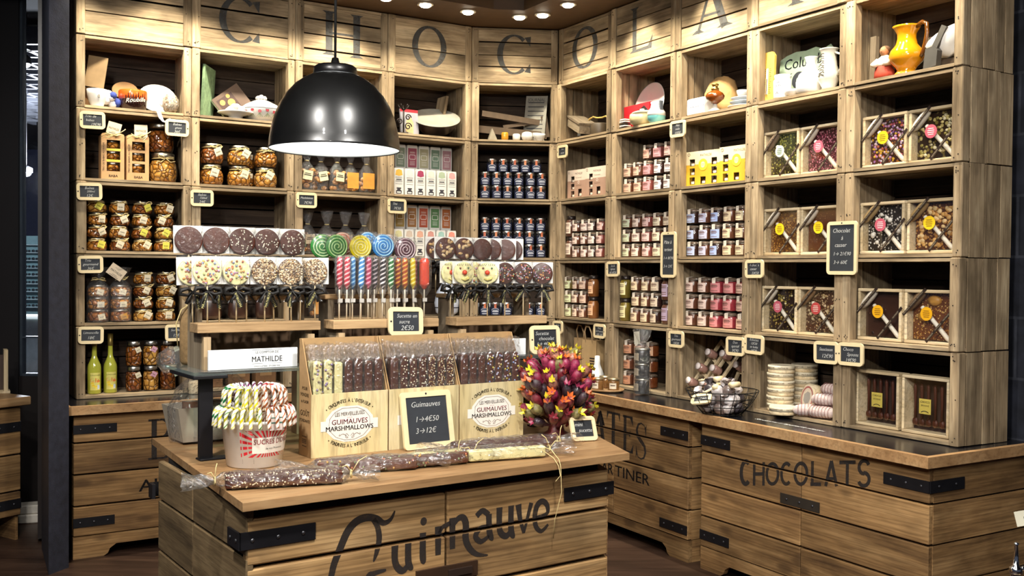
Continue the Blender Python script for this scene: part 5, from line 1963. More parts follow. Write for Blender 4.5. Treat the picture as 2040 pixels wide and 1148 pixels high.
MB().lathe([(.152, .086), (.155, .09), (.150, .091), (.141, .08), (.113, .034), (.085, .008), (.0001, .008)], 36).build('basin_inside', flat('#bcb7a8', .3, coat=.3, var=.12), t)
put(t, 4, 1, .398, .155, .05, 0, radians(28), radians(-10))
b = MB().box(-.08, .08, 0, .1, 0, .03).build('wooden_wedge', flat('#3a2d20', .8))
solo(b, 'dark wedge holding up the tilted enamel basin', 'wedge')
put(b, 4, 1, .4, .2)
o = solo(MB().box(0, .016, 0, .12, 0, .28).build('leaning_plank', crate_wood('Z')), 'weathered plank leaning behind the enamel basin', 'plank')
put(o, 4, 1, .43, .15, .004, .0, 0, .17)
# under the corner C
t = tag(thing('broken_frame'), 'broken dark wooden frame lying on its side, top corner crate', 'frame')
m = MB()


def bar(m, a, b_, w, th, mi=0):
    a, b_ = Vector(a), Vector(b_)
    d_ = (b_ - a)
    l = d_.length
    q = d_.to_track_quat('X', 'Z').to_matrix().to_4x4()
    m.box(0, l, -th / 2, th / 2, -w / 2, w / 2, mi, M=Matrix.Translation(a) @ q)


for nm, a, b_, w in (('long_rail', (.02, 0, .175), (.42, .03, .125), .036), ('low_rail', (.0, 0, .075), (.44, .02, .045), .045), ('end_rail', (.42, .02, .17), (.44, .02, .035), .04), ('diagonal_rail', (.16, .03, .095), (.42, .03, .14), .022)):
    m = MB()
    bar(m, a, b_, w, .02)
    m.build(nm, flat('#5e4c39', .7, var=.2), t)
put(t, 5, 1, .055, .10, .0)
t = tag(thing('newspaper_sheet'), 'old newspaper page standing at the post of the top corner crate', 'newspaper')
m = MB().box(0, .15, 0, .002, 0, .30, 0)
for k in range(9):
    m.box(.02, .13, -.001, -.0002, .03 + k * .028, .036 + k * .028, 1)
m.text('JOURNAL', .075, .265, .028, -.001, 1)
m.build('page', [flat('#a39f92', .8), flat('#4a4a4c', .8)], t)
put(t, 5, 1, .345, .17, .008, radians(-30), -.06, .06)
o = solo(MB().prism([(0, 0), (.06, 0), (.025, .075)], 0, .03).build('folded_card', flat('#a39a86', .8)), 'grey folded paper cone beside the yellow cup', 'paper')
put(o, 5, 1, .115, .05, 0, .2)
for x, R, h, col, lab, nm in ((.218, .023, .05, '#d2962a', 'small ochre yellow cup, top corner crate', 'cup'), (.292, .025, .042, '#e8e6e0', 'small white cylinder cup next to the yellow cup', 'cup')):
    o = lathe_thing(nm, 'cup_body', [(.8 * R, 0), (R, .25 * h), (R, .8 * h), (.85 * R, h), (.75 * R, h), (.8 * R, .3 * h), (.0001, .25 * h)], flat(col, .2, coat=.4), lab, 'cup', 20)
    put(o, 5, 1, x, .05)
o = lathe_thing('egg_pot', 'pot_body', [(.022, 0), (.034, .012), (.038, .03), (.032, .05), (.018, .057), (.0001, .058)], CERAM(), 'round white lidded pot between white cup and bowl', 'pot')
put(o, 5, 1, .36, .05)
o = lathe_thing('bowl', 'bowl_body', bowl_prof(.037, .045), CERAM(), 'small white bowl at the post of the top corner crate', 'bowl')
put(o, 5, 1, .44, .045)
o = lathe_thing('bowl', 'bowl_body', bowl_prof(.036, .06), CERAM(), 'taller white bowl behind the small one, top corner crate', 'bowl')
put(o, 5, 1, .43, .13)
# under the second O
t = tag(thing('tool_box'), 'long grey wooden tool box tipped on its end', 'box')
MB().box(0, .26, 0, .10, 0, .055).build('box_body', grey_wood('X'), t)
MB().box(-.006, .266, -.006, .106, .055, .066).build('box_lid', grey_wood('X'), t)
put(t, 6, 1, .02, .06, .095, -.3, 0, radians(18))
b = MB().box(0, .06, 0, .1, 0, .09).build('wooden_block', flat('#4a3c2c', .8))
solo(b, 'dark block under the tipped tool box', 'block')
put(b, 6, 1, .055, .08)
t = tag(thing('gold_cord'), 'twisted gold cord looped over the dark pots', 'cord')
MB().tube([(.0, 0, .0), (.02, -.01, .03), (.05, 0, .042), (.09, 0, .03), (.13, .01, .028), (.17, .01, .032), (.2, .0, .016)], .0055, 6).build('cord_rope', flat('#b99a52', .5, bump=.5), t)
MB().lathe([(.008, 0), (.012, -.02), (.01, -.05)], 8).build('tassel', flat('#b08c40', .6, bump=.8, scale=80), t)
put(t, 6, 1, .20, .10, .085)
o = lathe_thing('black_pot', 'pot_body', bowl_prof(.045, .042), flat('#23242a', .3, coat=.3), 'black pot with a pale printed patch, under the gold cord', 'pot')
m = MB().poly([(-.015, .008), (.015, .008), (.015, .034), (-.015, .034)], -.001, 0)
m.bend(.043)
m.build('printed_patch', flat('#aab4bc', .5), o)
put(o, 6, 1, .222, .055)
o = lathe_thing('dark_crock', 'crock_body', [(.05, 0), (.054, .01), (.054, .07), (.05, .076), (.046, .07), (.0001, .065)], flat('#4b4032', .4), 'dark brown crock behind the post under the second O', 'crock')
put(o, 6, 1, .325, .09)
# under the L
t = tag(thing('round_platter'), 'big white round platter standing upright under the L', 'platter')
MB().lathe([(.08, 0), (.083, .003), (.13, .014), (.134, .02), (.128, .019), (.08, .008), (.0001, .007)], 40).build('platter_body', CERAM(), t)
put(t, 7, 1, .172, .16, .132, 0, radians(78))
t = tag(thing('biscuit_tin_box'), 'bright red box printed with a dark waiter picture', 'box')
m = MB().box(0, .25, 0, .05, 0, .135, 0)
m.build('box_body', flat('#b3202a', .4), t)
m = MB().prism([(.13, .01), (.17, .02), (.22, .05), (.24, .09), (.2, .12), (.15, .1), (.12, .06)], -.0015, -.0002, 0)
m.prism(disc_pts(.19, .085, .018, n=12), -.0025, -.0015, 1)
m.build('printed_picture', [flat('#241a1c', .5), flat('#6a3a2a', .5)], t)
put(t, 7, 1, .022, .075, 0, -.04)
m = MB()
for k in range(4):
    m.box(-.03 + (k % 2) * .006, .03, -.02, .02, .012 * k, .012 * k + .006, k % 2)
m.box(-.02, .025, -.02, .02, .048, .055, 1)
o = solo(m.build('figurine', [flat('#26241f', .5), flat('#d8d6cc', .5)]), 'small black and white striped figurine before the red box', 'figurine')
put(o, 7, 1, .085, .035)
t = tag(thing('casserole'), 'cream casserole pot with its lid askew', 'pot')
MB().lathe([(.04, 0), (.062, .015), (.068, .045), (.064, .065), (.06, .066), (.0001, .05)], 24).build('pot_body', flat('#c9bb8e', .3, coat=.4), t)
o = MB().lathe([(.066, 0), (.06, .008), (.02, .018), (.012, .02), (.014, .028), (.0001, .03)], 24).build('pot_lid', flat('#d8d2b8', .25, coat=.4), t)
o.location = (.01, 0, .066)
o.rotation_euler = (0, radians(-6), 0)
put(t, 7, 1, .225, .045)
t = tag(thing('milk_jug'), 'white jug with a turquoise foot at the post under the L', 'jug')
MB().lathe([(.034, 0), (.05, .02), (.052, .04)], 22, cap=False).build('turquoise_base', flat('#6fb5b8', .25, coat=.4), t)
MB().lathe([(.052, .038), (.05, .06), (.034, .085), (.03, .105), (.034, .115), (.0001, .11)], 22).build('jug_body', CERAM(), t)
MB().box(.032, .045, -.01, .01, .07, .12).build('jug_handle', flat('#5a5f66', .4), t)
put(t, 7, 1, .355, .05)
# under the A
t = tag(thing('paper_bag'), 'large crumpled kraft paper bag with a torn hole', 'bag')
m = MB()
pr = [(.30, 0), (.27, .05), (.24, .12), (.19, .17), (.10, .20)]
m.lathe([(a * .42, z) for a, z in pr], 11, sy=.6).crinkle(.008, random.Random(3))
m.build('bag_body', flat('#b08a56', .85, var=.2, scale=14, bump=.4), t)
MB().prism([(.0, .07), (.035, .065), (.05, .1), (.03, .135), (.01, .12), (.018, .098), (-.012, .085)], -.081, -.074).build('torn_hole', flat('#3a211c', .9), t)
put(t, 8, 1, .152, .19, .009, .1)
t = tag(thing('oil_lamp'), 'amber glass oil lamp with a brass collar and clear foot', 'lamp')
MB().lathe([(.012, .04), (.02, .045), (.045, .065), (.05, .08), (.042, .095), (.02, .108), (.016, .11)], 20).build('amber_bowl', flat('#7a3c10', .1, coat=.7, var=.3), t)
MB().lathe([(.035, 0), (.034, .006), (.014, .02), (.01, .04)], 18).build('glass_foot', flat('#c9c4ba', .1, coat=.6), t)
MB().lathe([(.016, .108), (.02, .112), (.02, .12), (.013, .126), (.013, .132), (.018, .136), (.018, .142), (.008, .146)], 16).build('brass_collar', flat('#a88848', .3, .9), t)
put(t, 8, 1, .258, .05)
t = tag(thing('storage_tin'), 'white storage tin with blue flower sprigs behind the oil lamp', 'tin')
MB().box(-.075, .06, -.04, .04, 0, .088, ch=.006).build('tin_body', CERAM(), t)
m = MB()
for k in range(6):
    x = -.05 + .02 * k
    m.ribbon([(x, .03 + .01 * (k % 2)), (x + .008, .045), (x + .016, .04)], .003, -.0405)
m.build('painted_sprigs', flat('#3a3a5a', .5), t)
put(t, 8, 1, .135, .068, 0, .0)
for k, (x, y, z, R, lab) in enumerate(((.385, .135, 0, .085, 'lowest white plate of the stack behind the post under the A'), (.39, .135, .0205, .08, 'blue rimmed plate in the middle of the stack under the A'), (.387, .138, .041, .075, 'topmost white plate of the stack under the A'))):
    o = lathe_thing('dinner_plate', 'plate_body', [(.5 * R, 0), (.52 * R, .003), (.95 * R, .015), (R, .019), (.96 * R, .02), (.5 * R, .008), (.0001, .007)], [CERAM(), flat('#aebccc', .2, coat=.4), CERAM()][k], lab, 'plate', 28)
    put(o, 8, 1, x, y, z)
o = lathe_thing('cup', 'cup_body', bowl_prof(.032, .04), CERAM(), 'white cup on top of the plates under the A', 'cup')
put(o, 8, 1, .37, .135, .0615)
# next to the end column
t = tag(thing('wall_thermometer'), 'yellow wooden thermometer board leaning at the post', 'thermometer')
MB().prism([(0, 0), (.078, 0), (.078, .22), (.062, .24), (.016, .24), (0, .22)], 0, .014).build('thermometer_board', flat('#d9b354', .5), t)
m = MB().box(.034, .044, -.004, 0, .035, .16, 0).box(.037, .041, -.006, -.003, .035, .11, 1)
for k in range(14):
    m.box(.02 if k % 3 else .016, .028, -.001, 0, .04 + k * .009, .0415 + k * .009, 1).box(.05, .058 if k % 3 else .062, -.001, 0, .04 + k * .009, .0415 + k * .009, 1)
m.text('°C', .039, .018, .014, -.001, 1)
m.build('glass_scale', [flat('#f0ead6', .3), flat('#5a4020', .5)], t)
put(t, 9, 1, .012, .045, .0, .06, -.05)
t = tag(thing('enamel_sign'), 'pale green scalloped sign with black lettering and a record picture', 'sign')
m = MB().prism([(0, .0), (.34, 0), (.34, .15), (.31, .185), (.27, .17), (.22, .188), (.16, .18), (.1, .186), (.04, .176), (0, .16)], 0, .004, 0)
m.build('sign_plate', flat('#93a58c', .5, var=.1), t)
m = MB().text('Columbia', .175, .105, .075, -.0006, 0, weight=.012)
m.prism(disc_pts(.13, .045, .04, n=26), -.0012, -.0005, 0).prism(disc_pts(.13, .045, .012, n=14), -.0018, -.0012, 1)
for k in range(4):
    m.ribbon([(.02, .02 + k * .016), (.085, .035 + k * .016)], .004, -.0006, 0)
m.build('sign_lettering', [flat('#20242c', .6), flat('#93a58c', .6)], t)
put(t, 9, 1, .045, .125, .05, 0, -.12)
b = MB().box(0, .33, 0, .05, 0, .05).build('wooden_block', flat('#5a4832', .8))
solo(b, 'low block under the pale green sign', 'block')
put(b, 9, 1, .045, .12)
t = lathe_thing('canister', 'canister_body', [(.04, 0), (.043, .004), (.043, .085), (.037, .095), (.039, .1), (.039, .112), (.0001, .112)], CERAM(), 'white ceramic canister with small dark sprigs, beside the thermometer', 'canister')
m = MB()
for x, z in ((.005, .07), (.012, .055), (-.004, .05), (.0, .02)):
    m.ribbon([(x, z), (x + .008, z + .01), (x + .012, z)], .003, -.001)
m.bend(.043)
m.build('painted_sprigs', flat('#3c3c40', .5), t)
put(t, 9, 1, .148, .055)
t = lathe_thing('vase', 'vase_body', [(.055, 0), (.066, .01), (.068, .055), (.055, .09), (.028, .115), (.022, .145), (.028, .165), (.03, .17), (.022, .168), (.0001, .16)], CERAM(), 'tall white bottle shaped vase before the green sign', 'vase', 28)
put(t, 9, 1, .31, .07, 0)
t = lathe_thing('pewter_jug', 'jug_body', [(.035, 0), (.03, .012), (.048, .045), (.05, .07), (.036, .11), (.032, .16), (.04, .18), (.044, .185), (.034, .184), (.0001, .17)], flat('#cfcabd', .22, coat=.5), 'silver white jug with dark branch relief at the post', 'jug', 26)
m = MB()
for k in range(10):
    m.ribbon([(-.018 + .006 * (k % 3), .06 + k * .01), (-.002 + .01 * (k % 2), .068 + k * .01), (.012, .06 + k * .0105)], .004, -.012)
m.bend(.04)
m.build('branch_relief', flat('#4a463e', .4), t)
m = MB().tube([(.034, 0, .165), (.07, 0, .15), (.075, 0, .10), (.05, 0, .06)], .006, 6)
m.build('jug_handle', flat('#cfcabd', .22, coat=.5), t)
put(t, 9, 1, .425, .06)
o = lathe_thing('dish', 'dish_body', bowl_prof(.05, .03), CERAM(), 'low white dish between canister and vase', 'dish')
put(o, 9, 1, .225, .06)
# the end column
t = tag(thing('glazed_jug'), 'big bright yellow ochre glazed jug with a dark handle', 'jug')
MB().lathe([(.05, 0), (.048, .008), (.036, .022), (.042, .034), (.066, .06), (.072, .08), (.064, .105), (.044, .13), (.038, .155), (.039, .175), (.052, .198), (.058, .206), (.052, .206), (.034, .178), (.0001, .17)], 36).build('jug_body', flat('#d08a12', .12, coat=.8, var=.1), t)
m = MB().tube([(.046, 0, .198), (.075, 0, .21), (.095, 0, .2), (.098, 0, .165), (.09, 0, .12), (.078, 0, .085), (.068, 0, .07)], [.010, .010, .009, .009, .009, .009, .009], 8)
m.build('jug_handle', flat('#5a3410', .15, coat=.7), t)
put(t, 10, 1, .252, .075, .0)
t = tag(thing('santon_figure'), 'small clay figure in white shirt and red cloth beside the yellow jug', 'figurine')
MB().lathe([(.05, 0), (.048, .03), (.036, .05), (.03, .055)], 14, sy=.7).crinkle(.003, random.Random(2)).build('red_skirt', flat('#a83c28', .8, var=.2), t)
MB().lathe([(.03, .05), (.04, .06), (.036, .085), (.016, .1)], 12, sy=.7).tube([(-.035, 0, .085), (-.045, -.02, .065), (-.02, -.035, .06)], .011, 7).tube([(.035, 0, .085), (.045, -.02, .065), (.02, -.035, .06)], .011, 7).build('white_shirt', flat('#e2d8c4', .8), t)
MB().ball((0, -.004, .118), .02, 10, 8, sc=(.9, 1, 1.1)).ball((0, -.024, .116), .004, 5, 4).build('head', flat('#9a6a48', .7), t)
MB().ball((0, .004, .127), .0205, 10, 6, sc=(1, 1, .8)).build('hair', flat('#5a4028', .9), t)
put(t, 10, 1, .145, .072, .004)
o = solo(MB().box(0, .03, 0, .02, 0, .2).build('upright_plank', grey_wood('Z')), 'narrow grey upright stick at the side of the top end crate', 'stick')
put(o, 10, 1, .058, .08, 0, 0, 0, .02)
for k, (x, w, col, tl, lab) in enumerate(((.325, .02, '#b9c2a4', .05, 'pale green book standing behind the yellow jug'), (.352, .018, '#8a7468', .0, 'brown book standing next to the pale green one'), (.378, .022, '#c9c0a8', -.12, 'cream book leaning behind the spade head'))):
    t = tag(thing('book'), lab, 'book', 'books behind the yellow jug')
    MB().box(.002, w - .002, .002, .118, .003, .157).build('page_block', flat('#e4dcc8', .8), t)
    MB().box(0, .002, 0, .12, 0, .16).box(w - .002, w, 0, .12, 0, .16).box(0, w, -.002, 0, 0, .16).build('cover', flat(col, .6), t)
    put(t, 10, 1, x - .055, .16, .002, 0, 0, tl)
t = tag(thing('spade_head'), 'dark grey iron tool head standing at the shelf edge', 'tool')
MB().prism([(0, .0), (.06, .01), (.066, .07), (.05, .09), (.01, .085)], 0, .03).build('blade', flat('#57544f', .5, .3), t)
m = MB()
bar(m, (.045, .012, .08), (.085, .02, .165), .022, .018)
m.build('shaft', flat('#4a463f', .6), t)
put(t, 10, 1, .366, .03, .0)
o = lathe_thing('mixing_bowl', 'bowl_body', bowl_prof(.085, .09), CERAM(), 'white mixing bowl tilted at the end of the top shelf', 'bowl')
put(o, 10, 1, .445, .135, .066, 0, .2, -.5)
b = MB().box(-.04, .03, 0, .08, 0, .045).build('wooden_block', flat('#4a3c2c', .8))
solo(b, 'dark block under the white mixing bowl', 'block')
put(b, 10, 1, .435, .10)

# ------------------------------------------------------------------ bottom row on the second wall, and the dark counter
for k in range(2):
    def kbag():
        t = thing('carrier_bag')
        w, d, h = .15, .07, .235
        m = MB()
        panel = [(0, 0), (w, 0), (w, h), (0, h)]
        m.box(0, w, 0, .002, 0, h).box(0, w, d - .002, d, 0, h).box(0, .002, 0, d, 0, h).box(w - .002, w, 0, d, 0, h).box(0, w, 0, d, 0, .002)
        m.build('bag_body', flat('#c4a272', .85, var=.06), t)
        for y in (.004, d - .004):
            MB().tube([(w * .28, y, h - .02), (w * .25, y - .01, h + .05), (w * .4, y - .015, h + .082), (w * .6, y - .015, h + .08), (w * .72, y - .01, h + .04), (w * .7, y, h - .02)], .0045, 6).build('twisted_handle', flat('#cfae80', .8), t)
        m = MB()
        for q in range(4):
            m.box(w * .55, w * .9, -.001, -.0002, h * (.3 + q * .07), h * (.335 + q * .07))
        m.build('print', flat('#3a2a1c', .8), t)
        return t
    o = make('kraftbag', kbag)
    tag(o, ('kraft carrier bag with twisted handles behind the candy cone, corner side', 'kraft carrier bag with twisted handles and dark print, post side')[k], 'bag', 'kraft carrier bags')
    put(o, 6, 5, .06 + k * .16, .05 + .05 * (1 - k), 0, .05)
t = tag(thing('spray_bottle'), 'white bottle with a black emblem at the post behind the candy cone', 'bottle')
MB().lathe([(.04, 0), (.043, .01), (.043, .04), (.028, .075), (.018, .1), (.015, .15), (.0001, .152)], 18).build('bottle_body', CERAM(), t)
m = MB().ring(disc_pts(0, .07, .013, .018), disc_pts(0, .07, .008, .012), -.03, -.026)
m.build('emblem', flat('#1c1c20', .5), t)
put(t, 6, 5, .43, .02)
t = tag(thing('tin_stack'), 'cellophane tied tall stack of dark tins with a bright film tuft', 'tins')
for k in range(3):
    m = MB().lathe([(.038, 0), (.04, .003), (.04, .07), (.038, .073)], 20, 0)
    m.lathe([(.0415, .071), (.0415, .081), (.0001, .081)], 20, 1)
    s = len(m.v)
    m.box(-.018, .018, -.0415, -.039, .016, .055, 2)
    o = m.build('tin', [flat('#1c1a1c', .25, .3), STEEL(), flat('#a89a84', .6)], t)
    o.location = (0, 0, .002 + k * .083)
m = MB().lathe([(.046, .001), (.047, .08), (.047, .245), (.024, .268), (.018, .275), (.04, .31), (.055, .35)], 14, cap=False, smooth=False).crinkle(.005, random.Random(8))
m.build('cellophane', CELLO(), t)
o = MB().box(-.03, .02, -.012, -.011, .27, .34).build('card_tag', flat('#c9c4b4', .7), t)
o.rotation_euler = (0, -.1, 0)
q = rp(WID * 1 + .405, -.02)
t.location = (q.x, q.y, CTOP + .0225)
t.location = (rp(WID + .40, .065).x, rp(WID + .40, .065).y, CTOP + .006)
t.rotation_euler = (0, 0, RA)
t = tag(MB().lathe([(.12, 0), (.128, .006), (.13, .014), (.122, .014), (.115, .008), (.0001, .008)], 40, sx=1.25, sy=.8).build('oval_tray', top_wood('X')), 'oval wooden tray on the counter edge under five small jars', 'tray')
q = rp(.70, .15)
t.location = (q.x, q.y, CTOP + .0005)
t.rotation_euler = (0, 0, RA + .15)
for k, (s_, n_) in enumerate(((.56, .13), (.60, .19), (.68, .10), (.74, .195), (.80, .13))):
    def tast():
        t = thing('tasting_jar')
        MB().lathe([(.03, 0), (.033, .004), (.033, .05), (.03, .056)], 18).build('jar_body', flat('#7a5630', .1, coat=.7, var=.2), t)
        MB().lathe([(.031, .056), (.034, .057), (.034, .068), (.0001, .069)], 18).build('lid', flat('#b9a888', .3, .8), t)
        m = MB()
        m.add([(-.02 + .04 * i / 6, -.0006, z) for z in (.01, .042) for i in range(7)], [(i, i + 1, i + 8, i + 7) for i in range(6)], 0)
        m.add([(-.013 + .026 * i / 4, -.001, .026 + b_) for b_ in (0, .006) for i in range(5)], [(i, i + 1, i + 6, i + 5) for i in range(4)], 1)
        m.bend(.033)
        m.build('label', [flat('#cfc4b0', .6), flat('#5a4a40', .6)], t)
        return t
    o = make('tasting', tast)
    tag(o, 'small amber tasting jar on the oval tray, %s' % along(k + 1, 6), 'jar', 'tasting jars on the tray')
    q = rp(s_, n_)
    o.location = (q.x, q.y, CTOP + .0091)
    o.rotation_euler = (0, 0, RA + .4 * (k - 2))
# slanting racks of jars under the A
for k in range(3):
    def rack():
        t = thing('jar_rack')
        m = MB()
        for x in (0, .075):
            m.box(x, x + .016, 0, .012, 0, .34)
        for z in (.0, .105, .21, .315):
            m.box(.016, .075, 0, .012, z, z + .02)
        m.build('rack_frame', pale_wood('Z'), t)
        m = MB()
        for q in range(3):
            m.text('MATHILDE', .0835, .05 + q * .1, .010, -.0008, rot=pi / 2)
        m.build('rack_print', INK(), t)
        for q in range(3):
            m = MB().lathe([(.02, 0), (.026, .006), (.026, .04), (.018, .05)], 14, 0, M=T4(.045, .0, .035 + q * .105, radians(90)))
            m.lathe([(.02, .05), (.02, .06), (.0001, .06)], 14, 1, M=T4(.045, .0, .035 + q * .105, radians(90)))
            m.build('jar', [flat('#9a7468', .15, coat=.5), flat('#d9ccc6', .3)], t)
        return t
    o = make('rack', rack)
    tag(o, ('slanting wooden rack of small jars, corner side under the A', 'slanting wooden rack of small jars, middle one under the A', 'wooden rack of small jars behind the wire basket')[k], 'rack', 'slanting jar racks')
    put(o, 8, 5, (.045, .155, .30)[k], .085 + .05 * (k == 2), .052, -.1, radians(-24), radians(24 if k < 2 else 4))
    o.scale = (1, 1, .88)
# wire basket with little sacks
t = tag(thing('wire_basket'), 'round black wire basket heaped with tied sweets on the counter', 'basket')
m = MB()
for z, R in ((0, .085), (.035, .115), (.07, .14), (.10, .155)):
    m.tube([(R * cos(a), R * sin(a), z + .003) for a in [2 * pi * i / 28 for i in range(29)]], .0022, 4)
for i in range(16):
    a = 2 * pi * i / 16
    m.tube([(R * cos(a), R * sin(a), z + .003) for z, R in ((0, .085), (.035, .115), (.07, .14), (.10, .155))], .0018, 4)
for i in range(3):
    m.tube([(-.083, (i - 1) * .04, .003), (.083, (i - 1) * .04, .003)], .0018, 4)
m.build('wire_frame', flat('#1c1a18', .5, .5), t)
t.scale = (1.1, 1.1, 1.1)
BQ = rp(2 * WID + .59, .18)
t.location = (BQ.x, BQ.y, CTOP + .0012)
t.rotation_euler = (0, 0, RA)


def sack(colr):
    t = thing('sweet_sack')
    m = MB().ball((0, 0, .02), .028, 9, 6, sc=(1, 1, .8)).lathe([(.008, .04), (.006, .045), (.02, .062)], 8, cap=False).crinkle(.003, random.Random(4))
    m.build('sack_body', flat(colr, .35, coat=.3, var=.3, scale=70), t)
    MB().tube([(.008 * cos(a), .008 * sin(a), .044) for a in [2 * pi * i / 8 for i in range(9)]], .003, 4).build('tie', flat('#1f1a1a', .5), t)
    return t


r_ = random.Random(21)
for k in range(28):
    colr = ['#b8b0b0', '#3a3338', '#d4cccb', '#6a5c58'][k % 4]
    o = make(('sack', colr), lambda: sack(colr))
    tag(o, 'small tied %s sweet sack heaped in the wire basket' % {'#b8b0b0': 'silvery', '#3a3338': 'dark', '#d4cccb': 'white', '#6a5c58': 'grey brown'}[colr], 'sack', 'sweet sacks in the wire basket, ' + colr)
    o['group'] = 'sweet sacks in the wire basket, %s ones' % {'#b8b0b0': 'silvery', '#3a3338': 'dark', '#d4cccb': 'white', '#6a5c58': 'grey brown'}[colr]
    lay = 0 if k < 9 else 1 if k < 20 else 2
    a = k * 2.4
    R = (.085, .105, .075)[lay] * (.55 + .45 * (k % 3) / 2)
    q = BQ + Vector((R * cos(a), R * sin(a)))
    o.location = (q.x, q.y, CTOP + .012 + lay * .042)
    o.rotation_euler = (r_.uniform(-.6, .6), r_.uniform(-.6, .6), r_.uniform(0, 6))
    o.scale = (1.2, 1.2, 1.2)
for k in range(3):
    t = tag(thing('wooden_mallet'), ('small wooden mallet sticking out of the wire basket, corner side', 'small wooden mallet lying over the wire basket, post side', 'small wooden mallet lying in the front of the wire basket')[k], 'mallet', 'mallets in the wire basket')
    MB().tube([(-.05, 0, 0), (.06, 0, 0)], .006, 8).build('mallet_handle', flat('#e0cfa8', .5), t)
    MB().tube([(.06, -.028, 0), (.06, .028, 0)], .014, 10).build('mallet_head', flat('#dcc9a0', .5), t)
    q = BQ + RD * (-.08, .05, -.02)[k] + RN * (.02, .03, .09)[k]
    t.location = (q.x, q.y, CTOP + (.155, .148, .105)[k])
    t.rotation_euler = (0, (-.15, -.05, -.5)[k], RA + (.3, .1, .6)[k])
o = slate(.10, .065, [('9€90', .34, 0, .35)], None)
tag(o, 'little slate lying on the front of the wire basket', 'price slate')
q = BQ + RN * .135
o.location = (q.x, q.y, CTOP + .052)
o.rotation_euler = (Matrix.Rotation(RA + .3, 3, 'Z') @ Matrix.Rotation(radians(-50), 3, 'X') @ Matrix.Rotation(-.25, 3, 'Y')).to_euler()


# round boxes and sausages
def round_box(R, h):
    t = thing('round_box')
    MB().lathe([(R * .98, 0), (R, .002), (R, h * .5), (R * .98, h * .5)], 28).build('box_body', pale_wood('X'), t)
    MB().lathe([(R * 1.02, h * .45), (R * 1.02, h), (R * .98, h), (R * .95, h * .97), (.0001, h * .97)], 28).build('box_lid', flat('#d2c6aa', .7), t)
    m = MB().text('LE COMPTOIR', 0, h * .6, h * .3, -.0006, weight=.02)
    for a in (-1, 1):
        m.text('MATHILDE', a * R * 1.2, h * .6, h * .28, -.0006, weight=.02)
    m.bend(R * 1.02)
    m.build('print', flat('#6a5a48', .8), t)
    return t


for k in range(6):
    o = make('rbox', lambda: round_box(.062, .036))
    tag(o, 'round pale wooden box in the near stack, %s from the bottom' % ORD[k + 1], 'round box', 'round wooden boxes')
    put(o, 9, 5, .145 + RND.uniform(-.004, .004), .072, k * .0362, RND.uniform(-.5, .5))
o = make('rbox', lambda: round_box(.062, .036))
tag(o, 'single round wooden box lying before the near stack', 'round box', 'round wooden boxes')
put(o, 9, 5, .225, -.035 + .075, 0, .2)
put(o, 9, 5, .245, -.012, 0, .2)
for k in range(6):
    o = make('rbox', lambda: round_box(.062, .036))
    tag(o, 'round wooden box in the shaded rear stack, %s from the bottom' % ORD[k + 1], 'round box', 'round wooden boxes')
    put(o, 9, 5, .16, .215, k * .0362, RND.uniform(-.5, .5))
t = tag(thing('cheese_box'), 'round box standing upright with red rimmed printed label', 'round box')
MB().lathe([(.066, 0), (.068, .003), (.068, .045), (.066, .048)], 32).build('box_body', pale_wood('X'), t)
m = MB().prism(disc_pts(0, 0, .06, n=30), .0485, .0492, 0, plane='xy')
m.add([(x, y, .0495) for x, y in disc_pts(0, 0, .055, n=30)] + [(x, y, .0495) for x, y in disc_pts(0, 0, .047, n=30)], [(i, (i + 1) % 30, 30 + (i + 1) % 30, 30 + i) for i in range(30)], 1)
m.add([(x, y, .0496) for x, y in [(-.03, -.015), (-.01, -.028), (.02, -.022), (.032, .0), (.022, .026), (-.004, .03), (-.03, .014)]], [tuple(range(7))], 2)
m.build('printed_label', [flat('#e2d2bc', .6), flat('#b0605a', .6), flat('#a8a29a', .6)], t)
put(t, 9, 5, .325, .12, .0685, -.35, radians(80))
for k, (x, y, z, a, lab) in enumerate(((.36, .03, 0, .9, 'floury sausage lying lowest at the shelf edge'), (.435, .035, 0, .3, 'big netted sausage lying at the post'), (.44, .06, .055, .5, 'floury sausage lying on the netted one'), (.45, .10, .098, .2, 'topmost wrapped sausage at the post'))):
    t = tag(thing('dry_sausage'), lab, 'sausage', 'dry sausages')
    q = [(-.07, .006), (-.062, .018), (-.04, .026), (0, .028), (.04, .026), (.062, .018), (.07, .006)]
    MB().tube([(x_, 0, 0) for x_, _ in q], [r__ for _, r__ in q], 14).build('casing', flat('#cdb9b2', .8, var=.25, scale=50, bump=.5), t)
    m = MB()
    for s in range(7):
        m.tube([(-.045 + s * .015 + .006 * cos(b_), .0285 * cos(b_), .0285 * sin(b_)) for b_ in [2 * pi * i / 14 for i in range(15)]], .0012, 4)
    m.build('netting', flat('#9a6a64', .8), t)
    MB().tube([(.07, 0, 0), (.085, 0, .004), (.09, .006, .01)], .004, 5).build('string', RAFFIA(), t)
    put(t, 9, 5, x, y, z + .0295, a)

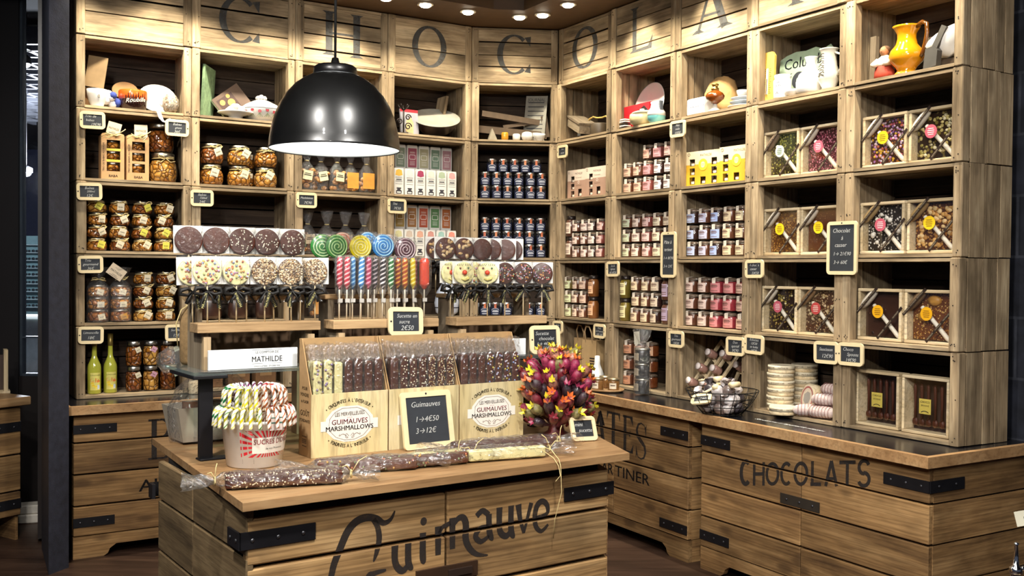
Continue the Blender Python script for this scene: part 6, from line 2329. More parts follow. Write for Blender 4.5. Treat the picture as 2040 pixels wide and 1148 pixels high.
# ------------------------------------------------------------------ odds and ends in the shaded crates behind the island
for k in range(3):
    def pouch():
        t = thing('kraft_pouch')
        m = MB().box(-.06, .06, -.03, .03, 0, .006)
        m.prism([(-.06, .006), (.06, .006), (.062, .1), (.058, .2), (-.058, .2), (-.062, .1)], -.028, .028)
        m.build('pouch_body', flat('#6a4a2c', .8, var=.2), t)
        MB().box(-.035, .035, -.0295, -.0285, .05, .13).build('label', flat('#8a6a44', .7), t)
        return t
    o = make('pouch', pouch)
    tag(o, 'brown kraft pouch behind the first lollipop stand, %s' % along(k + 1, 2), 'pouch', 'kraft pouches')
    put(o, 2, 5, .13 + k * .15, .09, 0, .1 * (k - 1))
for k in range(3):
    def dbag():
        t = thing('dark_bag')
        m = MB().lathe([(.05, 0), (.058, .02), (.055, .1), (.03, .15), (.014, .165), (.03, .2)], 14, sy=.7).crinkle(.003, random.Random(6))
        m.build('bag_body', flat('#3a241c', .35, var=.3, coat=.3), t)
        o = bow_mesh(.016, .165, 1.3, 4).build('raffia_bow', RAFFIA(), t)
        return t
    o = make('darkbag', dbag)
    tag(o, 'dark bag with raffia bow seen between the lollipop sticks, %s' % along(k + 1, 2), 'bag', 'dark tied bags')
    put(o, 2, 4, .13 + k * .15, .09, .004, .2 * k)
t = tag(thing('cloth_bag'), 'plump white cloth bag with a dark cord, between the second and third stands', 'bag')
MB().lathe([(.05, 0), (.075, .02), (.085, .08), (.07, .15), (.035, .2), (.03, .22)], 22, sy=.7).build('bag_body', flat('#cfd6e4', .7, var=.08), t)
MB().tube([(.08 * cos(a), .056 * sin(a), .05) for a in [2 * pi * i / 20 for i in range(21)]], .003, 5).build('cord', flat('#1d2030', .6), t)
put(t, 4, 4, .46, .09)
o = tag(MB().box(0, .2, 0, .1, 0, .075, ch=.004).build('white_box', flat('#dcdfe6', .6)), 'plain white box seen between the sticks of the third stand', 'box')
put(o, 5, 4, .06, -.0 + .17, .0)
o.location = o.location
put(o, 5, 4, .06, .125, 0)

# ------------------------------------------------------------------ the island
t = tag(thing('island_cabinet'), 'plank island painted Guimauve, carrying the lollipops and marshmallows', 'counter')
IZ = [.355, .51, .665]
UX0, UX1, VY = .028, 1.225, .05
SLOPE_R = .404


def islobj(o, z=0.0):
    o.location = (IA.x, IA.y, z)
    o.rotation_euler = (0, 0, IAA)


islobj(t)
m = MB()
topo = [(0, 0), (1.27, 0), (1.27 + SLOPE_R * 1.08, 1.08), (.075, 1.08)]
m.prism(topo, ITOP - .022, ITOP, plane='xy')
m.build('wooden_top', top_wood('X'), t)
m = MB().prism([(UX0 + .02, VY + .03), (UX1 - .02, VY + .03), (UX1 + SLOPE_R * .77 - .02, .83), (UX0 + .03, .83)], .09, ITOP - .0225, plane='xy')
m.build('carcass', flat('#17100a', .85), t)
zz = [.20] + IZ + [.792]
for a, b in ((UX0, .617), (.621, UX1)):
    m = MB()
    for i in range(len(zz) - 1):
        m.box(a + .001, b - .001, VY, VY + .028, zz[i] + .005, zz[i + 1] - .005, ch=.004)
    d_ = m.build('door', isl_wood('X'), t)
    m = MB()
    if a < .1:
        strap(m, UX0 - .02, .214, .714, .758, VY - .005)
    else:
        strap(m, 1.044, UX1 + .02, .708, .75, VY - .005)
    m.build('strap_hinge', [BLACKM(), flat('#66666a', .35, .9)], d_)
m = MB()
strap(m, 0, .085, 0, .044, -.0, 2)
o = m.build('corner_strap', [BLACKM(), flat('#66666a', .35, .9)], t)
o.location = (UX0 - .0215, VY + .08, .714)
o.rotation_euler = (0, 0, radians(-90))
MB().box(UX0 - .028, UX0 + .15, .836, .842, .70, .745).box(UX0 - .028, UX0 - .018, .80, .842, .70, .745).build('corner_strap', BLACKM(), t)
m = MB()
for z0, z1 in ((.10, .20),):
    m.box(UX0, UX1, VY + .006, VY + .03, z0, z1 - .004)
m.build('plinth', isl_wood('X'), t)
m = MB()
sz = [.10, .37, .53, .69, .815]
for y0, y1 in ((VY + .001, .483), (.487, .835)):
    for i in range(len(sz) - 1):
        m.box(UX0, UX0 + .02, y0, y1, sz[i] + .004, sz[i + 1] - .003, ch=.003)
m.build('side_panel', wood('island_side', 'Y', '#54442e', '#7a6547', '#957e5b', stain=.25), t)
m = MB()
for i in range(len(zz) - 1):
    m.prism([(UX1 - .02, VY + .03), (UX1, VY + .001), (UX1 + SLOPE_R * .785, .835), (UX1 + SLOPE_R * .785 - .02, .835)], zz[i] + .004, zz[i + 1] - .004, plane='xy')
m.build('side_panel', isl_wood('Y'), t)
m = MB()
m.box(.518, .722, VY - .008, VY, .535, .578).box(.62, .70, VY - .014, VY - .008, .546, .566, 1)
m.build('latch', [flat('#3a2515', .6, .2), flat('#2a1a10', .6)], t)


def spl(pts, n=5):
    out = []
    P = [pts[0]] + list(pts) + [pts[-1]]
    for i in range(1, len(P) - 2):
        for k in range(n):
            s = k / n
            q = []
            for d in (0, 1):
                a, b, c_, e = P[i - 1][d], P[i][d], P[i + 1][d], P[i + 2][d]
                q.append(.5 * (2 * b + (c_ - a) * s + (2 * a - 5 * b + 4 * c_ - e) * s * s + (3 * b - a - 3 * c_ + e) * s ** 3))
            out.append(tuple(q))
    out.append(pts[-1])
    return out


m = MB()
Y = VY - .0007


def pen(pts, w0, w1=None, wm=None, y=Y):
    p = spl(pts)
    n = len(p)
    w1 = w0 if w1 is None else w1
    ws = []
    for i in range(n):
        s = i / (n - 1)
        w = w0 + (w1 - w0) * s
        if wm is not None:
            w = w + (wm - w) * sin(pi * s) ** .8
        ws.append(w)
    m.ribbon(p, ws, y)


pen([(.215, .47), (.235, .53), (.259, .601), (.269, .638), (.288, .681), (.308, .72), (.333, .743), (.363, .75), (.394, .743), (.416, .728), (.438, .735), (.451, .757)], .012, .004, .022)
pen([(.385, .742), (.398, .719), (.403, .687), (.396, .652), (.386, .625)], .016, .002, .017)
pen([(.23, .47), (.30, .45), (.35, .50), (.369, .582), (.386, .593), (.425, .597)], .02, .006, .018, Y - .0001)
for c_ in ([(.452, .660), (.452, .62), (.461, .597), (.478, .586), (.495, .60)], [(.802, .721), (.802, .663), (.81, .641), (.828, .632), (.844, .645)]):
    pen(c_, .022, .012, .02)
for c_ in ([(.494, .669), (.495, .605), (.509, .584)], [(.844, .721), (.845, .647), (.857, .622)], [(.541, .683), (.541, .618), (.545, .594)], [(.764, .706), (.767, .652), (.779, .626)]):
    pen(c_, .021, .004, .021, Y - .0001)
m.poly(disc_pts(.543, .715, .0105, .0115, 16), Y)
pen([(.591, .694), (.591, .612)], .022, .018)
pen([(.594, .672), (.606, .690), (.632, .698)], .01, .014)
pen([(.638, .712), (.639, .622)], .021, .018)
pen([(.64, .690), (.657, .707), (.674, .708), (.684, .688), (.684, .644), (.70, .612), (.727, .592), (.762, .585)], .012, .003, .022, Y - .0001)
pen([(.721, .706), (.742, .719), (.764, .704)], .017, .017)
pen([(.766, .672), (.734, .668), (.718, .647), (.737, .629), (.767, .642)], .006, .008, .018, Y - .0001)
pen([(.871, .721), (.877, .68), (.892, .632)], .022, .01)
pen([(.919, .72), (.905, .676), (.892, .632)], .016, .008, None, Y - .0001)
pen([(.936, .674), (.978, .679), (.980, .703), (.963, .719), (.943, .711), (.933, .682), (.937, .646), (.958, .628), (.984, .645)], .006, .008, .019)
gapcut(m, [(z - .005, z + .005) for z in IZ]).build('painted_lettering', paint('#2a211c', .25), t)

# bracket feet and the glass shelf
t = tag(thing('shelf_bracket'), 'black iron bracket standing at the doorway side of the island', 'bracket', 'iron shelf brackets')
m = MB().box(0, .042, 0, .012, .004, .248).build('post', BLACKM(), t)
MB().box(-.002, .09, -.018, .028, 0, .006, ch=.002).build('foot_plate', BLACKM(), t)
MB().box(-.03, .075, -.04, .2, .248, .259, ch=.002).build('arm', BLACKM(), t)
puti(t, .082, .60)
for k, u in enumerate((.72, 1.32)):
    o = dup(t)
    tag(o, ('black iron bracket hidden behind the marshmallow cartons', 'black iron bracket behind the candy cone')[k], 'bracket', 'iron shelf brackets')
    puti(o, u, .60)
o = tag(MB().box(.055, 1.47, .565, .86, 0, .010).build('glass_shelf', film('green_glass', (.75, .9, .85), .05, .08, 3, .05)), 'long green edged glass shelf under the three lollipop stands', 'shelf')
islobj(o, ITOP + .2595)
SH = ITOP + .2697


def stand(w):
    t = thing('lollipop_stand')
    gw = grey_wood
    for x in (.02, w - .042):
        m = MB().box(x, x + .022, .022, .16, 0, .112).box(x, x + .022, .085, .16, .112, .208)
        m.build('side_panel', gw('Z'), t)
        MB().box(x + .0, x + .022, .0, .022, 0, .10).build('front_foot', pale_wood('Z') if False else wood('oak', 'Z', '#a58a66', '#bfa47e', '#cdb594', stain=.15), t)
    MB().box(0, w, -.004, .075, .112, .142, ch=.002).build('front_rail', wood('oak', 'X', '#8f7350', '#ac8d66', '#c0a27a', stain=.15), t)
    MB().box(.012, w - .012, .09, .165, .2085, .224, ch=.002).build('rear_rail', wood('oak', 'X', '#8f7350', '#ac8d66', '#c0a27a', stain=.15), t)
    MB().box(.042, w - .042, .148, .16, 0, .105).build('back_board', flat('#5d4630', .8), t)
    return t


STU = [.082, .527, 1.0]
for k, lab in enumerate(('grey oak stand of chocolate lollipops above the white shop sign', 'grey oak stand holding the coloured sugar lollipops', 'grey oak stand of lollipops nearest the corner crates')):
    o = make('stand', lambda: stand(.40))
    tag(o, lab, 'lollipop stand', 'lollipop stands')
    puti(o, STU[k], .62, SH)
RAILF, RAILR = SH + .142, SH + .2238


# lollipops
def bow_ribbon(t, z, seed, tagged=True):
    r = random.Random(seed)
    m = MB()
    for sd in (-1, 1):
        a = r.uniform(-.3, .3)
        pts = [(0, -.006, z), (sd * .016, -.010, z + .010), (sd * .034, -.008, z + .008 + a * .01), (sd * .040, -.006, z - .006), (sd * .018, -.012, z - .010), (0, -.008, z)]
        m.tube(pts, [.004, .011, .015, .014, .010, .004], 6, flat_=.5)
        m.tube([(0, -.008, z), (sd * .012, -.012, z - .016), (sd * r.uniform(.016, .026), -.010, z - .036)], [.005, .009, .010], 5, flat_=.35)
    m.build('bow', flat('#15120f', .6), t)
    if tagged:
        tg = MB().box(-.0078, .0078, -.0006, .0006, -.042, 0).build('bow_label', flat('#16140f', .6), t)
        tg.location = (r.choice((-1, 1)) * r.uniform(.006, .016), -.016, z - .008)
        tg.rotation_euler = (0, r.uniform(-.7, .7), 0)
        MB().text('MATHILDE', .0035, -.021, .0102, -.0012, rot=pi / 2, weight=.02).build('bow_lettering', flat('#d8cf8a', .7), tg)


def lolly(kind, R, stick, seed, card=True, yaw=0.0):
    """chocolate disc in a clear bag, tied with a black bow; stick from z=-.02"""
    r = random.Random(seed)
    t = thing('chocolate_lollipop')
    MB().tube([(0, 0, .0003), (0, 0, stick - R * .6)], .0024, 6).build('stick', flat('#dcc8a0', .7), t)
    base = {'plain': CHOC, 'pearl': CHOC, 'white': WHITECHOC, 'almond': lambda: speckle('almond_crust', '#4e3220', ['#d9c4a0', '#c2a67a', '#e6d6b8', '#a8865a'], 250, .40), 'nut': CHOC, 'clown': WHITECHOC, 'bead': lambda: flat('#4a2a20', .3), 'milk': MILK}[kind]()
    Mx = T4(0, 0, stick, radians(90))
    MB().lathe([(R * .86, -.005), (R * .97, -.003), (R, .001), (R * .97, .005), (R * .9, .006), (.0001, .0062)], 30, M=Mx).lathe([(R * .86, -.005), (.0001, -.005)], 30, M=Mx).build('chocolate_disc', base, t)
    m = MB()
    cols = None
    y = -.007

    def inside(q=.86):
        while True:
            x, z = r.uniform(-R, R), r.uniform(-R, R)
            if x * x + z * z < (R * q) ** 2:
                return x, z
    if kind == 'pearl':
        cols = ['#efe6cf']
        for k in range(34):
            x, z = inside()
            m.ball((x, y, stick + z), .0023, 6, 4)
    elif kind == 'white':
        cols = ['#c98a4a', '#c06a52', '#8a9ab8', '#a8b070', '#9a6a4a', '#b890b0', '#d8a860']
        for k in range(40):
            x, z = inside(.84)
            m.ball((x, y, stick + z), .0041, 7, 5, k % 7)
    elif kind == 'bead':
        cols = ['#c0605a', '#a8a0b8', '#c98a4a', '#98a888', '#b87a8a']
        for k in range(44):
            x, z = inside(.84)
            m.ball((x, y, stick + z), .0031, 6, 4, k % 5)
    elif kind == 'almond':
        cols = ['#cdb48c', '#b8966a', '#dccaa8', '#8a6844']
        for k in range(190):
            x, z = inside(.93)
            q = r.uniform(.0016, .0036)
            m.ball((x, y + .001, stick + z), q, 5, 3, k % 4, sc=(1.4, .7, 1))
    elif kind == 'nut':
        cols = ['#c9ab7c', '#b08c5c']
        for k in range(10):
            x, z = inside(.74)
            a = r.uniform(0, 3.1)
            m.ball((0, 0, 0), .0068, 8, 6, k % 2, M=T4(x, y, stick + z, 0, a), sc=(1.5, .7, .85))
    elif kind == 'clown':
        cols = ['#d0482c', '#3a5a38', '#7a3a28', '#e3d27a', '#4a4038']
        m.ball((0, y - .002, stick + .002), .0095, 10, 7, 0)
        for sx in (-.016, .016):
            m.ball((sx, y, stick + .018), .004, 7, 5, 1 if sx > 0 else 2)
            for j in range(4):
                m.ribbon([(sx - .010 + j * .006, stick + .026), (sx - .012 + j * .008, stick + .034)], .0018, y + .0005, 4)
        m.tube([(-.012, y, stick - .020), (0, y - .001, stick - .024), (.014, y, stick - .019), (.018, y, stick - .014)], [.003, .006, .006, .003], 6, 3)
    if cols:
        m.build('topping', [flat(c_, .4) for c_ in cols], t)
    if card:
        MB().box(-R * 1.02, R * 1.02, .007, .0075, stick - R * .9, stick + R * 1.06).build('white_card', flat('#e6e2da', .6), t)
    w = R * 1.08
    m = MB()
    zs_ = (stick + R * 1.1, stick + R * .5, stick - R * .2, stick - R * .85, stick - R * 1.32, stick - R * 1.45, stick - R * 2.2)
    ws_ = (1, 1.02, 1.0, .75, .12, .12, .62)
    vs, fs = [], []
    for z, q in zip(zs_, ws_):
        for i in range(7):
            s = i / 3 - 1
            vs.append((s * w * q, -.012 * (1 - s * s) * min(1, q + .2) - .002 + r.uniform(-.0012, .0012), z + r.uniform(-.001, .001)))
    for j in range(6):
        for i in range(6):
            fs.append((j * 7 + i, j * 7 + i + 1, j * 7 + i + 8, j * 7 + i + 7))
    m.add(vs, fs, 0, True)
    m.build('clear_wrapper', CELLO(), t)
    bow_ribbon(t, stick - R * 1.38, seed)
    return t


def spiral(c1, c2, R, stick, seed):
    t = thing('sugar_lollipop')
    MB().tube([(0, 0, .0003), (0, 0, stick - R * .6)], .0024, 6).build('stick', flat('#dcd0b8', .7), t)
    Mx = T4(0, 0, stick, radians(90))
    MB().lathe([(R * .9, -.005), (R, -.001), (R, .003), (R * .94, .006), (.0001, .0064)], 34, M=Mx).lathe([(R * .9, -.005), (.0001, -.005)], 34, M=Mx).build('sugar_disc', flat(c1, .2, coat=.4, var=.06), t)
    m = MB()
    n = 96
    pts = [(0, -.0066, stick)]
    turns = 3.6
    pts = []
    for i in range(n + 1):
        a = -pi * .4 + 2 * pi * turns * i / n
        q = R * (.10 + .86 * i / n)
        pts.append((q * cos(a), -.0062 + (.0012 if i > n - 8 else 0), stick + q * sin(a)))
    m.tube(pts, R * .052, 6, flat_=.8)
    m.build('swirl', flat(c2, .2, coat=.4, var=.05), t)
    w = R * 1.06
    m = MB().lathe([(.002, stick - R * 1.5), (.012, stick - R * 1.2), (w * .98, stick - R * .3), (w * 1.03, stick + R * .3), (w * .9, stick + R * 1.04)], 14, sy=.26, cap=False).crinkle(.0016, random.Random(seed))
    m.lathe([(.004, stick - R * 1.5), (.014, stick - R * 2.2)], 8, sy=.5, cap=False)
    m.build('clear_wrapper', CELLO(), t)
    return t


def twist(c1, c2, stick, fat=1.0, plain=False, seed=0):
    t = thing('twisted_lollipop')
    MB().tube([(0, 0, .0003), (0, 0, stick - .03)], .0024, 6).build('stick', flat('#dcd0b8', .7), t)
    h = .108
    prof = []
    for i in range(29):
        s = i / 28
        rr = .0105 * fat * min(1, (s * 5 + .25)) * (1 if s < .9 else 1 - (s - .9) * 4)
        prof.append((max(rr, .002), stick - h / 2 + h * s))
    if plain:
        MB().lathe(prof, 14).build('sugar_twist', flat(c1, .25, coat=.4), t)
    else:
        MB().lathe(prof, 16, twist=2 * pi * 3.6, msec=[0, 0, 0, 0, 0, 1, 1, 1]).build('sugar_twist', [flat(c1, .22, coat=.4, var=.06), flat(c2, .22, coat=.4, var=.05)], t)
    m = MB().lathe([(.005, stick - h * .95), (.006, stick - h * .75), (.0145 * fat, stick - h * .5), (.0155 * fat, stick), (.0145 * fat, stick + h * .5), (.013 * fat, stick + h * .56)], 10, cap=False).crinkle(.0012, random.Random(seed))
    m.build('clear_wrapper', CELLO(), t)
    MB().box(-.008, .008, -.0075, -.007, stick - h * .9, stick - h * .78).build('wrapper_label', flat('#b9b4ac', .6), t)
    return t


def place_l(o, u, v, z, yaw=0, lean=0, roll=0):
    puti(o, u, v, z, yaw, lean, roll)


# first stand
LB = [('plain', .091), ('plain', .175), ('pearl', .26), ('pearl', .345), ('pearl', .432)]
for k, (kd, u) in enumerate(LB):
    o = lolly(kd, .0435, .172, 60 + k, yaw=0)
    tag(o, '%s dark lollipop, rear row, %s, first stand' % ({'plain': 'plain', 'pearl': 'white pearl dotted'}[kd], along(k + 1, 1)), 'lollipop', 'rear row lollipops of the first stand')
    place_l(o, u + .005, .62 + .125, RAILR, -.05, 0, RND.uniform(-.02, .02))
LF = [('white', .118, 1), ('white', .208, 1), ('almond', .300, 1), ('almond', .388, 1), ('almond', .470, 1)]
for k, (kd, u, _) in enumerate(LF):
    o = lolly(kd, .0435, .158, 70 + k)
    tag(o, '%s lollipop, front row, %s, first stand' % ({'white': 'white chocolate bead dotted', 'almond': 'chopped almond crusted'}[kd], along(k + 1, 1)), 'lollipop', 'front row lollipops of the first stand')
    place_l(o, u, .62 + .016, RAILF, (-.1, .0, .05, .05, -.85)[k], 0, RND.uniform(-.03, .03))
for k, (kd, u) in enumerate((('white', .085), ('white', .168), ('almond', .255), ('almond', .345), ('almond', .435))):
    o = lolly(kd, .0435, .155, 80 + k)
    tag(o, '%s lollipop, second row, %s, first stand' % ({'white': 'white chocolate bead dotted', 'almond': 'chopped almond crusted'}[kd], along(k + 1, 1)), 'lollipop', 'second row lollipops of the first stand')
    place_l(o, u, .62 + .055, RAILF, RND.uniform(-.15, .1), 0, RND.uniform(-.03, .03))
# second stand
SW = [('#2f7a34', '#c9e6a4', .546, .13), ('#3f7f3c', '#c4e89a', .586, .105), ('#d8c416', '#eee08a', .675, .105), ('#2f74b4', '#a8d8ee', .762, .105), ('#4a2430', '#d9bfc4', .850, .105), ('#3f8ac8', '#c4e4f0', .722, .145), ('#d8866a', '#f0d8c4', .625, .145), ('#b9a8a0', '#e8dcd4', .80, .145)]
for k, (c1, c2, u, v) in enumerate(SW):
    o = spiral(c1, c2, .041, (.163, .163, .163, .168, .158, .176, .172, .17)[k], k)
    tag(o, ('dark green swirl lollipop half behind the light green one', 'light green swirl lollipop in front of another green one', 'bright yellow swirl lollipop on the second stand', 'blue and white swirl lollipop on the second stand', 'brown and pink swirl lollipop at the corner end of the second stand', 'pale blue swirl lollipop peeking out behind the yellow and blue ones', 'salmon swirl lollipop peeking out behind green and yellow ones', 'greyish swirl lollipop peeking out behind the blue one')[k], 'lollipop', 'swirl lollipops')
    place_l(o, u, .62 + v, RAILR, (-.25 if k == 0 else RND.uniform(-.1, .1)), 0, RND.uniform(-.3, .3) * 0)
TW = [('#a81f34', '#e8a0a4', .564), ('#b02438', '#eab0b0', .584), ('#2d6fa8', '#9cc8e4', .612), ('#2f7ab8', '#c0dcf0', .634), ('#9a1f48', '#e48a9c', .663), ('#2a2024', '#b0a0a4', .692), ('#241c20', '#e0d8d8', .717), ('#1f6a2c', '#d8ecd0', .750), ('#8a3418', '#e0a040', .780), ('#b04a18', '#eab050', .804), ('#d8b814', '#f0e27a', .838), ('#d8401f', '#e8704a', .880)]
TN = ['crimson', 'red', 'deep blue', 'sky blue', 'raspberry', 'smoky black', 'black and white', 'green and white', 'brown and orange', 'orange', 'yellow', 'plump vermilion']
for k, (c1, c2, u) in enumerate(TW):
    o = twist(c1, c2, .155, 1.7 if k == 11 else 1.0, k == 11, k)
    tag(o, '%s twisted sugar lollipop, %s' % (TN[k], ('%s of the row from the pillar end' % ORD[k + 1]) if k < 9 else ('third from the corner end', 'second from the corner end', 'last at the corner end')[k - 9]), 'lollipop', 'twisted sugar lollipops')
    place_l(o, u, .62 + (.02 if k in (1, 3, 4, 6, 7, 9, 10, 11) else .034), RAILF, RND.uniform(-.2, .2), 0, RND.uniform(-.03, .03))
for k in range(8):
    c1, c2, _ = TW[(k * 5 + 2) % 11]
    o = twist(c1, c2, .152, 1.0, False, k)
    tag(o, '%s twisted lollipop behind the front ones, %s of the second row' % (TN[(k * 5 + 2) % 11], ORD[k + 1]), 'lollipop', 'hidden twisted lollipops')
    place_l(o, .575 + k * .041, .62 + .060, RAILF, RND.uniform(-.2, .2))
# third stand
for k, (kd, u, v) in enumerate((('nut', 1.0, .145), ('nut', 1.025, .12), ('nut', 1.105, .12), ('plain', 1.185, .12), ('plain', 1.235, .135), ('plain', 1.290, .12), ('plain', 1.335, .135))):
    o = lolly(kd, .0405, .165, 90 + k)
    tag(o, '%s dark lollipop, rear row, %s, third stand' % ({'plain': 'plain', 'nut': 'whole almond studded'}[kd], along(k + 1, 1)), 'lollipop', 'rear row lollipops of the third stand')
    place_l(o, u, .62 + v, RAILR, (0, -.1, -.1, -.1, -.5, -.7, -.9)[k], 0, 0)
for k, (kd, u, v, yw) in enumerate((('clown', 1.045, .02, -.1), ('clown', 1.145, .02, -.75), ('bead', 1.222, .02, -.1), ('bead', 1.306, .02, -.2), ('bead', 1.392, .02, -.6), ('clown', 1.008, .055, 0), ('white', 1.11, .055, 0))):
    o = lolly(kd, .0405, .158, 100 + k)
    tag(o, ('white chocolate clown lollipop with red nose facing out, third stand', 'white chocolate clown lollipop turned aside, third stand', 'first colour beaded milk chocolate lollipop beside the clowns', 'middle colour beaded chocolate lollipop, third stand', 'last colour beaded chocolate lollipop, nearest the corner crates', 'white chocolate clown lollipop hidden behind the first clown', 'white chocolate lollipop hidden between the two clowns')[k], 'lollipop', 'front row lollipops of the third stand')
    place_l(o, u, .62 + v, RAILF, yw, 0, RND.uniform(-.02, .02))

# shop signs, slates and jute bag on the glass shelf
for k, (u, w) in enumerate(((.107, .285), (1.0, .285))):
    def sign():
        t = thing('shop_sign')
        MB().box(0, .285, 0, .009, 0, .061, ch=.001).build('sign_board', flat('#e9ecec', .4, var=.02), t)
        m = MB().text('MATHILDE', .184, .0205, .0245, -.0006, weight=.006, xs=.86).text('LE COMPTOIR DE', .184, .0465, .0105, -.0006, xs=.9)
        m.text('CHOCOLATERIE - ÉPICERIE FINE', .184, .0045, .0062, -.0006, xs=.95)
        m.box(.135, .233, -.0007, -.0003, .0575, .058).box(.135, .17, -.0007, -.0003, .0150, .0154).box(.198, .233, -.0007, -.0003, .0150, .0154)
        m.build('lettering', flat('#23262a', .7), t)
        return t
    o = make('sign', sign)
    tag(o, ('white shop sign in full view below the chocolate lollipops', 'white shop sign half hidden by a marshmallow carton')[k], 'sign', 'white shop signs')
    puti(o, u, .592, SH + .0004)
o = slate(.132, .098, [('Sucette en', .19, .03, .63), ('sucre', .19, -.05, .43), ('2€50', .23, .03, .2)], (-.44, .5))
tag(o, 'slate chalked Sucette en sucre, hung on the second stand', 'price slate')
puti(o, .785, .602, SH + .085, 0, -.08, .02)
o = slate(.128, .105, [('Sucette', .18, -.1, .66), ('chocolat', .18, .04, .48), ('1→ 4€', .16, -.1, .3), ('3→ 11€', .16, -.1, .15)], (-.44, .5), dark='#1f2226')
tag(o, 'slate chalked Sucette chocolat, standing at the third stand', 'price slate')
puti(o, 1.36, .575, SH + .0026, -.12, -.1, -.0)
t = tag(thing('jute_bag'), 'small jute bag tied at the neck beside the first stand', 'bag')
MB().lathe([(.026, 0), (.034, .01), (.036, .08), (.034, .15), (.014, .185), (.012, .19), (.03, .215)], 16, sy=.8).crinkle(.0015, random.Random(1)).build('bag_body', flat('#8f734c', .9, var=.2, scale=90, bump=.4), t)
MB().tube([(.015 * cos(a), .015 * sin(a), .188) for a in [2 * pi * i / 10 for i in range(11)]], .003, 5).tube([(-.012, -.01, .188), (-.035, -.015, .175), (-.05, -.01, .13), (-.045, -.01, .06)], .0022, 5).build('tie_string', RAFFIA(), t)
puti(t, .125, .82, SH + .0022)


# ------------------------------------------------------------------ marshmallow cartons
def carton():
    t = thing('display_carton')
    w, d, hf, hb = .262, .092, .195, .362
    m = MB()
    m.box(0, w, d - .003, d, 0, hb)
    for x in (0, w - .003):
        m.add([(x, 0, 0), (x, 0, hf), (x, d * .78, hb), (x, d, hb), (x, d, 0), (x + .003, 0, 0), (x + .003, 0, hf), (x + .003, d * .78, hb), (x + .003, d, hb), (x + .003, d, 0)],
              [(0, 1, 2, 3, 4), (9, 8, 7, 6, 5), (0, 5, 6, 1), (1, 6, 7, 2), (2, 7, 8, 3), (3, 8, 9, 4), (4, 9, 5, 0)])
    m.box(.003, w - .003, 0, d, 0, .003)
    m.build('carton_body', KRAFT(), t)
    MB().box(0, w, -.003, 0, 0, hf).build('front_panel', wood('printed_planks', 'Z', '#d9c48c', '#e4d29e', '#ecdfb8', fine=.4, stain=.08, bump=0), t)
    m = MB()
    y = -.0036
    cx, cz = w * .49, hf * .50
    oct_ = [(.082, .0), (.080, .02), (.06, .042), (.03, .055), (-.03, .055), (-.06, .042), (-.080, .02), (-.082, 0), (-.078, -.022), (-.055, -.044), (-.02, -.056), (.02, -.056), (.055, -.044), (.078, -.022)]
    m.poly([(cx + a, cz + b) for a, b in oct_[::-1]], y, 0)
    m.box(cx - .098, cx + .098, y - .0004, y - .0001, cz - .019, cz + .012, 0)
    q = [(cx + a * .86, cz + b * .9) for a, b in oct_]
    m.ring(q, [(cx + (x - cx) * .985, cz + (z - cz) * .985) for x, z in q], y - .0006, y - .0003, 3)
    m.text('LES MERVEILLEUSES', cx, cz + .026, .0165, y - .0008, 1, xs=.72, rot=.02)
    m.text('• • •', cx, cz + .0165, .010, y - .0008, 2)
    m.text('GUIMAUVES', cx, cz - .0005, .0225, y - .0008, 2, xs=1.02, weight=.018)
    m.text('MARSHMALLOWS', cx, cz - .0195, .0205, y - .0008, 1, xs=1.0, weight=.022)
    for sd in (-1, 1):
        m.ribbon(spl([(cx + sd * .003, cz - .038), (cx + sd * .012, cz - .03), (cx + sd * .014, cz - .042), (cx + sd * .006, cz - .043), (cx + sd * .022, cz - .031), (cx + sd * .036, cz - .036), (cx + sd * .034, cz - .030)], 4), .0011, y - .0008, 3)
    m.arc_text('• CRAQUANTES À L\'EXTÉRIEUR •', cx, cz - .06, .128, .0155, y - .0004, 1, True, .0060, weight=.004)
    m.arc_text('• FONDANTES À L\'INTÉRIEUR •', cx, cz + .062, .136, .0155, y - .0004, 1, False, .0060, weight=.004)
    m.build('print', [flat('#ece6dc', .6, var=.02), flat('#2a231f', .7), flat('#c9808a', .7), flat('#6a5a50', .7)], t)
    m = MB()
    Mx = T4(-.0006, 0, 0, 0, 0, radians(-90))
    for k, (s, z, sz) in enumerate((('POUR', .205, .015), ('FONDRE', .185, .016), ('de PLAISIR', .165, .013), ('GOÛT', .125, .024), ('FONDANTE', .105, .0145))):
        m.text(s, -d * .5, z, sz, 0, M=Mx, weight=.012)
    for z in (.06, .05, .045, .04, .03):
        m.box(-d * .7, -d * .35, -.0004, 0, z, z + .0022, M=Mx)
    m.build('side_print', flat('#4a3524', .8), t)
    return t


CU = [.377, .644, .911]
for k, lab in enumerate(('marshmallow carton with white and plain bars, next to the candy cane bucket', 'marshmallow carton behind the big Guimauves slate', 'marshmallow carton with colour beaded bars, next to the candy cone')):
    o = make('carton', carton)
    tag(o, lab, 'carton', 'marshmallow cartons')
    puti(o, CU[k], .452, ITOP + .0005, (.0, .0, .0)[k])


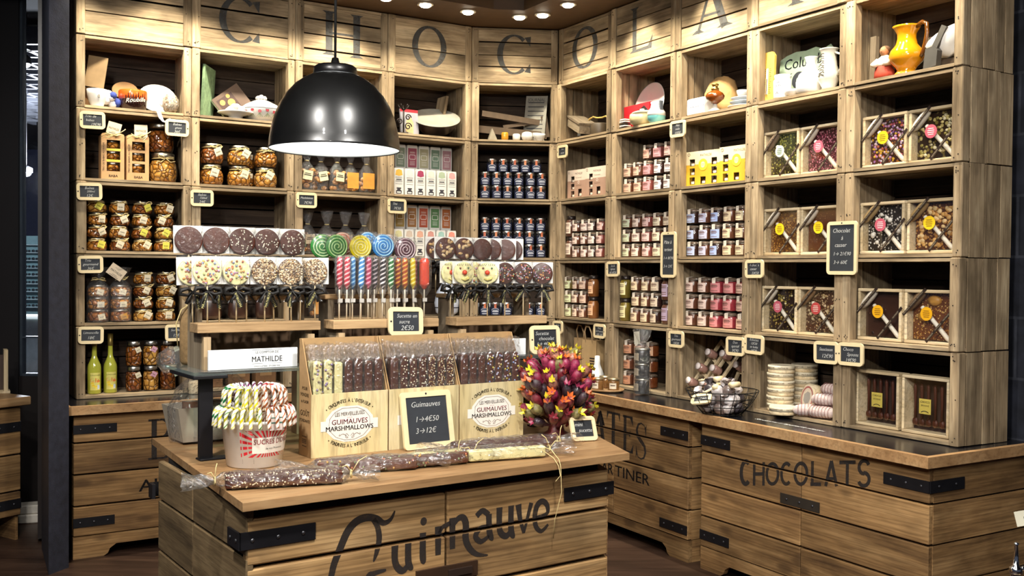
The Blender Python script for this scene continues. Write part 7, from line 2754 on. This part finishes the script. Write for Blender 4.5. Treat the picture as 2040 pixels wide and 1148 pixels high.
def bar_(kind, seed, row):
    r = random.Random(seed)
    t = thing('marshmallow_bar')
    base = {'wb': WHITECHOC, 'w': WHITECHOC}.get(kind, CHOC)()
    h = .29
    h += r.uniform(-.010, .006)
    MB().box(-.0142, .0142, -.0142, .0142, 0, h, ch=.004).build('bar_body', base, t)
    cols, n, q = {'wb': (['#8a7a9a', '#a88a5a', '#9aa07a', '#7a6a5a'], 26, .0042), 'p': (['#e8ddc4'], 30, .0025), 'c': (['#d8c49c', '#b8945c', '#e8dcc0'], 110, .0021), 'b': (['#a8a4b8', '#b8a84a', '#7a8ab0', '#c0a890'], 22, .0038)}.get(kind, (None, 0, 0))
    if cols:
        m = MB()
        for k in range(n):
            f = r.choice((0, 0, 1))
            z = r.uniform(.16, h - .004)
            if f == 0:
                m.ball((r.uniform(-.012, .012), -.0146, z), q, 6, 4, k % len(cols))
            else:
                m.ball((r.choice((-.0146, .0146)), r.uniform(-.012, .012), z), q, 6, 4, k % len(cols))
        m.build('topping', [flat(c_, .4) for c_ in cols], t)
    m = MB()
    m.add([(x * (1 + (z > h + .02) * r.uniform(-.35, .0)), y + r.uniform(-.001, .001), z + (z > h) * r.uniform(-.006, .008)) for z in (.12, .2, h - .01, h + .004, h + .018, h + .034, h + .05) for x, y in ((-.0172, -.0166), (-.006, -.0172), (.006, -.0172), (.0172, -.0166), (.0172, .0162), (-.0172, .0162))], [(j * 6 + i, j * 6 + (i + 1) % 6, j * 6 + 6 + (i + 1) % 6, j * 6 + 6 + i) for j in range(6) for i in range(6)], 0, False)
    m.build('clear_wrapper', SHINY(), t)
    return t


PLAN = [['wb', 'wb', 'w', 'm', 'm', 'm', 'm'], ['m', 'p', 'p', 'p', 'c', 'c', 'c'], ['m', 'm', 'm', 'b', 'b', 'b', 'b']]
KN = {'wb': 'white bead dotted', 'w': 'plain white', 'm': 'plain dark', 'p': 'pearl dotted dark', 'c': 'crumb crusted dark', 'b': 'colour beaded dark'}
for ci in range(3):
    for row in range(2):
        for k in range(7):
            kd = PLAN[ci][k]
            sd = k % 3
            o = make(('bar', kd, sd), lambda: bar_(kd, sd + 5, row))
            tag(o, '%s marshmallow bar, %s in the %s row of the %s carton' % (KN[kd], ORD[k + 1], ('front', 'rear')[row], ('first', 'middle', 'last')[ci]), 'marshmallow bar', 'marshmallow bars in cartons')
            puti(o, CU[ci] + .026 + k * .0348, .452 + .021 + row * .035, ITOP + .0042 + (row * .012 if False else 0), RND.uniform(-.05, .05))

o = slate(.190, .185, [('Guimauves', .135, -.02, .73), ('1→4€50', .135, -.02, .47), ('3→12€', .135, -.06, .27)], (0, .955), fw=.018, rad=.012)
tag(o, 'big slate chalked Guimauves, leaning against the middle carton', 'price slate')
puti(o, .772, .412, ITOP + .0008, .02, radians(-11), 0)

# ------------------------------------------------------------------ bucket of candy canes
t = tag(thing('sweet_bucket'), 'white bucket with red striped label, full of candy canes', 'bucket')
MB().lathe([(.076, 0), (.080, .003), (.096, .128), (.100, .130), (.100, .138), (.096, .138), (.078, .004), (.0001, .004)], 34).build('bucket_body', flat('#f0f3f4', .35, var=.04), t)
m = MB()
x0, x1 = -.062, .118
z0, z1 = .012, .118
m.box(x0, x1, -.0009, -.0004, z0, z1, 0)
cx, cz = .02, .066
n = 26
for k in range(n):      # red rays round the white plate
    a0, a1 = 2 * pi * k / n, 2 * pi * (k + .5) / n
    pts = []
    for a in (a0, a1):
        pts.append((cx + .012 * cos(a), cz + .008 * sin(a)))
    for a in (a1, a0):
        s = min((x1 - cx) / cos(a) if cos(a) > 1e-6 else 9, (x0 - cx) / cos(a) if cos(a) < -1e-6 else 9, (z1 - .006 - cz) / sin(a) if sin(a) > 1e-6 else 9, (z0 + .022 - cz) / sin(a) if sin(a) < -1e-6 else 9)
        pts.append((cx + s * cos(a), cz + s * sin(a)))
    # split long rays so that they bend with the bucket
    p0, p1, p2, p3 = pts
    for j in range(4):
        f0, f1 = j / 4, (j + 1) / 4
        L_ = lambda A, B, f: (A[0] + (B[0] - A[0]) * f, A[1] + (B[1] - A[1]) * f)
        m.poly([L_(p0, p3, f0), L_(p1, p2, f0), L_(p1, p2, f1), L_(p0, p3, f1)], -.0013, 1)
for j in range(12):
    xa = -.028 + .0125 * j * .95
    m.box(xa, xa + .012, -.0018, -.0014, .045, .092, 0)
m.text('SUCRES D\'ORGE', .042, .072, .021, -.0022, 2, weight=.008, xs=.86)
m.text('de nos Provinces', .04, .056, .0085, -.0022, 3)
m.box(-.025, .11, -.0021, -.0019, .102, .106, 3)
for z in (.016, .0195, .023, .0265):
    m.box(-.058, -.022, -.0014, -.0011, z, z + .0014, 3)
s0 = list(m.v)
m.bend(.0885)
m.v = [(x * (.0785 + .0165 * z / .128) / .0885, y * (.0785 + .0165 * z / .128) / .0885 , z) for x, y, z in m.v]
m.build('bucket_label', [flat('#e8e0d4', .5, var=.02), flat('#c01f2a', .5, var=.04), flat('#8a2f38', .5), flat('#55504c', .6)], t)
puti(t, .203, .462, ITOP + .0004, -.12)
BU = isl(.203, .462)


def cane(c1, c2, top, hookR):
    pts = [(0, 0, 0), (0, 0, top * .5), (0, 0, top)]
    for i in range(1, 11):
        a = pi * i / 10
        pts.append((hookR - hookR * cos(a), 0, top + hookR * sin(a)))
    pts += [(2 * hookR, 0, top - .018), (2 * hookR + .002, 0, top - .030)]
    # even spacing keeps the stripes even
    P = [Vector(p) for p in pts]
    q = []
    for i in range(len(P) - 1):
        k = max(1, int((P[i + 1] - P[i]).length / .006))
        q += [P[i].lerp(P[i + 1], j / k) for j in range(k)]
    q.append(P[-1])
    return MB().tube(q, .0058, 8, twist=170, msec=[0, 0, 1, 1, 2, 1, 1, 1])


CC = {'green': ('#1f6a3a', '#e8e4d0', '#d8c92c'), 'yellow': ('#d8c824', '#f0ead0', '#e8dc6a'), 'red': ('#9a1f2c', '#f0e2d8', '#5a6a5a'), 'brown': ('#8a4a24', '#f0e4d4', '#c0603a'), 'purple': ('#5a1f48', '#efe6e8', '#3a1a30'), 'olive': ('#a8a020', '#ece8c8', '#4a7a3a')}
rings = [(28, .066, .143, .025, 'outer low ring'), (20, .040, .202, .025, 'inner high ring')]
for n, R, top, hk, rn in rings:
    for k in range(n):
        ang = 2 * pi * k / n + (.1 if n == 22 else 0)
        dx, dy = cos(ang), sin(ang)
        # camera side is -y in the island frame
        az = math.degrees(math.atan2(-dx, -dy))        # 0 at the front, + towards the doorway
        if abs(az) > 130:
            cn = 'purple'
        elif az > 80:
            cn = 'green'
        elif az > 5:
            cn = 'yellow' if k % 4 else 'olive'
        elif az > -60:
            cn = 'red' if n == 30 else 'brown'
        else:
            cn = 'brown' if k % 2 else 'red'
        key = ('cane', cn, n)
        if key not in PROTO:
            PROTO[key] = cane(*CC[cn][:2], top, hk).data('candy_cane', [flat(CC[cn][0], .2, coat=.4, var=.04), flat(CC[cn][1], .2, coat=.4, var=.03), flat(CC[cn][2], .2, coat=.4, var=.04)])
        o = bpy.data.objects.new('candy_cane', PROTO[key])
        COL.objects.link(o)
        lab = '%s striped candy cane hooked over the %s of the bucket' % ({'olive': 'olive green', 'red': 'red and green', 'green': 'green and yellow'}.get(cn, cn), rn)
        tag(o, lab, 'candy cane', '%s candy canes of the %s' % (cn, rn))
        p = BU + (IU * dx + IV * dy) * R
        o.location = (p.x, p.y, ITOP + .006)
        o.rotation_euler = (0, 0, IAA + ang)
t = tag(thing('paper_sleeve'), 'white paper sleeve among the canes at the front of the bucket', 'sleeve')
m = MB().lathe([(.0995, .128), (.104, .165), (.106, .172)], 10, cap=False)
MB().box(-.022, .022, -.004, -.003, .0, .05).box(-.018, .018, -.0046, -.004, .02, .024, 1).box(-.018, .018, -.0046, -.004, .035, .038, 1).build('sleeve_paper', [flat('#e8d8d0', .6), flat('#4a7a6a', .6)], t)
bm_ = [c_ for c_ in t.children]
p = BU - IV * .098 + IU * .03
t.location = (p.x, p.y, ITOP + .112)
t.rotation_euler = (0, 0, IAA)

# ------------------------------------------------------------------ cone of mini lollipops
t = tag(thing('candy_stand'), 'dark red foot and cone carrying the mini lollipops', 'stand')
MB().lathe([(.05, 0), (.052, .006), (.03, .02), (.022, .05), (.055, .10), (.06, .215), (.04, .235), (.0001, .24)], 20).build('stand_body', flat('#5a1c1c', .5), t)
puti(t, 1.27, .385, ITOP + .0004)
TQ = isl(1.27, .385)


def mini(c1, c2):
    t = thing('mini_lollipop')
    m = MB().tube([(0, 0, 0), (.02, 0, 0), (.03, 0, 0), (.055, 0, 0), (.066, 0, 0), (.072, 0, 0)], [.003, .004, .0105, .0125, .0095, .004], 9)
    m.build('wrapped_candy', flat(c1, .2, coat=.7, var=.45, scale=150, bump=.5), t)
    m = MB()
    r = random.Random(len(c1 + c2) + ord(c2[2]))
    for k in range(5):
        a = 2 * pi * k / 5
        q = r.uniform(.7, 1.3)
        m.add([(.070, 0, 0), (.074, .006 * cos(a), .006 * sin(a)), (.081 + .003 * q, .0115 * q * cos(a + .55), .0115 * q * sin(a + .55)), (.075, .0095 * cos(a + 1.2), .0095 * sin(a + 1.2))], [(0, 1, 2, 3)], 0, True)
    m.build('wrapper_twist', flat(c2, .3, coat=.4, var=.15), t)
    return t


TI = [('#6a1c26', '#7a2630', 'crimson', 'crimson'), ('#7d7448', '#c9ba28', 'olive', 'yellow'), ('#74222e', '#c05c24', 'crimson', 'orange'), ('#2e2228', '#8a2a48', 'plum', 'pink'), ('#3d2a30', '#b05c2c', 'plum', 'orange'), ('#82223e', '#c4b428', 'magenta', 'yellow'), ('#8f2a4a', '#c8642a', 'magenta', 'orange'), ('#a8705c', '#ccb834', 'rosy', 'yellow')]
for tier in range(8):
    n = 14
    for k in range(n):
        i0 = tier if (k * 7 + tier * 3) % 3 else (tier + 2 + k % 4) % 8
        c1, c2, n1, n2 = TI[i0]
        ang = 2 * pi * (k + .5 * (tier % 2)) / n + .13 * tier
        dy = sin(ang)
        tilt = radians((30, 36, 41, 46, 50, 55, 60, 68)[tier])
        o = make(('mini', i0), lambda: mini(c1, c2))
        tag(o, '%s mini lollipop with %s twist, %s ring of the candy cone' % (n1, n2, ('lowest', 'second', 'third', 'fourth', 'fifth', 'sixth', 'seventh', 'topmost')[tier]), 'lollipop', 'mini lollipops, %s %s, ring %s' % (n1, n2, ORD[tier + 1]))
        R = (.046, .058, .062, .058, .062, .056, .040, .018)[tier]
        p = TQ + Vector((cos(ang), sin(ang))) * (R + RND.uniform(-.014, .012) * (R > .03))
        o.location = (p.x, p.y, ITOP + .042 + tier * .0265 + RND.uniform(-.01, .01) * (tier > 0))
        o.rotation_euler = (Matrix.Rotation(ang + RND.uniform(-.28, .28), 3, 'Z') @ Matrix.Rotation(-tilt + RND.uniform(-.3, .3), 3, 'Y') @ Matrix.Rotation(RND.uniform(0, 6), 3, 'X')).to_euler()
        o.scale = (RND.uniform(1.05, 1.3), RND.uniform(1.25, 1.6), RND.uniform(1.25, 1.6))
o = slate(.10, .085, [('mini', .22, -.18, .6), ('sucette', .22, .06, .36)], None, fw=.014, rad=.014, dark='#1f2226')
tag(o, 'small slate chalked mini sucette, at the foot of the candy cone', 'price slate')
puti(o, 1.285, .245, ITOP + .0008, -.12, radians(-22), .03)


# ------------------------------------------------------------------ long bars in cellophane at the island front
def pack(L, kinds, seed, tails=(True, True)):
    """two bars side by side along x in one twisted film"""
    r = random.Random(seed)
    t = thing('wrapped_bars')
    for k, kd in enumerate(kinds):
        y0 = (-.034, .001)[k]
        base = {'w': WHITECHOC, 'm': MILK, 'd': CHOC, 'c': CHOC}[kd]()
        MB().box(-L / 2, L / 2, y0, y0 + .032, .004, .036, ch=.003).build('bar_body', base, t)
        if kd in 'cm':
            m = MB()
            cols = ['#d8c49c', '#e8dcc0'] if kd == 'c' else ['#b86a4a', '#8a9a6a', '#c9a05a']
            for i in range(150 if kd == 'c' else 22):
                if r.random() < .6:
                    m.ball((r.uniform(-L / 2, L / 2), y0 - .0004, r.uniform(.006, .034)), .0022 if kd == 'c' else .0034, 5, 4, i % len(cols))
                else:
                    m.ball((r.uniform(-L / 2, L / 2), r.uniform(y0, y0 + .03), .0364), .0022 if kd == 'c' else .0034, 5, 4, i % len(cols))
            m.build('topping', [flat(c_, .5) for c_ in cols], t)
    m = MB()
    xs = [-L / 2 - .11, -L / 2 - .06, -L / 2 - .026, -L / 2 - .012, -L / 2 + .02, -L / 4, 0, L / 4, L / 2 - .02, L / 2 + .012, L / 2 + .026, L / 2 + .06, L / 2 + .10]
    rs = [.052, .036, .010, .03, .047, .049, .049, .049, .047, .03, .010, .032, .045]
    pts = [(x, 0, .022 + .004 * (i in (0, 12))) for i, x in enumerate(xs)]
    # no tube: rings squashed low so that the film lies on the bars
    n = 16
    vs, fs = [], []
    fx, fr_ = [], []
    for j in range(len(xs) - 1):
        k = max(1, int((xs[j + 1] - xs[j]) / .014))
        for q in range(k):
            fx.append(xs[j] + (xs[j + 1] - xs[j]) * q / k)
            fr_.append(rs[j] + (rs[j + 1] - rs[j]) * q / k)
    xs, rs = fx + [xs[-1]], fr_ + [rs[-1]]
    for x, R in zip(xs, rs):
        for i in range(n):
            a = 2 * pi * i / n
            y, z = R * cos(a), .021 + .47 * R * sin(a) * (1.0 if R > .02 else .8)
            q = .0055 if R < .044 else .0032
            vs.append((x + r.uniform(-q, q), y + r.uniform(-q, q), max(.0015, z + r.uniform(-q, q))))
    for j in range(len(xs) - 1):
        for i in range(n):
            k2 = (i + 1) % n
            fs += [(j * n + i, j * n + k2, (j + 1) * n + k2), (j * n + i, (j + 1) * n + k2, (j + 1) * n + i)]
    m.add(vs, fs, 0, False)
    m.build('cellophane', SHINY(), t)
    for sd, on in ((-1, tails[0]), (1, tails[1])):
        if on:
            m = MB()
            x = sd * (L / 2 + .026)
            m.tube([(x, .0115 * cos(a), .021 + .0105 * sin(a)) for a in [2 * pi * i / 10 for i in range(11)]], .0026, 4)
            for q in range(3):
                a = r.uniform(-.8, .8)
                m.tube([(x, -.008, .026), (x + sin(a) * .03, -.02 + .01 * q, .036 + .01 * q), (x + sin(a) * .062, -.034 + .02 * q, .022 + .022 * q)], .0013, 4)
            m.build('raffia_tie', RAFFIA(), t)
    return t


PK = [(.305, 'cd', .165, .140, -.30, 'crumb crusted dark bars in cellophane hanging past the island corner'), (.285, 'md', .435, .195, -.27, 'dark bars in cellophane behind the crumb crusted ones'),
      (.175, 'mw', .655, .165, -.12, 'milk and white bars in cellophane below the big slate'), (.255, 'wd', .875, .135, -.20, 'white and dark bars in cellophane before the last carton'),
      (.35, 'dd', .955, .250, -.14, 'long dark bars in cellophane reaching to the mini slate')]
for k, (L_, kd, u, v, a, lab) in enumerate(PK):
    o = pack(L_, kd, 30 + k, (k in (0, 3), k != 1))
    tag(o, lab, 'wrapped bars', 'wrapped bars on the island front')
    puti(o, u, v, ITOP + .0005, a)
# long raffia strand hanging down the front
t = tag(thing('raffia_strand'), 'long thin raffia strand hanging from the bars down the island front', 'strand')
MB().tube([(0, .10, .035), (.008, .05, .03), (.0, 0, .008), (-.002, -.012, -.01), (.004, -.01, -.09), (.002, .02, -.18), (.006, .032, -.24)], .0013, 4).tube([(-.02, .06, .03), (-.012, .01, .012), (-.008, -.01, -.01), (.0, -.008, -.04), (-.018, -.008, -.055)], .0013, 4).build('strand', RAFFIA(), t)
puti(t, .985, .0, ITOP)

# ------------------------------------------------------------------ hamper and jar carrier at the back of the island
t = tag(thing('gift_hamper'), 'kraft tray hamper under a tied cellophane cone, behind the iron bracket', 'hamper')
m = MB()
w, d, h = .30, .16, .115
b0 = [(-w / 2, -d / 2), (w / 2, -d / 2), (w / 2, d / 2), (-w / 2, d / 2)]
vs = [(x * .86, y * .86, .002) for x, y in b0] + [(x, y, h) for x, y in b0] + [(x * .97, y * .97, h) for x, y in b0] + [(x * .84, y * .84, .006) for x, y in b0]
fs = [(3, 2, 1, 0)] + [(i, (i + 1) % 4, 4 + (i + 1) % 4, 4 + i) for i in range(4)] + [(4 + i, 4 + (i + 1) % 4, 8 + (i + 1) % 4, 8 + i) for i in range(4)] + [(8 + i, 8 + (i + 1) % 4, 12 + (i + 1) % 4, 12 + i) for i in range(4)] + [(12, 13, 14, 15)]
m.add(vs, fs)
m.build('tray', flat('#a39886', .8, var=.1), t)
m = MB().lathe([(.146, .004), (.162, .11), (.13, .17), (.06, .22), (.016, .25), (.012, .26), (.04, .29), (.055, .31)], 14, sy=.62, cap=False).crinkle(.007, random.Random(5))
m.build('cellophane', CELLO(), t)
for k in range(3):
    o = MB().lathe([(.03, 0), (.036, .01), (.036, .08), (.028, .1), (.028, .12), (.0001, .12)], 16).build('jar', flat(('#6a3a20', '#4a2a1c', '#7a5a2c')[k], .2, coat=.5), t)
    o.location = (-.08 + k * .08, 0, .0065)
MB().tube([(.017 * cos(a), .012 * sin(a), .255) for a in [2 * pi * i / 10 for i in range(11)]], .004, 5).build('tie', RAFFIA(), t)
puti(t, .245, .955, ITOP + .0075, .05)
t = tag(thing('jar_carrier'), 'kraft carrier of small jars behind the candy canes', 'carrier')
m = MB()
panel_holes(m, 0, .15, 0, .225, [(.014, .048, .1, .185), (.058, .092, .1, .185), (.102, .136, .1, .185)], 0, .003)
m.box(0, .15, .06, .063, 0, .225).box(0, .003, .003, .06, 0, .225).box(.147, .15, .003, .06, 0, .225).box(.003, .147, .003, .06, 0, .003)
m.build('carton', flat('#c0a07c', .8), t)
MB().text('LE COMPTOIR DE MATHILDE', .075, .2, .0095, -.0006).build('print', INK(), t)
for k, c_ in enumerate(('#a8502c', '#b8602c', '#b8b030')):
    m = MB().lathe([(.02, 0), (.022, .004), (.022, .055), (.018, .06)], 14, 0).lathe([(.019, .06), (.019, .075), (.0001, .076)], 14, 1)
    m.lathe([(.0222, .004), (.0222, .03)], 14, 2, cap=False)
    o = m.build('jar', [flat('#3a1e14', .2, coat=.5), flat('#1c1715', .3), flat(c_, .6)], t)
    o.location = (.031 + k * .044, .03, .1)
puti(t, .52, .90, ITOP + .0005, -.1)

# ------------------------------------------------------------------ pendant lamp
t = tag(thing('pendant_lamp'), 'big black domed pendant lamp hanging over the island', 'lamp')
LX, LY, LZ = -.553, 3.10, 1.793
prof = [(.2005, 0), (.2025, .002), (.2005, .006), (.199, .03), (.193, .065), (.184, .10), (.170, .135), (.150, .168), (.122, .200), (.094, .220), (.076, .229), (.066, .232)]
MB().lathe(prof, 64, cap=False).build('lamp_shade', flat('#0c0c0c', .32, .1, coat=.25, var=.3, scale=9), t)
MB().lathe([(.066, .230), (.068, .233), (.066, .254), (.058, .260), (.02, .262), (.014, .268), (.010, .285), (.0001, .286)], 40).build('lamp_cap', flat('#0e0d0d', .35, .3, var=.2), t)
MB().lathe([(r_ - .003, z + .001) for r_, z in prof[1:]] + [(.0001, .229)], 64, cap=False).build('reflector', flat('#dfe6ea', .3, .55, var=.02), t)
MB().lathe([(.0001, .085), (.02, .092), (.03, .112), (.026, .135), (.014, .16), (.014, .2)], 20).build('bulb', flat('#fff4e0', .3, emit=6.0), t)
MB().tube([(0, 0, .284), (0, 0, 3.12 - LZ)], .0042, 8).build('cord', flat('#121212', .6), t)
t.location = (LX, LY, LZ)
d = bpy.data.lights.new('pendant_bulb_light', 'POINT')
d.energy, d.color, d.shadow_soft_size = 5, (1, .95, .85), .035
o = bpy.data.objects.new('pendant_bulb_light', d)
COL.objects.link(o)
o.location = (LX, LY, LZ + .065)

# ------------------------------------------------------------------ bottle at the very corner of the picture
t = tag(thing('crate_table'), 'low wooden crate table under the oil bottle, below the picture edge', 'table')
m = MB()
m.box(-.16, .16, -.16, .16, .44, .46).box(-.15, -.12, -.15, -.12, 0, .44).box(.12, .15, -.15, -.12, 0, .44).box(-.15, -.12, .12, .15, 0, .44).box(.12, .15, .12, .15, 0, .44)
m.build('table_frame', crate_wood('X'), t)
t.location = (1.36, 2.6, 0)
t = tag(thing('oil_bottle'), 'bottle with a chrome pourer at the bottom corner by the end cabinet', 'bottle')
MB().lathe([(.03, 0), (.034, .004), (.034, .12), (.028, .15), (.014, .175), (.012, .19)], 20).build('bottle_glass', flat('#2a1c1c', .1, coat=.7), t)
MB().lathe([(.013, .188), (.016, .19), (.016, .205), (.008, .21), (.006, .235), (.0042, .262), (.007, .268), (.0001, .272)], 16).tube([(.012, 0, .2), (.02, -.004, .205)], .006, 8).build('pourer', flat('#d8d8dc', .12, 1.0), t)
t.location = (1.315, 2.58, .4604)
o = tag(MB().box(-.05, .09, -.001, .001, -.02, .02).text('MOUTARDE', .01, -.006, .014, -.0016, 1).build('shelf_label', [flat('#e2dcc4', .6), INK()]), 'cream shelf label standing over the chrome pourer', 'label')
o.location = (1.43, 2.72, .765)
o.rotation_euler = (radians(-12), -.15, .1)
t2 = MB().tube([(0, 0, 0), (0, 0, .295)], .004, 6).build('label_holder', STEEL())
tag(t2, 'thin steel holder rising to the cream shelf label', 'holder')
t2.location = (1.44, 2.725, .4605)
